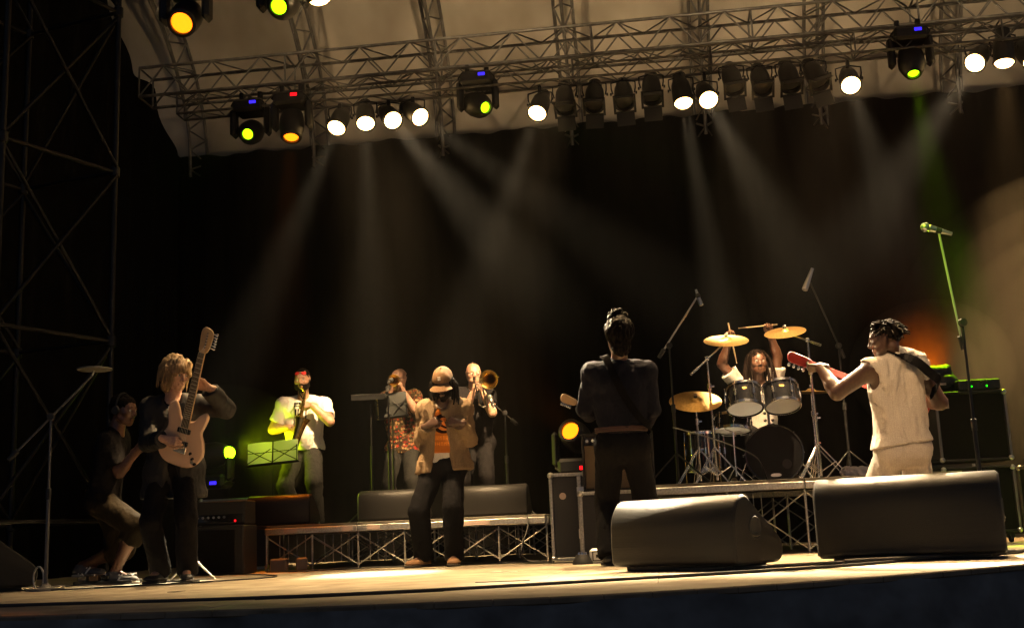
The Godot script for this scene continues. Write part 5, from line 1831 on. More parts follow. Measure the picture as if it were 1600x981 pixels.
func mic(parent: Node, at: Vector3, dir: Vector3, m: Material, k := 1.0, ball := true) -> void:  # dir: from the tail to the grille
	var b := MB.new()
	b.lathe([Vector2(0, -0.125), Vector2(0.011, -0.124), Vector2(0.012, -0.1), Vector2(0.02, 0.0), Vector2(0.021, 0.012), Vector2(0, 0.013)], frame_y(dir, at).scaled_local(Vector3.ONE * k), 12)
	part("handle", b, m, parent)
	var g := MB.new()
	if ball:
		g.ball(at + dir.normalized() * 0.037 * k, 0.0265 * k, 14)
		g.lathe([Vector2(0.0265, -0.004), Vector2(0.0285, -0.003), Vector2(0.0285, 0.003), Vector2(0.0265, 0.004)], frame_y(dir, at + dir.normalized() * 0.035 * k).scaled_local(Vector3.ONE * k), 14)
	else:
		g.lathe([Vector2(0.021, 0.012), Vector2(0.021, 0.05), Vector2(0.012, 0.056), Vector2(0, 0.057)], frame_y(dir, at).scaled_local(Vector3.ONE * k), 12)
	part("grille", g, M.steel, parent)


# tripod or round foot, post and boom. All points relative to the foot
func mic_stand(label: String, foot: Vector3, joint: Vector3, tip: Vector3, tail: Vector3, mdir: Vector3, post_m: Material, boom_m: Material, tripod := true, mic_k := 1.0, ball := true, group := "") -> Node3D:
	var o := thing("microphone_stand", label, "microphone stand", foot, group)
	var j := joint - foot
	var p := MB.new()
	p.tube([Vector3(0, 0.05, 0), j * Vector3(1, 0.55, 1)], 0.0135, 10)
	p.tube([j * Vector3(1, 0.55, 1), j], 0.009, 10)
	part("post", p, post_m, o)
	var cl := MB.new()
	cl.lathe([Vector2(0.014, -0.04), Vector2(0.019, -0.035), Vector2(0.019, 0.035), Vector2(0.012, 0.04)], Transform3D(Basis(), j * Vector3(1, 0.55, 1)), 12)
	part("clutch", cl, M.black_rubber, o)
	if tripod:
		for k in 3:
			var a := TAU * k / 3.0 + 0.5
			var lg := MB.new()
			lg.tube([Vector3(0, 0.3, 0), Vector3(cos(a) * 0.33, 0.012, sin(a) * 0.33)], 0.008, 8)
			lg.ball(Vector3(cos(a) * 0.33, 0.012, sin(a) * 0.33), 0.012, 8)
			part("leg", lg, post_m, o)
	else:
		var bs := MB.new()
		bs.lathe([Vector2(0, 0.055), Vector2(0.02, 0.05), Vector2(0.05, 0.022), Vector2(0.125, 0.014), Vector2(0.13, 0.0)], Transform3D(), 28)
		part("foot", bs, post_m, o)
	var bm := MB.new()
	bm.tube([tail - foot, tip - foot], 0.008, 8)
	var boom := part("boom", bm, boom_m, o)
	var kn := MB.new()
	kn.lathe([Vector2(0, -0.024), Vector2(0.026, -0.022), Vector2(0.028, 0.0), Vector2(0.026, 0.022), Vector2(0, 0.024)], frame_y(Vector3(0.3, 0, 1), j), 14)
	part("boom_clamp", kn, M.black_rubber, o)
	var wt := MB.new()
	var bd := (tip - tail).normalized()
	wt.lathe([Vector2(0, -0.05), Vector2(0.018, -0.048), Vector2(0.02, 0.04), Vector2(0.008, 0.05)], frame_y(bd, tail - foot), 10)
	part("counterweight", wt, M.black_rubber, boom)
	if mdir != Vector3.ZERO:
		var holder := Node3D.new()
		holder.name = "microphone"
		o.add_child(holder, true)
		mic(holder, tip - foot + mdir.normalized() * 0.05, mdir, M.steel, mic_k, ball)
		var cp := MB.new()
		cp.lathe([Vector2(0.015, -0.02), Vector2(0.02, -0.018), Vector2(0.022, 0.02), Vector2(0.016, 0.022)], frame_y(mdir, tip - foot), 10)
		part("clip", cp, M.black_rubber, holder)
	return o


# a stage monitor: outline of its end in (depth, height), x along its length
func wedge(label: String, at: Vector3, turn: float, len: float, prof: PackedVector2Array, m: Material, group: String, port := true) -> Node3D:
	var o := thing("monitor_wedge", label, "stage monitor", at, group, turn)
	var mb := MB.new()
	mb.slab(prof, len, Transform3D(Basis(Vector3.FORWARD, Vector3.UP, Vector3.RIGHT), Vector3.ZERO), 0.018)
	var box := part("cabinet", mb, m, o)
	# grille on the sloping face, away from us
	var far := Vector2.ZERO
	var tp := Vector2.ZERO
	for p in prof:
		if p.y > tp.y - 0.01 and p.x > tp.x:
			tp = p
		if p.x > far.x:
			far = p
	var a := Vector3(0, tp.y, -tp.x)
	var b := Vector3(0, far.y, -far.x)
	var d := (b - a).normalized()
	var g := MB.new()
	g.box((a + b) * 0.5 + d.cross(Vector3.RIGHT).normalized() * -0.004, Vector3(len * 0.92, a.distance_to(b) * 0.86, 0.016), Basis(Vector3.RIGHT, d, Vector3.RIGHT.cross(d)), 0.004)
	part("grille", g, M.grille, o)
	var f := MB.new()
	f.box(Vector3(0, -0.012, -far.x * 0.47), Vector3(len * 0.84, 0.032, far.x * 0.72), Basis(), 0.005)
	part("foot", f, M.black_rubber, o)
	for s in [-1.0, 1.0]:
		if port:
			var h := MB.new()
			var c := Vector3(s * (len * 0.5 + 0.001), tp.y * 0.52, -far.x * 0.42)
			h.lathe([Vector2(0.07, 0.0), Vector2(0.064, 0.006), Vector2(0.056, 0.003), Vector2(0.05, -0.001), Vector2(0.0, -0.0008)], frame_y(Vector3.RIGHT * s, c), 24)
			part("handle_cup", h, M.black_rubber, box)
			var gr := MB.new()
			gr.tube([c + Vector3(s * 0.001, -0.04, -0.045), c + Vector3(s * 0.006, -0.045, 0.0), c + Vector3(s * 0.001, -0.04, 0.045)], 0.006, 8)
			part("grip", gr, M.wedge_paint, box)
	return o


func gear() -> void:
	wedges()
	risers()
	drums()
	stands()
	amps()
	small_things()


func wedges() -> void:
	var pf := outline([Vector2(0.03, 0.0), Vector2(0.0, 0.06), Vector2(0.0, 0.17), Vector2(0.008, 0.265), Vector2(0.05, 0.35), Vector2(0.12, 0.39), Vector2(0.19, 0.378), Vector2(0.33, 0.28), Vector2(0.49, 0.17), Vector2(0.54, 0.11), Vector2(0.535, 0.04), Vector2(0.48, 0.0), Vector2(0.26, 0.0)], 4)
	wedge("large black monitor wedge with round side handle, at the front edge in the middle", Vector3(0.02, 0.03, -6.92), deg_to_rad(-35), 0.88, pf, M.wedge_paint, "large wedges at the front edge")
	var pf2 := outline([Vector2(0.02, 0.0), Vector2(0.0, 0.06), Vector2(0.0, 0.22), Vector2(0.008, 0.35), Vector2(0.045, 0.43), Vector2(0.12, 0.47), Vector2(0.2, 0.455), Vector2(0.34, 0.34), Vector2(0.48, 0.2), Vector2(0.54, 0.12), Vector2(0.53, 0.03), Vector2(0.48, 0.0), Vector2(0.26, 0.0)], 4)
	wedge("largest black monitor wedge at the right front, hiding the bassist's legs", Vector3(1.41, 0.03, -7.12), deg_to_rad(-15.0), 1.06, pf2, M.wedge_paint, "large wedges at the front edge")
	var pf3 := outline([Vector2(0.02, 0.0), Vector2(0.0, 0.05), Vector2(0.0, 0.2), Vector2(0.03, 0.27), Vector2(0.09, 0.29), Vector2(0.15, 0.27), Vector2(0.36, 0.1), Vector2(0.38, 0.03), Vector2(0.34, 0.0), Vector2(0.2, 0.0)], 4)
	for a in [[-3.74, 0.65, "monitor wedge with amber-lit top edge, left end of the low riser"], [-2.61, 0.66, "monitor wedge lit pale along its top, on the low riser left of the singer"], [-1.6, 0.64, "monitor wedge lit pale along its top, on the low riser right of the singer"]]:
		wedge(a[2], Vector3(a[0], 0.43, -11.0), 0.0, a[1], pf3, M.wedge_paint, "wedges on the low riser", false)
	wedge("monitor wedge cut by the left border at the stage floor", Vector3(-5.1, 0.03, -7.75), deg_to_rad(-35), 0.7, pf, M.wedge_paint, "large wedges at the front edge", false)


# a folding riser: decks on aluminium frames with crossed legs
func riser(label: String, x0: float, x1: float, z0: float, z1: float, h: float, bays: int, sparse: bool) -> void:
	var o := thing("stage_riser", label, "stage riser", Vector3(x0, 0, z0))
	var w := x1 - x0
	var dz := z1 - z0
	for i in bays:
		for k in 2:
			var d := MB.new()
			d.box(Vector3(w * (i + 0.5) / bays, h - 0.012, dz * (k + 0.5) / 2.0), Vector3(w / bays - 0.006, 0.024, absf(dz) / 2.0 - 0.006), Basis(), 0.003)
			part("deck_panel", d, M.riser_top, o)
		var e := MB.new()
		e.box(Vector3(w * (i + 0.5) / bays, h - 0.055, 0), Vector3(w / bays - 0.004, 0.06, 0.045), Basis(), 0.005)
		part("edge_rail", e, M.aluminium, o)
		var e2 := MB.new()
		e2.box(Vector3(w * (i + 0.5) / bays, h - 0.055, dz), Vector3(w / bays - 0.004, 0.06, 0.045), Basis(), 0.005)
		part("edge_rail", e2, M.aluminium, o)
	for s in 2:
		var e := MB.new()
		e.box(Vector3(w * s, h - 0.055, dz * 0.5), Vector3(0.045, 0.06, absf(dz) - 0.05), Basis(), 0.005)
		part("end_rail", e, M.aluminium, o)
	var top := h - 0.09
	var cnt := bays * 2
	for row in 3:
		var z := dz * row / 2.0 - (0.02 if row == 0 else 0.0)
		for i in cnt + 1:
			var x := w * i / cnt
			var l := MB.new()
			l.tube([Vector3(x, 0, z), Vector3(x, top, z)], 0.011, 8)
			part("leg", l, M.aluminium, o)
			if i < cnt:
				var x2 := w * (i + 1) / cnt
				var c := MB.new()
				c.tube([Vector3(x, 0.03, z + 0.014), Vector3(x2, top - 0.02, z + 0.014)], 0.007, 6)
				part("cross_brace", c, M.aluminium, o)
				var c2 := MB.new()
				c2.tube([Vector3(x, top - 0.02, z - 0.014), Vector3(x2, 0.03, z - 0.014)], 0.007, 6)
				part("cross_brace", c2, M.aluminium, o)
			if not sparse and row == 0 and i < cnt:
				for q in 4:
					var st := MB.new()
					var xx := x + w / cnt * (0.14 + 0.12 * q)
					st.tube([Vector3(xx, 0.06, z - 0.2 - 0.1 * q), Vector3(xx, top, z - 0.2 - 0.1 * q)], 0.005, 6)
					part("strut", st, M.aluminium, o)


func risers() -> void:
	riser("low riser of silver folding legs and crosses under the horn players", -3.75, -1.08, -10.7, -13.6, 0.42, 3, false)
	riser("higher riser on crossed silver legs carrying the drum kit", -0.1, 2.4, -9.72, -12.6, 0.6, 2, false)
	for a in [[-3.5, 0.13], [-2.95, 0.1], [-2.7, 0.12], [-1.75, 0.3]]:
		var t := MB.new()
		t.box(Vector3.ZERO, Vector3(a[1], 0.045, 0.004), Basis(), 0.001)
		solo("label_plate", t, M.label_pale, "pale plate on the front rail of the low riser, %s" % {0.13: "leftmost", 0.1: "second from left", 0.12: "third from left", 0.3: "the long one at right"}[a[1]], "plate", "plates on the low riser", Vector3(a[0], 0.367, -10.672))


# shell, two hoops, two heads, lugs. xf: y axis from the lower to the upper head
func drum(called: String, label: String, xf: Transform3D, r: float, h: float, head_low: Material, head_top: Material, lugs: int, group := "") -> Node3D:
	var o := thing(called, label, "drum", xf.origin, group)
	xf.origin = Vector3.ZERO
	var sh := MB.new()
	sh.lathe([Vector2(r, -h * 0.5), Vector2(r, h * 0.5)], xf, 32)
	part("shell", sh, M.black_gloss, o)
	for s in [-1.0, 1.0]:
		var hp := MB.new()
		hp.lathe([Vector2(r + 0.002, s * h * 0.5 - 0.016), Vector2(r + 0.013, s * h * 0.5 - 0.014), Vector2(r + 0.013, s * h * 0.5 + 0.01), Vector2(r + 0.008, s * h * 0.5 + 0.014), Vector2(r - 0.002, s * h * 0.5 + 0.012), Vector2(r - 0.004, s * h * 0.5 + 0.003)], xf, 32)
		part("hoop", hp, M.chrome if r < 0.24 else M.black_gloss, o)
		var hd := MB.new()
		hd.lathe([Vector2(0, s * (h * 0.5 + 0.002)), Vector2(r - 0.001, s * (h * 0.5 + 0.002))], xf, 32)
		part("head", hd, head_low if s < 0.0 else head_top, o)
	for k in lugs:
		var a := TAU * k / lugs
		var d := Vector3(cos(a), 0, sin(a))
		var lg := MB.new()
		lg.box(xf * (d * (r + 0.012)), Vector3(0.02, minf(0.07, h * 0.4), 0.022), xf.basis * Basis(Vector3.UP, -a), 0.006)
		part("lug", lg, M.chrome, o)
		var rd := MB.new()
		rd.tube([xf * (d * (r + 0.012) + Vector3(0, -h * 0.5, 0)), xf * (d * (r + 0.012) + Vector3(0, h * 0.5 + 0.008, 0))], 0.0035, 6)
		rd.ball(xf * (d * (r + 0.012) + Vector3(0, h * 0.5 + 0.014, 0)), 0.006, 8)
		part("tension_rod", rd, M.chrome, o)
	return o


func cymbal(label: String, at: Vector3, nrm: Vector3, r: float, group := "cymbals of the drum kit") -> void:
	var o := thing("cymbal", label, "cymbal", at, group)
	var c := MB.new()
	var pf := [Vector2(0.006, 0.028), Vector2(0.03, 0.024), Vector2(0.045, 0.01), Vector2(0.055, 0.004)]
	for k in 7:
		pf.append(Vector2(lerpf(0.055, r, (k + 1) / 7.0), 0.004 - 0.018 * (k + 1) / 7.0 + (0.0006 if k % 2 else 0.0)))
	c.lathe(pf, frame_y(nrm), 40)
	var low := []
	for p: Vector2 in pf:
		low.append(p - Vector2(0, 0.0016))
	c.lathe(low, frame_y(nrm), 40)
	part("plate", c, M.cymbal, o)
	var f := MB.new()
	f.lathe([Vector2(0.006, 0.025), Vector2(0.018, 0.026), Vector2(0.018, 0.036), Vector2(0.006, 0.037)], frame_y(nrm), 12)
	part("felt", f, M.black_rubber, o)
	var w := MB.new()
	w.box(frame_y(nrm) * Vector3(0, 0.05, 0), Vector3(0.035, 0.018, 0.008), frame_y(nrm).basis, 0.003)
	w.tube([frame_y(nrm) * Vector3(0, -0.03, 0), frame_y(nrm) * Vector3(0, 0.06, 0)], 0.004, 6)
	part("wing_nut", w, M.chrome, o)


func cymbal_stand(label: String, foot: Vector3, joint: Vector3, tip: Vector3, tail: Vector3, group := "cymbal stands of the drum kit") -> void:
	var o := thing("cymbal_stand", label, "cymbal stand", foot, group)
	var j := joint - foot
	var segs := [Vector3(0, 0.06, 0), j * 0.45, j * 0.78, j]
	for k in 3:
		var p := MB.new()
		p.tube([segs[k], segs[k + 1]], 0.0135 - 0.0025 * k, 10)
		part("post", p, M.chrome, o)
		if k < 2:
			var c := MB.new()
			c.lathe([Vector2(0.013, -0.03), Vector2(0.02, -0.026), Vector2(0.02, 0.026), Vector2(0.012, 0.03)], frame_y(j, segs[k + 1]), 12)
			c.box(segs[k + 1] + Vector3(0.03, 0, 0), Vector3(0.035, 0.016, 0.008), Basis(), 0.003)
			part("collar", c, M.chrome, o)
	for k in 3:
		var a := TAU * k / 3.0 + 0.35
		var d := Vector3(cos(a), 0, sin(a))
		var s := d.cross(Vector3.UP) * 0.012
		var l := MB.new()
		for q in [-1.0, 1.0]:
			l.tube([j * 0.36 / maxf(j.length(), 0.1) + s * q, d * 0.28 + Vector3(0, 0.02, 0) + s * q], 0.005, 6)
			l.tube([Vector3(0, 0.1, 0) + s * q, d * 0.15 + Vector3(0, 0.19, 0) + s * q], 0.004, 6)
		part("leg", l, M.chrome, o)
		var f := MB.new()
		f.ball(d * 0.285 + Vector3(0, 0.02, 0), Vector3(0.024, 0.02, 0.02), 10)
		part("rubber_foot", f, M.black_rubber, o)
	if tip.distance_to(tail) > 0.02:
		var b := MB.new()
		b.tube([tail - foot, tip - foot], 0.0085, 8)
		part("boom_arm", b, M.chrome, o)
		var g := MB.new()
		var dir := (tail - tip).normalized()
		g.tube([tail - foot - dir * 0.1, tail - foot + dir * 0.02], 0.013, 10)
		part("counterweight", g, M.chrome, o)
		var t := MB.new()
		t.ball(j, Vector3(0.024, 0.024, 0.02), 10)
		t.ball(tip - foot, 0.016, 10)
		part("tilter", t, M.chrome, o)


func drums() -> void:
	var y0 := 0.6
	var bd: Vector3 = AT.bass_drum
	var zc := bd.z - 0.2
	var o := drum("bass_drum", "black bass drum facing the camera under the two toms", Transform3D(Basis(Vector3.RIGHT, PI / 2), Vector3(bd.x, y0 + 0.29, zc)), 0.265, 0.38, M.drum_black, M.drum_black, 8)
	var bf := Vector3(0, 0, 0.2)
	var lg := MB.new()
	lg.lathe([Vector2(0.0, 0.0), Vector2(0.045, 0.0)], Transform3D(Basis(Vector3.RIGHT, PI / 2), bf + Vector3(0.11, -0.1, -0.0015)), 24)
	part("port_hole", lg, M.black_paint, o)
	var em := MB.new()
	em.slab(outline([Vector2(-0.05, 0), Vector2(-0.03, 0.014), Vector2(0.03, 0.014), Vector2(0.05, 0), Vector2(0.03, -0.014), Vector2(-0.03, -0.014)], 3), 0.002, Transform3D(Basis(), bf + Vector3(0.0, -0.2, 0.0)), 0.0005)
	part("emblem", em, M.steel, o)
	for s in [-1.0, 1.0]:
		var sp := MB.new()
		sp.tube([Vector3(s * 0.25, -0.06, 0.05), Vector3(s * 0.36, -0.285, 0.16)], 0.008, 8)
		sp.ball(Vector3(s * 0.36, -0.28, 0.16), 0.014, 8)
		part("spur", sp, M.chrome, o)
	var mt := MB.new()
	mt.tube([Vector3(0.0, 0.26, -0.05), Vector3(0.0, 0.5, -0.09)], 0.014, 10)
	for s in [-1.0, 1.0]:
		mt.tube(bez(Vector3(0.02 * s, 0.48, -0.09), Vector3(0.05 * s, 0.54, -0.09), Vector3(0.09 * s, 0.53, -0.1), Vector3(0.12 * s, 0.5, -0.12), 6), 0.01, 8)
		for q in 3:
			mt.ball(Vector3(s * 0.035, 0.34 + q * 0.07, -0.075), 0.017, 8)
	part("tom_mount", mt, M.chrome, o)
	for a in [["tom_l_top", "tom_l_bot", "rack tom on the left with its white lower head showing", 0.16], ["tom_r_top", "tom_r_bot", "rack tom on the right with its white lower head showing", 0.158]]:
		var tp: Vector3 = AT[a[0]]
		var bt: Vector3 = AT[a[1]]
		var ax := Vector3(tp.x - bt.x, 0.9, -0.36).normalized()
		var c := (tp + bt) * 0.5
		var d := drum("rack_tom", "black " + a[2], frame_y(ax, Vector3(c.x, c.y - 0.035, -10.95)), a[3], 0.2, M.drum_head, M.drum_head, 6, "rack toms of the drum kit")
		var bg := MB.new()
		bg.slab(outline([Vector2(-0.022, 0), Vector2(-0.012, 0.012), Vector2(0.012, 0.012), Vector2(0.022, 0), Vector2(0.012, -0.012), Vector2(-0.012, -0.012)], 3), 0.003, Transform3D(frame_y(ax).basis, frame_y(ax) * Vector3(0, 0.03, a[3] + 0.002)), 0.0008)
		part("badge", bg, M.brass, d)
	var ft: Vector3 = AT.floor_tom
	var f := drum("floor_tom", "black floor tom on three legs at the left of the kit", Transform3D(Basis(), Vector3(ft.x - 0.1, y0 + 0.36, -11.5)), 0.18, 0.36, M.drum_head, M.drum_head, 8)
	for k in 3:
		var a := TAU * k / 3.0 + 0.9
		var l := MB.new()
		l.tube([Vector3(cos(a) * 0.2, 0.1, sin(a) * 0.2), Vector3(cos(a) * 0.2, -0.3, sin(a) * 0.2), Vector3(cos(a) * 0.225, -0.35, sin(a) * 0.225)], 0.006, 8)
		part("leg", l, M.brass, f)
	var sn: Vector3 = AT.snare
	drum("snare_drum", "shallow snare drum with warm-lit head left of the bass drum", frame_y(Vector3(0.05, 1, -0.18), Vector3(sn.x + 0.04, sn.y + 0.02, -11.3)), 0.17, 0.13, M.drum_head, M.drum_head, 8)
	var ss := thing("snare_stand", "chrome tripod stand under the snare drum", "drum stand", Vector3(sn.x + 0.04, y0, -11.3))
	var hh: float = sn.y - y0 - 0.06
	var p := MB.new()
	p.tube([Vector3(0, 0.1, 0), Vector3(0, hh, 0)], 0.011, 8)
	part("post", p, M.chrome, ss)
	for k in 3:
		var a := TAU * k / 3.0
		var d := Vector3(cos(a), 0, sin(a))
		var l := MB.new()
		l.tube([Vector3(0, 0.2, 0), d * 0.22 + Vector3(0, 0.012, 0)], 0.006, 6)
		part("leg", l, M.chrome, ss)
		var b := MB.new()
		b.tube([Vector3(0, hh, 0), d * 0.16 + Vector3(0, hh + 0.02, 0), d * 0.175 + Vector3(0, hh + 0.05, 0)], 0.006, 6)
		part("basket_arm", b, M.chrome, ss)
	var cl: Vector3 = AT.crash_l
	var clj: Vector3 = AT.crash_l_joint
	var clf: Vector3 = AT.crash_l_foot
	cymbal("crash cymbal at the left in front of the drummer's raised fist", cl, Vector3(0.03, 1, 0.44), 0.212)
	cymbal_stand("boom stand of the left crash cymbal, its white-capped end pointing down left", Vector3(clf.x, y0, clf.z), clj, cl - Vector3(0, 0.02, 0), clj + (clj - cl) * 0.75)
	var cr: Vector3 = AT.crash_r
	var crj: Vector3 = AT.crash_r_joint
	var crf: Vector3 = AT.crash_r_foot
	cymbal("crash cymbal at the right in front of the drummer's raised arm", cr, Vector3(-0.1, 1, 0.44), 0.2)
	cymbal_stand("boom stand of the right crash cymbal with splayed legs by the towel", Vector3(crf.x, y0, crf.z), crj, cr - Vector3(0, 0.02, 0), crj + (crj - cr) * 0.5)
	var ht: Vector3 = AT.hat
	var hf: Vector3 = AT.hat_foot
	cymbal("wide cymbal tilted to the camera at the far left of the kit", ht, Vector3(0.05, 1, 0.56), 0.245)
	cymbal_stand("straight stand of the wide tilted cymbal at the left of the kit", Vector3(hf.x, y0, hf.z), ht - Vector3(0, 0.03, 0), ht, ht)
	var rd: Vector3 = AT.ride
	cymbal("cymbal seen nearly edge-on right of the right rack tom", rd, Vector3(0.05, 1, 0.06), 0.2)
	cymbal_stand("stand of the edge-on cymbal behind the right rack tom", Vector3(rd.x, y0, rd.z), rd - Vector3(0, 0.03, 0), rd, rd)
	var th := thing("drum_stool", "black round drum stool under the drummer", "stool", Vector3(1.01, y0, -12.0))
	var st := MB.new()
	st.lathe([Vector2(0, 0.46), Vector2(0.14, 0.455), Vector2(0.17, 0.43), Vector2(0.17, 0.39), Vector2(0, 0.38)], Transform3D(), 24)
	part("seat", st, M.black_leather, th)
	var po := MB.new()
	po.tube([Vector3(0, 0.08, 0), Vector3(0, 0.39, 0)], 0.016, 10)
	part("post", po, M.chrome, th)
	for k in 3:
		var a := TAU * k / 3.0
		var l := MB.new()
		l.tube([Vector3(0, 0.25, 0), Vector3(cos(a) * 0.26, 0.012, sin(a) * 0.26)], 0.008, 6)
		part("leg", l, M.chrome, th)
	# drumsticks in the fists
	var j: Dictionary = JOINTS.drummer
	var k0: Vector3 = j.root + j.wb + Vector3(-0.02, 0.09, 0.04)
	var k1: Vector3 = j.root + j.wa + Vector3(0.02, 0.085, 0.04)
	for s in [[k0, Vector3(-0.9, -0.08, 0.3), "pointing left from the drummer's right-hand raised fist"], [k1, Vector3(0.15, -1.0, -0.25), "pointing down from the drummer's left-hand raised fist"]]:
		var d: Vector3 = s[1].normalized()
		var mb := MB.new()
		mb.tube([-d * 0.1, d * 0.2, d * 0.29, d * 0.31], [0.0075, 0.0075, 0.004, 0.004], 8)
		mb.ball(d * 0.312, 0.0058, 8)
		solo("drumstick", mb, M.stick_wood, "wooden drumstick " + s[2], "drumstick", "drumsticks", s[0])


func stands() -> void:
	var y0 := 0.6
	# overhead microphones of the drum kit
	var a: Vector3 = AT.oh_l_joint
	mic_stand("tall dark boom stand left of the drums with microphone hanging at its tip", Vector3(a.x, y0, a.z), a, AT.oh_l_top, AT.oh_l_tail, Vector3(0.25, -1, 0.1), M.black_paint, M.steel, true, 0.9, false)
	var b: Vector3 = AT.oh_r_joint
	mic_stand("tall dark boom stand right of the drums with a bright microphone pointing down left", Vector3(b.x, y0, b.z), b, AT.oh_r_top, b + (b - AT.oh_r_top) * 0.12, Vector3(-0.45, -1, 0.1), M.black_paint, M.black_paint, true, 1.35, false)
	# the green-lit vocal stand at the right
	var c: Vector3 = AT.stand_r_clutch
	var tp: Vector3 = AT.stand_r_top
	mic_stand("tall vocal microphone stand lit yellow-green at the right front", Vector3(2.03, 0, c.z), Vector3(2.03, c.y - 0.02, c.z), tp, AT.stand_r_tail, Vector3(-1, 0.28, 0.25), M.black_paint, M.grey_post, false, 1.15)
	# boom stand at the far left with a flat round cover on its tip
	var d: Vector3 = AT.boom_l_joint
	var ms := mic_stand("boom stand at the far left with a flat round disc above its tip", Vector3(d.x, 0, d.z), d, AT.boom_l_tip, AT.boom_l_tail, Vector3.ZERO, M.dim_post, M.dim_post, false)
	var dc: Vector3 = AT.boom_l_disc
	var pl := MB.new()
	pl.lathe([Vector2(0, 0.016), Vector2(0.08, 0.014), Vector2(0.122, 0.006), Vector2(0.124, 0.0), Vector2(0.12, -0.006), Vector2(0, -0.008)], Transform3D(Basis(), dc - Vector3(d.x, 0, d.z)), 32)
	part("flat_disc", pl, M.disc_grey, ms)
	var nk := MB.new()
	nk.tube([AT.boom_l_tip - Vector3(d.x, 0, d.z), dc - Vector3(d.x, 0, d.z)], 0.007, 8)
	part("stem", nk, M.grey_post, ms)
	# trumpet microphone, trombone microphone
	var t: Vector3 = AT.tpt_bell
	mic_stand("thin microphone stand in front of the trumpet bell", Vector3(t.x, 0.42, t.z + 0.28), Vector3(t.x, t.y - 0.12, t.z + 0.28), Vector3(t.x, t.y - 0.04, t.z + 0.2), Vector3(t.x, t.y - 0.14, t.z + 0.3), Vector3(0, 0.35, -1), M.black_paint, M.black_paint, true, 0.9)
	var n: Vector3 = AT.tbn_bell
	mic_stand("dark microphone stand right of the trombonist's elbow", Vector3(n.x + 0.2, 0.42, n.z + 0.3), Vector3(n.x + 0.2, n.y - 0.4, n.z + 0.3), Vector3(n.x + 0.06, n.y - 0.28, n.z + 0.2), Vector3(n.x + 0.3, n.y - 0.5, n.z + 0.35), Vector3(-0.3, 0.7, -0.4), M.black_paint, M.black_paint, true)
	music_stand("music stand with two sheets, backlit yellow-green, in front of the saxophonist", AT.ms_l, 0.55, 0.22, -0.25, 0.06, 2)
	music_stand("dark folding music stand in front of the trumpeter", AT.ms_c, 0.34, 0.25, -0.2, 0.08, 1)
	music_stand("flat-tilted music stand left of the trumpeter, seen edge-on", AT.ms_c2, 0.36, 0.25, -1.45, 0.0, 1)


func music_stand(label: String, at: Vector3, w: float, h: float, tilt: float, roll: float, sheets: int) -> void:
	var foot := Vector3(at.x, 0.42, at.z - 0.02)
	var o := thing("music_stand", label, "music stand", foot, "music stands of the horn players")
	var c := at - foot
	var bs := Basis(Vector3.UP, 0.08) * Basis(Vector3.BACK, roll) * Basis(Vector3.RIGHT, tilt)
	var p := MB.new()
	p.tube([Vector3(0, 0.1, 0), Vector3(0, c.y * 0.6, 0)], 0.011, 8)
	p.tube([Vector3(0, c.y * 0.6, 0), Vector3(0, c.y - h * 0.35, 0)], 0.007, 8)
	part("post", p, M.black_paint, o)
	for k in 3:
		var a := TAU * k / 3.0 + 0.5
		var l := MB.new()
		l.tube([Vector3(0, 0.25, 0), Vector3(cos(a) * 0.26, 0.01, sin(a) * 0.26)], 0.007, 6)
		part("leg", l, M.black_paint, o)
	var fr := MB.new()
	var pr := func(x: float, y: float) -> Vector3: return c + bs * Vector3(x * w * 0.5, y * h * 0.5, 0.012)
	fr.tube([pr.call(-1, -1), pr.call(1, -1)], 0.006, 6)
	fr.tube([pr.call(-0.96, 0.1), pr.call(0.96, 0.1)], 0.004, 6)
	for s in [-1.0, 1.0]:
		fr.tube([pr.call(0, -0.9), pr.call(s * 0.95, 0.5)], 0.005, 6)
		fr.tube([pr.call(s * 0.06, 0.4), pr.call(s * 0.95, -0.9)], 0.005, 6)
		fr.tube([pr.call(s * 0.95, -1), pr.call(s * 0.95, 0.6)], 0.005, 6)
	part("frame", fr, M.black_paint, o)
	var tr := MB.new()
	tr.box(c + bs * Vector3(0, -h * 0.5, -0.02), Vector3(w, 0.005, 0.05), bs, 0.001)
	part("ledge", tr, M.black_paint, o)
	for k in sheets:
		var sh := MB.new()
		var cx := (k - (sheets - 1) * 0.5) * w / sheets
		sh.sheet(func(u: float, v: float) -> Vector3:
			var x := (u - 0.5) * w / sheets * 0.94
			return c + bs * Vector3(cx + x, (0.5 - v) * h * 1.12 + 0.01, -0.004 - 0.02 * (u - 0.5) * (u - 0.5) * 4.0 * (1.0 - v)), 8, 6)
		part("sheet_music", sh, M.paper if sheets == 2 else M.dark_folder, o)
	if sheets == 1 and tilt > -1.0:
		var sh := MB.new()
		sh.box(c + bs * Vector3(-w * 0.46, 0.0, 0.004), Vector3(0.02, h * 1.1, 0.006), bs, 0.001)
		part("folder_edge", sh, M.yellow_card, o)


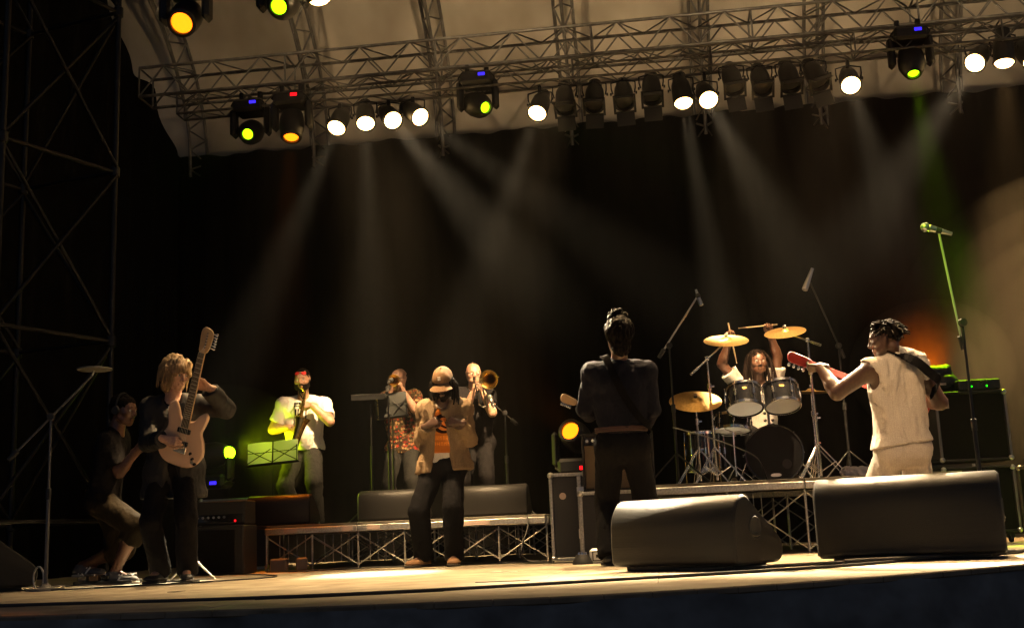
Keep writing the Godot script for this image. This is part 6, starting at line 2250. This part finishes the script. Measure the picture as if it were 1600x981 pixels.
# a road case with aluminium edges
func road_case(label: String, at: Vector3, s: Vector3, turn: float, latches: bool) -> Node3D:
	var o := thing("flight_case", label, "flight case", at, "flight cases", turn)
	var b := MB.new()
	b.box(Vector3(0, s.y * 0.5, 0), s - Vector3.ONE * 0.012, Basis(), 0.004)
	part("panel_box", b, M.case_board, o)
	for x in [-1.0, 1.0]:
		for z in [-1.0, 1.0]:
			var e := MB.new()
			e.box(Vector3(x * (s.x * 0.5 - 0.012), s.y * 0.5, z * (s.z * 0.5 - 0.012)), Vector3(0.03, s.y - 0.06, 0.03), Basis(), 0.004)
			part("edge_strip", e, M.aluminium, o)
		for y in [0.0, 1.0]:
			var e := MB.new()
			e.box(Vector3(x * (s.x * 0.5 - 0.012), lerpf(0.013, s.y - 0.013, y), 0), Vector3(0.03, 0.03, s.z - 0.06), Basis(), 0.004)
			part("edge_strip", e, M.aluminium, o)
	for z in [-1.0, 1.0]:
		for y in [0.0, 1.0]:
			var e := MB.new()
			e.box(Vector3(0, lerpf(0.013, s.y - 0.013, y), z * (s.z * 0.5 - 0.012)), Vector3(s.x - 0.06, 0.03, 0.03), Basis(), 0.004)
			part("edge_strip", e, M.aluminium, o)
	for x in [-1.0, 1.0]:
		for z in [-1.0, 1.0]:
			for y in [0.0, 1.0]:
				var c := MB.new()
				c.ball(Vector3(x * (s.x * 0.5 - 0.014), lerpf(0.016, s.y - 0.016, y), z * (s.z * 0.5 - 0.014)), 0.03, 10)
				part("ball_corner", c, M.steel, o)
	if latches:
		for y in [0.3, 0.78]:
			var l := MB.new()
			l.box(Vector3(s.x * 0.5 - 0.05, s.y * y, s.z * 0.5 + 0.004), Vector3(0.075, 0.085, 0.01), Basis(), 0.004)
			var dish := part("latch", l, M.steel, o)
			var w := MB.new()
			w.box(Vector3(s.x * 0.5 - 0.05, s.y * y, s.z * 0.5 + 0.013), Vector3(0.05, 0.016, 0.012), Basis(), 0.003)
			part("wing", w, M.aluminium, dish)
	return o


func amps() -> void:
	# the two cases behind the dark guitarist
	var tall := road_case("taller black flight case with silver edges and a round sticker, left of the guitar amp", Vector3(-0.83, 0, -10.5), Vector3(0.33, 0.76, 0.45), 0.0, true)
	var sp := MB.new()
	sp.box(Vector3(0.1, 0.38, 0.226), Vector3(0.035, 0.7, 0.012), Basis(), 0.003)
	part("edge_strip", sp, M.aluminium, tall)
	var stk := MB.new()
	stk.lathe([Vector2(0, 0.0015), Vector2(0.03, 0.001), Vector2(0.03, 0)], Transform3D(Basis(Vector3.RIGHT, PI / 2), Vector3(-0.05, 0.56, 0.2195)), 20)
	part("round_sticker", stk, M.label_pale, tall)
	road_case("lower black flight case carrying the guitar combo amp", Vector3(-0.38, 0, -10.15), Vector3(0.66, 0.575, 0.5), 0.0, false)
	var o := thing("combo_amplifier", "guitar combo amplifier with tan speaker cloth standing on the lower flight case", "amplifier", Vector3(-0.37, 0.577, -10.15), "", 0.05)
	var s := Vector3(0.62, 0.5, 0.26)
	var b := MB.new()
	for a in [[Vector3(0, 0.01, 0), Vector3(s.x, 0.02, s.z)], [Vector3(0, s.y - 0.01, 0), Vector3(s.x, 0.02, s.z)], [Vector3(-s.x * 0.5 + 0.01, s.y * 0.5, 0), Vector3(0.02, s.y - 0.042, s.z)], [Vector3(s.x * 0.5 - 0.01, s.y * 0.5, 0), Vector3(0.02, s.y - 0.042, s.z)], [Vector3(0, s.y * 0.5, -s.z * 0.5 + 0.01), Vector3(s.x - 0.042, s.y - 0.042, 0.018)]]:
		b.box(a[0], a[1], Basis(), 0.004)
	part("cabinet", b, M.tolex, o)
	var c := MB.new()
	c.box(Vector3(0, 0.21, s.z * 0.5 - 0.03), Vector3(s.x - 0.046, 0.37, 0.012), Basis(), 0.003)
	part("speaker_cloth", c, M.amp_cloth, o)
	var pn := MB.new()
	pn.box(Vector3(0, 0.437, s.z * 0.5 - 0.02), Vector3(s.x - 0.046, 0.07, 0.02), Basis(), 0.003)
	var panel := part("control_panel", pn, M.black_gloss, o)
	for k in 11:
		var kn := MB.new()
		kn.lathe([Vector2(0.013, 0), Vector2(0.011, 0.016), Vector2(0, 0.018)], Transform3D(Basis(Vector3.RIGHT, PI / 2), Vector3(-0.26 + k * 0.05, 0.437, s.z * 0.5 - 0.009)), 10)
		part("knob", kn, M.white_plastic if k < 5 else M.black_rubber, panel)
	var hd := MB.new()
	hd.tube([Vector3(-0.1, s.y, 0), Vector3(-0.09, s.y + 0.025, 0), Vector3(0.09, s.y + 0.025, 0), Vector3(0.1, s.y, 0)], 0.009, 8)
	part("handle", hd, M.black_rubber, o)
	# bass stack at the right
	for k in 2:
		var h := 0.56 if k == 0 else 0.6
		var y := 0.09 if k == 0 else 0.69
		var cab := thing("bass_cabinet", "lower black bass cabinet of the stack behind the bassist" if k == 0 else "upper black bass cabinet with a pale label, under the bass amp head", "speaker cabinet", Vector3(2.64, y if k == 1 else 0.09, -10.45), "bass cabinets", 0.1)
		var w := 0.6
		var d := 0.42
		var bx := MB.new()
		for a in [[Vector3(0, 0.012, 0), Vector3(w, 0.024, d)], [Vector3(0, h - 0.012, 0), Vector3(w, 0.024, d)], [Vector3(-w * 0.5 + 0.012, h * 0.5, 0), Vector3(0.024, h - 0.05, d)], [Vector3(w * 0.5 - 0.012, h * 0.5, 0), Vector3(0.024, h - 0.05, d)], [Vector3(0, h * 0.5, -d * 0.5 + 0.012), Vector3(w - 0.05, h - 0.05, 0.02)]]:
			bx.box(a[0], a[1], Basis(), 0.006)
		part("cabinet", bx, M.tolex, cab)
		var gr := MB.new()
		gr.box(Vector3(0, h * 0.5, d * 0.5 - 0.02), Vector3(w - 0.052, h - 0.054, 0.012), Basis(), 0.003)
		part("grille", gr, M.grille, cab)
		for x in [-1.0, 1.0]:
			var e := MB.new()
			e.box(Vector3(x * (w * 0.5 - 0.008), h * 0.5, d * 0.5 - 0.006), Vector3(0.022, h - 0.06, 0.016), Basis(), 0.004)
			part("edge_strip", e, M.steel_dull, cab)
			for yy in [0.02, h - 0.02]:
				var q := MB.new()
				q.ball(Vector3(x * (w * 0.5 - 0.01), yy, d * 0.5 - 0.01), 0.024, 10)
				part("corner", q, M.steel, cab)
		if k == 1:
			var lb := MB.new()
			lb.box(Vector3(-0.22, h - 0.1, d * 0.5 - 0.012), Vector3(0.07, 0.085, 0.004), Basis(), 0.001)
			part("label", lb, M.label_pale, cab)
		else:
			for x in [-1.0, 1.0]:
				for z in [-1.0, 1.0]:
					var cs := MB.new()
					cs.lathe([Vector2(0, -0.012), Vector2(0.035, -0.012), Vector2(0.04, 0.0), Vector2(0.035, 0.012), Vector2(0, 0.012)], frame_y(Vector3.RIGHT, Vector3(x * 0.23, -0.045, z * 0.14)), 14)
					cs.box(Vector3(x * 0.23, -0.022, z * 0.14), Vector3(0.06, 0.04, 0.045), Basis(), 0.004)
					part("caster", cs, M.black_rubber, cab)
	var bh := thing("bass_amp_head", "low black bass amp head with two green lights on top of the stack", "amplifier", Vector3(2.64, 1.292, -10.4), "", 0.1)
	var m := MB.new()
	m.box(Vector3(0.1, 0.05, 0), Vector3(0.36, 0.09, 0.3), Basis(), 0.008)
	part("case", m, M.black_paint, bh)
	for x in [0.03, 0.16]:
		var l := MB.new()
		l.ball(Vector3(x, 0.035, 0.151), 0.008, 8)
		part("green_light", l, M.green_led, bh)
	for x in 4:
		var kn := MB.new()
		kn.lathe([Vector2(0.012, 0), Vector2(0.01, 0.014), Vector2(0, 0.016)], Transform3D(Basis(Vector3.RIGHT, PI / 2), Vector3(0.02 + x * 0.05, 0.068, 0.15)), 10)
		part("knob", kn, M.black_rubber, bh)
	var bg := thing("gig_bag", "dark soft bag slumped on top of the bass stack", "bag", Vector3(2.47, 1.292, -10.42))
	var f := Field.new(Vector3(-0.22, -0.03, -0.2), Vector3(0.22, 0.32, 0.2), 0.011)
	f.cap(Vector3(-0.08, 0.09, 0), Vector3(0.06, 0.09, 0), 0.095, 0.095, 0.03)
	f.cap(Vector3(-0.07, 0.17, -0.02), Vector3(0.05, 0.19, -0.02), 0.085, 0.07, 0.03)
	f.rough(cloth_noise, 0.012, Vector3.ONE)
	f.plane(Vector3.DOWN, Vector3.ZERO)
	var fm := MB.new()
	f.into(fm)
	part("bag_body", fm, M.black_paint, bg)
	var lb := MB.new()
	lb.box(Vector3(0.0, 0.075, 0.098), Vector3(0.05, 0.02, 0.006), Basis(), 0.002)
	part("tag", lb, M.label_pale, bg)
	# guitar amp and flight case at the left
	var g := thing("amplifier_cabinet", "dark speaker cabinet at the floor right of the blond guitarist", "speaker cabinet", Vector3(-3.97, 0, -10.2), "", 0.0)
	var gm := MB.new()
	gm.box(Vector3(0, 0.22, 0), Vector3(0.5, 0.43, 0.35), Basis(), 0.01)
	part("cabinet", gm, M.tolex, g)
	var gg := MB.new()
	gg.box(Vector3(-0.03, 0.21, 0.178), Vector3(0.4, 0.37, 0.01), Basis(), 0.003)
	part("grille", gg, M.grille, g)
	var gh := thing("guitar_amplifier", "dark amp with a red light on the cabinet beside the blond guitarist", "amplifier", Vector3(-3.97, 0.437, -10.2))
	var hm := MB.new()
	hm.box(Vector3(0, 0.11, 0), Vector3(0.5, 0.21, 0.28), Basis(), 0.01)
	part("case", hm, M.tolex, gh)
	var rl := MB.new()
	rl.ball(Vector3(0.16, 0.035, 0.142), 0.011, 8)
	part("red_light", rl, M.red_led, gh)
	var hp := MB.new()
	hp.box(Vector3(0, 0.06, 0.139), Vector3(0.46, 0.07, 0.012), Basis(), 0.003)
	part("control_panel", hp, M.black_gloss, gh)
	for x in 6:
		var kn := MB.new()
		kn.lathe([Vector2(0.011, 0), Vector2(0.009, 0.014), Vector2(0, 0.016)], Transform3D(Basis(Vector3.RIGHT, PI / 2), Vector3(-0.19 + x * 0.05, 0.07, 0.145)), 10)
		part("knob", kn, M.steel, gh)
	road_case("dark flight case with a silver edge carrying the green lamp at the left", Vector3(-4.5, 0, -12.1), Vector3(0.75, 0.74, 0.55), 0.0, false)


func small_things() -> void:
	# floor lamps: green on the left case, amber on the tall case, amber hidden behind the bassist
	moving_head(AT.green_lamp, Vector3(0.8, 0.05, 0.1), "green_bright", "blue_display", "moving head with bright green lens on the flight case at the left", 1.7, 62, Color(0.88, 1.0, 0.04), -1.0, 0.055, "moving heads standing on cases", 1.0)
	moving_head(AT.amber_lamp, Vector3(-0.25, 0.28, 1), "amber_lens", "red_led", "moving head with glowing amber lens on the taller flight case", 5, 20, Color(1.0, 0.55, 0.08), -1.0, 0.075, "moving heads standing on cases", 1.0)
	moving_head(Vector3(2.75, 1.35, -12.0), Vector3(-0.2, 0.5, 0.6), "amber_lens", "red_led", "moving head with amber lens in the smoke behind the bassist", 14, 28, Color(1.0, 0.45, 0.05), -1.0, 0.08, "moving heads standing on cases", 1.0)
	road_case("dark flight case behind the bass stack carrying the amber lamp", Vector3(2.75, 0, -12.1), Vector3(0.6, 0.86, 0.5), 0.0, false)
	# small white box, pedal, towel
	var w := thing("white_box", "small white plastic box with a dark square on it, beside the low flight case", "box", AT.box_white * Vector3(1, 0, 1), "", 0.1)
	var b := MB.new()
	b.box(Vector3(0, 0.058, 0), Vector3(0.11, 0.115, 0.05), Basis(), 0.018)
	part("case", b, M.white_plastic, w)
	var fr := MB.new()
	for s in [-1.0, 1.0]:
		fr.box(Vector3(s * 0.032, 0.058, 0.026), Vector3(0.008, 0.075, 0.003), Basis())
		fr.box(Vector3(0, 0.058 + s * 0.034, 0.0262), Vector3(0.056, 0.008, 0.003), Basis())
	fr.box(Vector3(0, 0.058, 0.026), Vector3(0.016, 0.024, 0.003), Basis(), 0.001)
	part("dark_square", fr, M.black_paint, w)
	var p := thing("pedal", "dark round foot pedal by the corner of the low flight case", "pedal", AT.pedal * Vector3(1, 0, 1))
	var pm := MB.new()
	pm.lathe([Vector2(0, 0.075), Vector2(0.05, 0.072), Vector2(0.06, 0.05), Vector2(0.08, 0.02), Vector2(0.082, 0.0)], Transform3D(), 20)
	part("case", pm, M.black_paint, p)
	for k in 3:
		var kn := MB.new()
		kn.lathe([Vector2(0.01, 0), Vector2(0.009, 0.018), Vector2(0, 0.02)], Transform3D(Basis(), Vector3(-0.025 + 0.025 * k, 0.073, 0.01)), 10)
		part("knob", kn, M.chrome, p)
	var tw: Vector3 = AT.towel
	var t := thing("towel", "rolled pale towel lying on the drum riser left of the bassist", "towel", Vector3(tw.x, 0.602, tw.z))
	var f := Field.new(Vector3(-0.24, -0.03, -0.15), Vector3(0.24, 0.2, 0.15), 0.008)
	f.cap(Vector3(-0.1, 0.055, 0.03), Vector3(0.14, 0.045, -0.02), 0.052, 0.04, 0.02)
	f.cap(Vector3(-0.14, 0.055, 0.04), Vector3(-0.17, 0.058, 0.046), 0.026, 0.028, 0.006, Vector3.ZERO, 1.0, [], true)
	f.cap(Vector3(0.02, 0.02, 0.03), Vector3(0.16, 0.015, 0.03), 0.03, 0.02, 0.02)
	f.rough(cloth_noise, 0.018, Vector3.ONE * 1.6)
	f.plane(Vector3.DOWN, Vector3.ZERO)
	var tm := MB.new()
	f.into(tm)
	part("roll", tm, M.towel, t)
	# guitar stand of bent tube, pedal board and loop at the left
	var gs := thing("guitar_stand", "folding guitar stand of bent steel tube beside the blond guitarist's foot", "guitar stand", Vector3(-3.62, 0, -8.7))
	var g := MB.new()
	g.tube(spline([Vector3(-0.2, 0.012, 0.0), Vector3(-0.05, 0.16, -0.03), Vector3(-0.02, 0.165, -0.03), Vector3(0.17, 0.012, 0.02)], 6), 0.008, 8)
	part("bent_tube", g, M.steel, gs)
	var g2 := MB.new()
	g2.tube([Vector3(-0.2, 0.012, 0.0), Vector3(0.17, 0.012, 0.02)], 0.007, 8)
	part("foot_bar", g2, M.steel, gs)
	var pb := thing("pedal_board", "low board of effect pedals at the feet of the blond guitarist", "pedal board", Vector3(-4.35, 0, -8.75), "", 0.1)
	var m := MB.new()
	m.box(Vector3(0, 0.015, 0), Vector3(0.46, 0.03, 0.24), Basis(), 0.004)
	part("board", m, M.black_paint, pb)
	for k in 5:
		var e := MB.new()
		e.box(Vector3(-0.18 + k * 0.09, 0.052, 0.01), Vector3(0.07, 0.042, 0.12), Basis(Vector3.RIGHT, 0.1), 0.005)
		var ped := part("effect_pedal", e, [M.steel_dull, M.boot_tan, M.black_gloss, M.strap_red, M.steel_dull][k], pb)
		var sw := MB.new()
		sw.lathe([Vector2(0.009, 0), Vector2(0.009, 0.012), Vector2(0, 0.014)], Transform3D(Basis(), Vector3(-0.18 + k * 0.09, 0.07, 0.045)), 10)
		part("foot_switch", sw, M.chrome, ped)
	var lp := []
	for k in 19:
		var a := TAU * k / 18.0
		lp.append(Vector3(-4.45 + 0.05 * cos(a), 0.085 + 0.08 * sin(a), -7.9 + 0.02 * cos(a)))
	var lm := MB.new()
	lm.tube(lp, 0.007, 6)
	solo("cable_loop", lm, M.grey_post, "upright loop of pale cable by the left boom stand", "cable")
	# leftover things under the riser edge
	for k in 2:
		var tp := MB.new()
		tp.box(Vector3(0, 0.06, 0), Vector3([0.16, 0.11][k], 0.12, 0.08), Basis(Vector3.UP, 0.3 * k), 0.015)
		solo("equipment_pouch", tp, M.disc_grey, ["wider pale pouch on the floor before the low riser", "narrower pale pouch on the floor before the low riser"][k], "pouch", "pouches before the low riser", Vector3(-3.52 + k * 0.2, 0, -10.4 - 0.04 * k))
	# second box at the right border
	road_case("dark case with pale lid edge at the right border", Vector3(3.6, 0, -10.9), Vector3(0.7, 0.66, 0.5), 0.1, false)
	for k in 7:
		var tp := MB.new()
		var q := [Vector3(-3.3, 0.0035, -7.6), Vector3(-2.9, 0.0035, -6.7), Vector3(-1.1, 0.0035, -7.9), Vector3(-0.9, 0.0035, -6.4), Vector3(-1.8, 0.0035, -9.4), Vector3(0.6, 0.0035, -6.3), Vector3(-2.4, 0.0035, -8.5)]
		tp.box(Vector3.ZERO, Vector3([0.22, 0.12, 0.18, 0.3, 0.16, 0.14, 0.2][k], 0.002, 0.05), Basis(Vector3.UP, [0.3, 1.4, -0.2, 0.1, 0.9, -0.5, 1.2][k]), 0.0005)
		solo("floor_tape", tp, M.black_rubber if k % 2 else M.paper, ["short pale tape strip on the floor before the blond guitarist", "dark tape scrap near the left front edge", "pale tape strip on the floor before the flight cases", "long dark tape strip at the front edge, left of the middle wedge", "pale tape strip at the singer's feet", "dark tape scrap in front of the middle wedge", "pale tape strip on the floor between the guitarist and the singer"][k], "tape", "tape on the stage floor", q[k])
	cable([Vector3(-3.6, 0.007, -10.3), Vector3(-3.2, 0.007, -10.1), Vector3(-2.6, 0.007, -10.35), Vector3(-2.2, 0.007, -10.2), Vector3(-1.5, 0.007, -10.4), Vector3(-1.1, 0.007, -10.3)], "tangled cable along the foot of the low riser", 0.009)
	cable([Vector3(-1.25, 0.42, -10.66), Vector3(-1.24, 0.3, -10.6), Vector3(-1.3, 0.1, -10.5), Vector3(-1.2, 0.01, -10.3), Vector3(-0.95, 0.01, -9.9)], "cable dropping from the low riser's right end to the floor", 0.009)
	cable([Vector3(-4.6, 0.007, -7.9), Vector3(-4.2, 0.007, -7.7), Vector3(-3.9, 0.007, -7.85), Vector3(-3.4, 0.007, -8.1), Vector3(-3.0, 0.007, -8.7), Vector3(-3.3, 0.007, -9.4), Vector3(-3.8, 0.007, -9.9)], "guitar lead looping from the left stand round to the amplifier", 0.006)
	# cables along the front
	cable([Vector3(-5.2, 0.007, -5.75), Vector3(-3.385, 0.007, -5.6), Vector3(-1.966, 0.007, -5.42), Vector3(-1.066, 0.007, -5.58), Vector3(-0.145, 0.007, -6.02), Vector3(0.887, 0.007, -6.6), Vector3(1.6, 0.007, -7.3), Vector3(2.3, 0.007, -8.0), Vector3(3.6, 0.007, -9.6)], "long black cable lying just behind the front edge of the stage", 0.011)
	cable([Vector3(0.05, 0.01, -6.98), Vector3(0.15, 0.01, -6.8), Vector3(0.45, 0.01, -6.82), Vector3(0.8, 0.01, -7.0), Vector3(1.15, 0.012, -7.02), Vector3(1.5, 0.014, -7.1), Vector3(1.9, 0.012, -7.35), Vector3(2.2, 0.012, -7.7)], "pale-edged cable curling in front of the two large wedges", 0.012)
	cable([Vector3(1.0, 0.02, -6.9), Vector3(1.4, 0.02, -7.02), Vector3(1.8, 0.022, -7.22), Vector3(2.1, 0.02, -7.5)], "thick cable bundle in front of the largest wedge", 0.016)
	cable([Vector3(-4.9, 0.007, -8.4), Vector3(-4.5, 0.007, -8.5), Vector3(-4.1, 0.007, -8.45), Vector3(-3.8, 0.007, -8.55), Vector3(-3.5, 0.007, -8.5)], "thin cable between the left boom stand and guitar stand", 0.006)
	cable([Vector3(-1.7, 0.007, -10.2), Vector3(-1.3, 0.007, -10.0), Vector3(-1.0, 0.007, -9.6), Vector3(-0.75, 0.007, -9.4), Vector3(-0.5, 0.007, -9.2)], "thin cable on the floor from the singer to the flight cases", 0.006)
	cable([Vector3(0.1, 0.95, -8.3), Vector3(0.35, 0.9, -8.7), Vector3(0.6, 0.85, -9.3), Vector3(0.8, 0.78, -9.8), Vector3(0.9, 0.62, -10.2)], "guitar lead running from the dark guitarist to the drum riser", 0.005)


func instruments() -> void:
	var nl: Vector3 = Vector3(0.12, 0.15, 1)
	guitar("electric_guitar", "cream electric guitar held upright by the blond guitarist", AT.gl_bridge, AT.gl_nut, nl, M.guitar_cream, M.maple, M.rosewood, false, M.maple, 1.0)
	guitar("electric_guitar", "electric guitar whose pale headstock sticks out left of the dark guitarist", AT.gr_bridge, AT.gr_nut, Vector3(-0.2, 0.1, -1), M.strap_red, M.neck_red, M.rosewood, false, M.maple, 1.0)
	guitar("bass_guitar", "bass guitar with red neck held by the bassist in white", AT.bs_bridge, AT.bs_nut, Vector3(-0.25, 0.2, -1), M.bass_red, M.bass_red, M.bass_red, true, M.bass_red, 1.0)
	saxophone()
	trumpet()
	trombone()


func print_textures() -> void:
	# orange shirt print: bars of lettering over and under a round motif
	var im := Image.create(256, 256, false, Image.FORMAT_RGB8)
	im.fill(Color(0.7, 0.4, 0.15))
	var rg := RandomNumberGenerator.new()
	rg.seed = 77
	for row in [[44, 26], [190, 22], [222, 18]]:
		var x := 40
		while x < 205:
			var wd := rg.randi_range(10, 16)
			im.fill_rect(Rect2i(x, row[0], 4, row[1]), Color(0.9, 0.55, 0.2))
			im.fill_rect(Rect2i(x + wd - 4, row[0], 4, row[1]), Color(0.9, 0.55, 0.2))
			im.fill_rect(Rect2i(x, row[0] + rg.randi_range(0, row[1] - 4), wd, 4), Color(0.9, 0.55, 0.2))
			x += wd + 5
	for y in range(76, 182):
		for x in range(70, 196):
			var d := Vector2((x - 132) / 58.0, (y - 128) / 50.0)
			if d.length() < 1.0:
				im.set_pixel(x, y, Color(0.13, 0.05, 0.03))
			if Vector2((x - 138) / 40.0, (y - 130) / 34.0).length() < 1.0:
				im.set_pixel(x, y, Color(0.82, 0.5, 0.24))
			if absf(y - 140 - 10 * sin(x * 0.05)) < 6 and absf(x - 140) < 34:
				im.set_pixel(x, y, Color(0.2, 0.07, 0.03))
			if absf(y - 116) < 4 and absf(absf(x - 138) - 18) < 9:
				im.set_pixel(x, y, Color(0.2, 0.07, 0.03))
	var m := mat("orange_print", Color(1, 1, 1), 0.9)
	m.albedo_texture = ImageTexture.create_from_image(im)
	# white tee with a narrow dark print
	var t := Image.create(256, 256, false, Image.FORMAT_RGB8)
	t.fill(Color(0.86, 0.84, 0.81))
	var ink := Color(0.1, 0.1, 0.1)
	for k in 3:
		t.fill_rect(Rect2i(76 + k * 13, 66, 9, 30), ink)
	t.fill_rect(Rect2i(76, 80, 35, 4), Color(0.86, 0.84, 0.81))
	t.fill_rect(Rect2i(80, 108, 12, 62), ink)
	t.fill_rect(Rect2i(98, 108, 8, 62), ink)
	t.fill_rect(Rect2i(150, 108, 9, 62), ink)
	for k in 3:
		t.fill_rect(Rect2i(132 + k * 13, 66, 9, 30), ink)
	m = mat("tee_print", Color(1, 1, 1), 0.92)
	m.albedo_texture = ImageTexture.create_from_image(t)
	# flower cloth: blots of red, ochre and dark green on near-black
	var f := Image.create(512, 512, false, Image.FORMAT_RGB8)
	f.fill(Color(0.2, 0.17, 0.12))
	for k in 260:
		var c := Vector2(rg.randi_range(0, 511), rg.randi_range(0, 511))
		var col: Color = [Color(0.62, 0.2, 0.14), Color(0.5, 0.4, 0.24), Color(0.12, 0.13, 0.08), Color(0.66, 0.56, 0.4), Color(0.5, 0.13, 0.1)][rg.randi_range(0, 4)]
		var r := rg.randf_range(8, 22)
		var ph := rg.randf_range(0, TAU)
		for y in range(-24, 25):
			for x in range(-24, 25):
				var v := Vector2(x, y)
				if v.length() < r * (0.72 + 0.28 * cos(v.angle() * 5.0 + ph)):
					f.set_pixel(posmod(int(c.x) + x, 512), posmod(int(c.y) + y, 512), col)
	m = mat("flower_cloth", Color(1, 1, 1), 0.85)
	m.albedo_texture = ImageTexture.create_from_image(f)
	m.uv1_triplanar = true
	m.uv1_scale = Vector3.ONE * 2.2
	mat("stick_wood", Color(0.5, 0.36, 0.2), 0.6)
	mat("grey_post", Color(0.35, 0.34, 0.32), 0.5, 0.1)
	mat("dim_post", Color(0.09, 0.085, 0.08), 0.5)
	mat("disc_grey", Color(0.1, 0.09, 0.08), 0.6)
	mat("dark_folder", Color(0.008, 0.01, 0.008), 0.6)
	mat("yellow_card", Color(0.5, 0.4, 0.12), 0.8)
	mat("steel_dull", Color(0.2, 0.19, 0.18), 0.45, 0.8)
	mat("guitar_cream", Color(0.58, 0.38, 0.26), 0.25)
	mat("maple", Color(0.5, 0.32, 0.16), 0.3)
	mat("rosewood", Color(0.04, 0.022, 0.015), 0.5)
	mat("neck_red", Color(0.3, 0.08, 0.03), 0.3)
	mat("bass_red", Color(0.32, 0.03, 0.022), 0.3)
	glow("green_bright", Color(0.62, 1.0, 0.04), 14.0)


const PAR_E := 210.0
const PAR_HALF := 5.6
const UP_E := 10.0
const FRONT_E := 105.0
const WASH_E := 46.0


func _ready() -> void:
	rng.seed = 4
	# camera: the eye just above the deck, turned slightly left, tilted up, rolled
	var cam := Camera3D.new()
	cam.name = "camera"
	cam.fov = rad_to_deg(2.0 * atan(490.5 / 1800.0))
	cam.transform = Transform3D(Basis(Vector3.UP, deg_to_rad(7.0)) * Basis(Vector3.RIGHT, deg_to_rad(10.75)) * Basis(Vector3.BACK, deg_to_rad(-2.45)), Vector3(0, 0.26, 0))
	cam.near = 0.05
	cam.far = 300.0
	add_child(cam)
	cam.current = true
	var we := WorldEnvironment.new()
	we.name = "environment"
	var e := Environment.new()
	e.background_mode = Environment.BG_SKY
	var sky := Sky.new()
	var ps := ProceduralSkyMaterial.new()
	ps.sky_top_color = Color(0.11, 0.12, 0.15)
	ps.sky_horizon_color = Color(0.22, 0.235, 0.26)
	ps.ground_bottom_color = Color(0.03, 0.03, 0.04)
	ps.ground_horizon_color = Color(0.22, 0.235, 0.26)
	sky.sky_material = ps
	e.sky = sky
	e.background_energy_multiplier = 3.0
	e.tonemap_mode = Environment.TONE_MAPPER_LINEAR
	e.tonemap_exposure = 1.3
	e.sdfgi_enabled = true
	e.ssao_enabled = true
	e.ssil_enabled = true
	e.volumetric_fog_enabled = true
	e.volumetric_fog_density = 0.0
	e.volumetric_fog_albedo = Color(1, 0.97, 0.92)
	e.volumetric_fog_anisotropy = 0.45
	we.environment = e
	add_child(we)
	materials()
	var db: StandardMaterial3D = M.deck.duplicate()
	db.resource_name = "deck_b"
	db.albedo_color = Color(0.44, 0.39, 0.295).linear_to_srgb()
	M["deck_b"] = db
	setting()
	lamps()
	print_textures()
	people_materials()
	gear()
	people()
	instruments()
	smoke()


func smoke() -> void:
	var bank := func(at: Vector3, size: Vector3, dens: float, where: String) -> void:
		var f := FogVolume.new()
		f.name = numbered("stage_haze")
		f.shape = RenderingServer.FOG_VOLUME_SHAPE_ELLIPSOID
		f.size = size
		f.position = at
		var m := FogMaterial.new()
		m.resource_name = "haze"
		m.density = dens
		m.albedo = Color(0.97, 0.95, 0.9)
		f.material = m
		f.set_meta("kind", "stuff")
		f.set_meta("label", "pale smoke hanging " + where)
		f.set_meta("category", "smoke")
		f.set_meta("group", "banks of smoke " + where)
		add_child(f)
	# smoke under the roof, all over the stage
	var air := FogVolume.new()
	air.name = "stage_air"
	air.shape = RenderingServer.FOG_VOLUME_SHAPE_BOX
	air.size = Vector3(19.5, 9.6, 6.3)
	air.position = Vector3(0, 4.81, -12.1)
	var am := FogMaterial.new()
	am.resource_name = "thin_haze"
	am.density = 0.0016
	am.albedo = Color(0.97, 0.95, 0.92)
	air.material = am
	air.set_meta("kind", "stuff")
	air.set_meta("label", "thin even smoke filling the air of the stage")
	air.set_meta("category", "smoke")
	add_child(air)
	# and drifts in behind the bass stack
	for k in 5:
		bank.call(Vector3(4.0 + 0.08 * k, 1.9 - 0.05 * k, -11.9), Vector3(0.9 + 0.75 * k, 0.9 + 0.75 * k, 1.0 + 0.5 * k), 0.014, "behind the bass stack at the right border")
	for k in 2:
		bank.call(Vector3(2.75, 1.7, -11.9), Vector3(1.0 + 0.6 * k, 0.8 + 0.6 * k, 1.0 + 0.4 * k), 0.045, "orange-lit behind the bassist")
	bank.call(AT.green_lamp, Vector3(1.8, 1.5, 1.4), 0.035, "round the green lamp at the left")
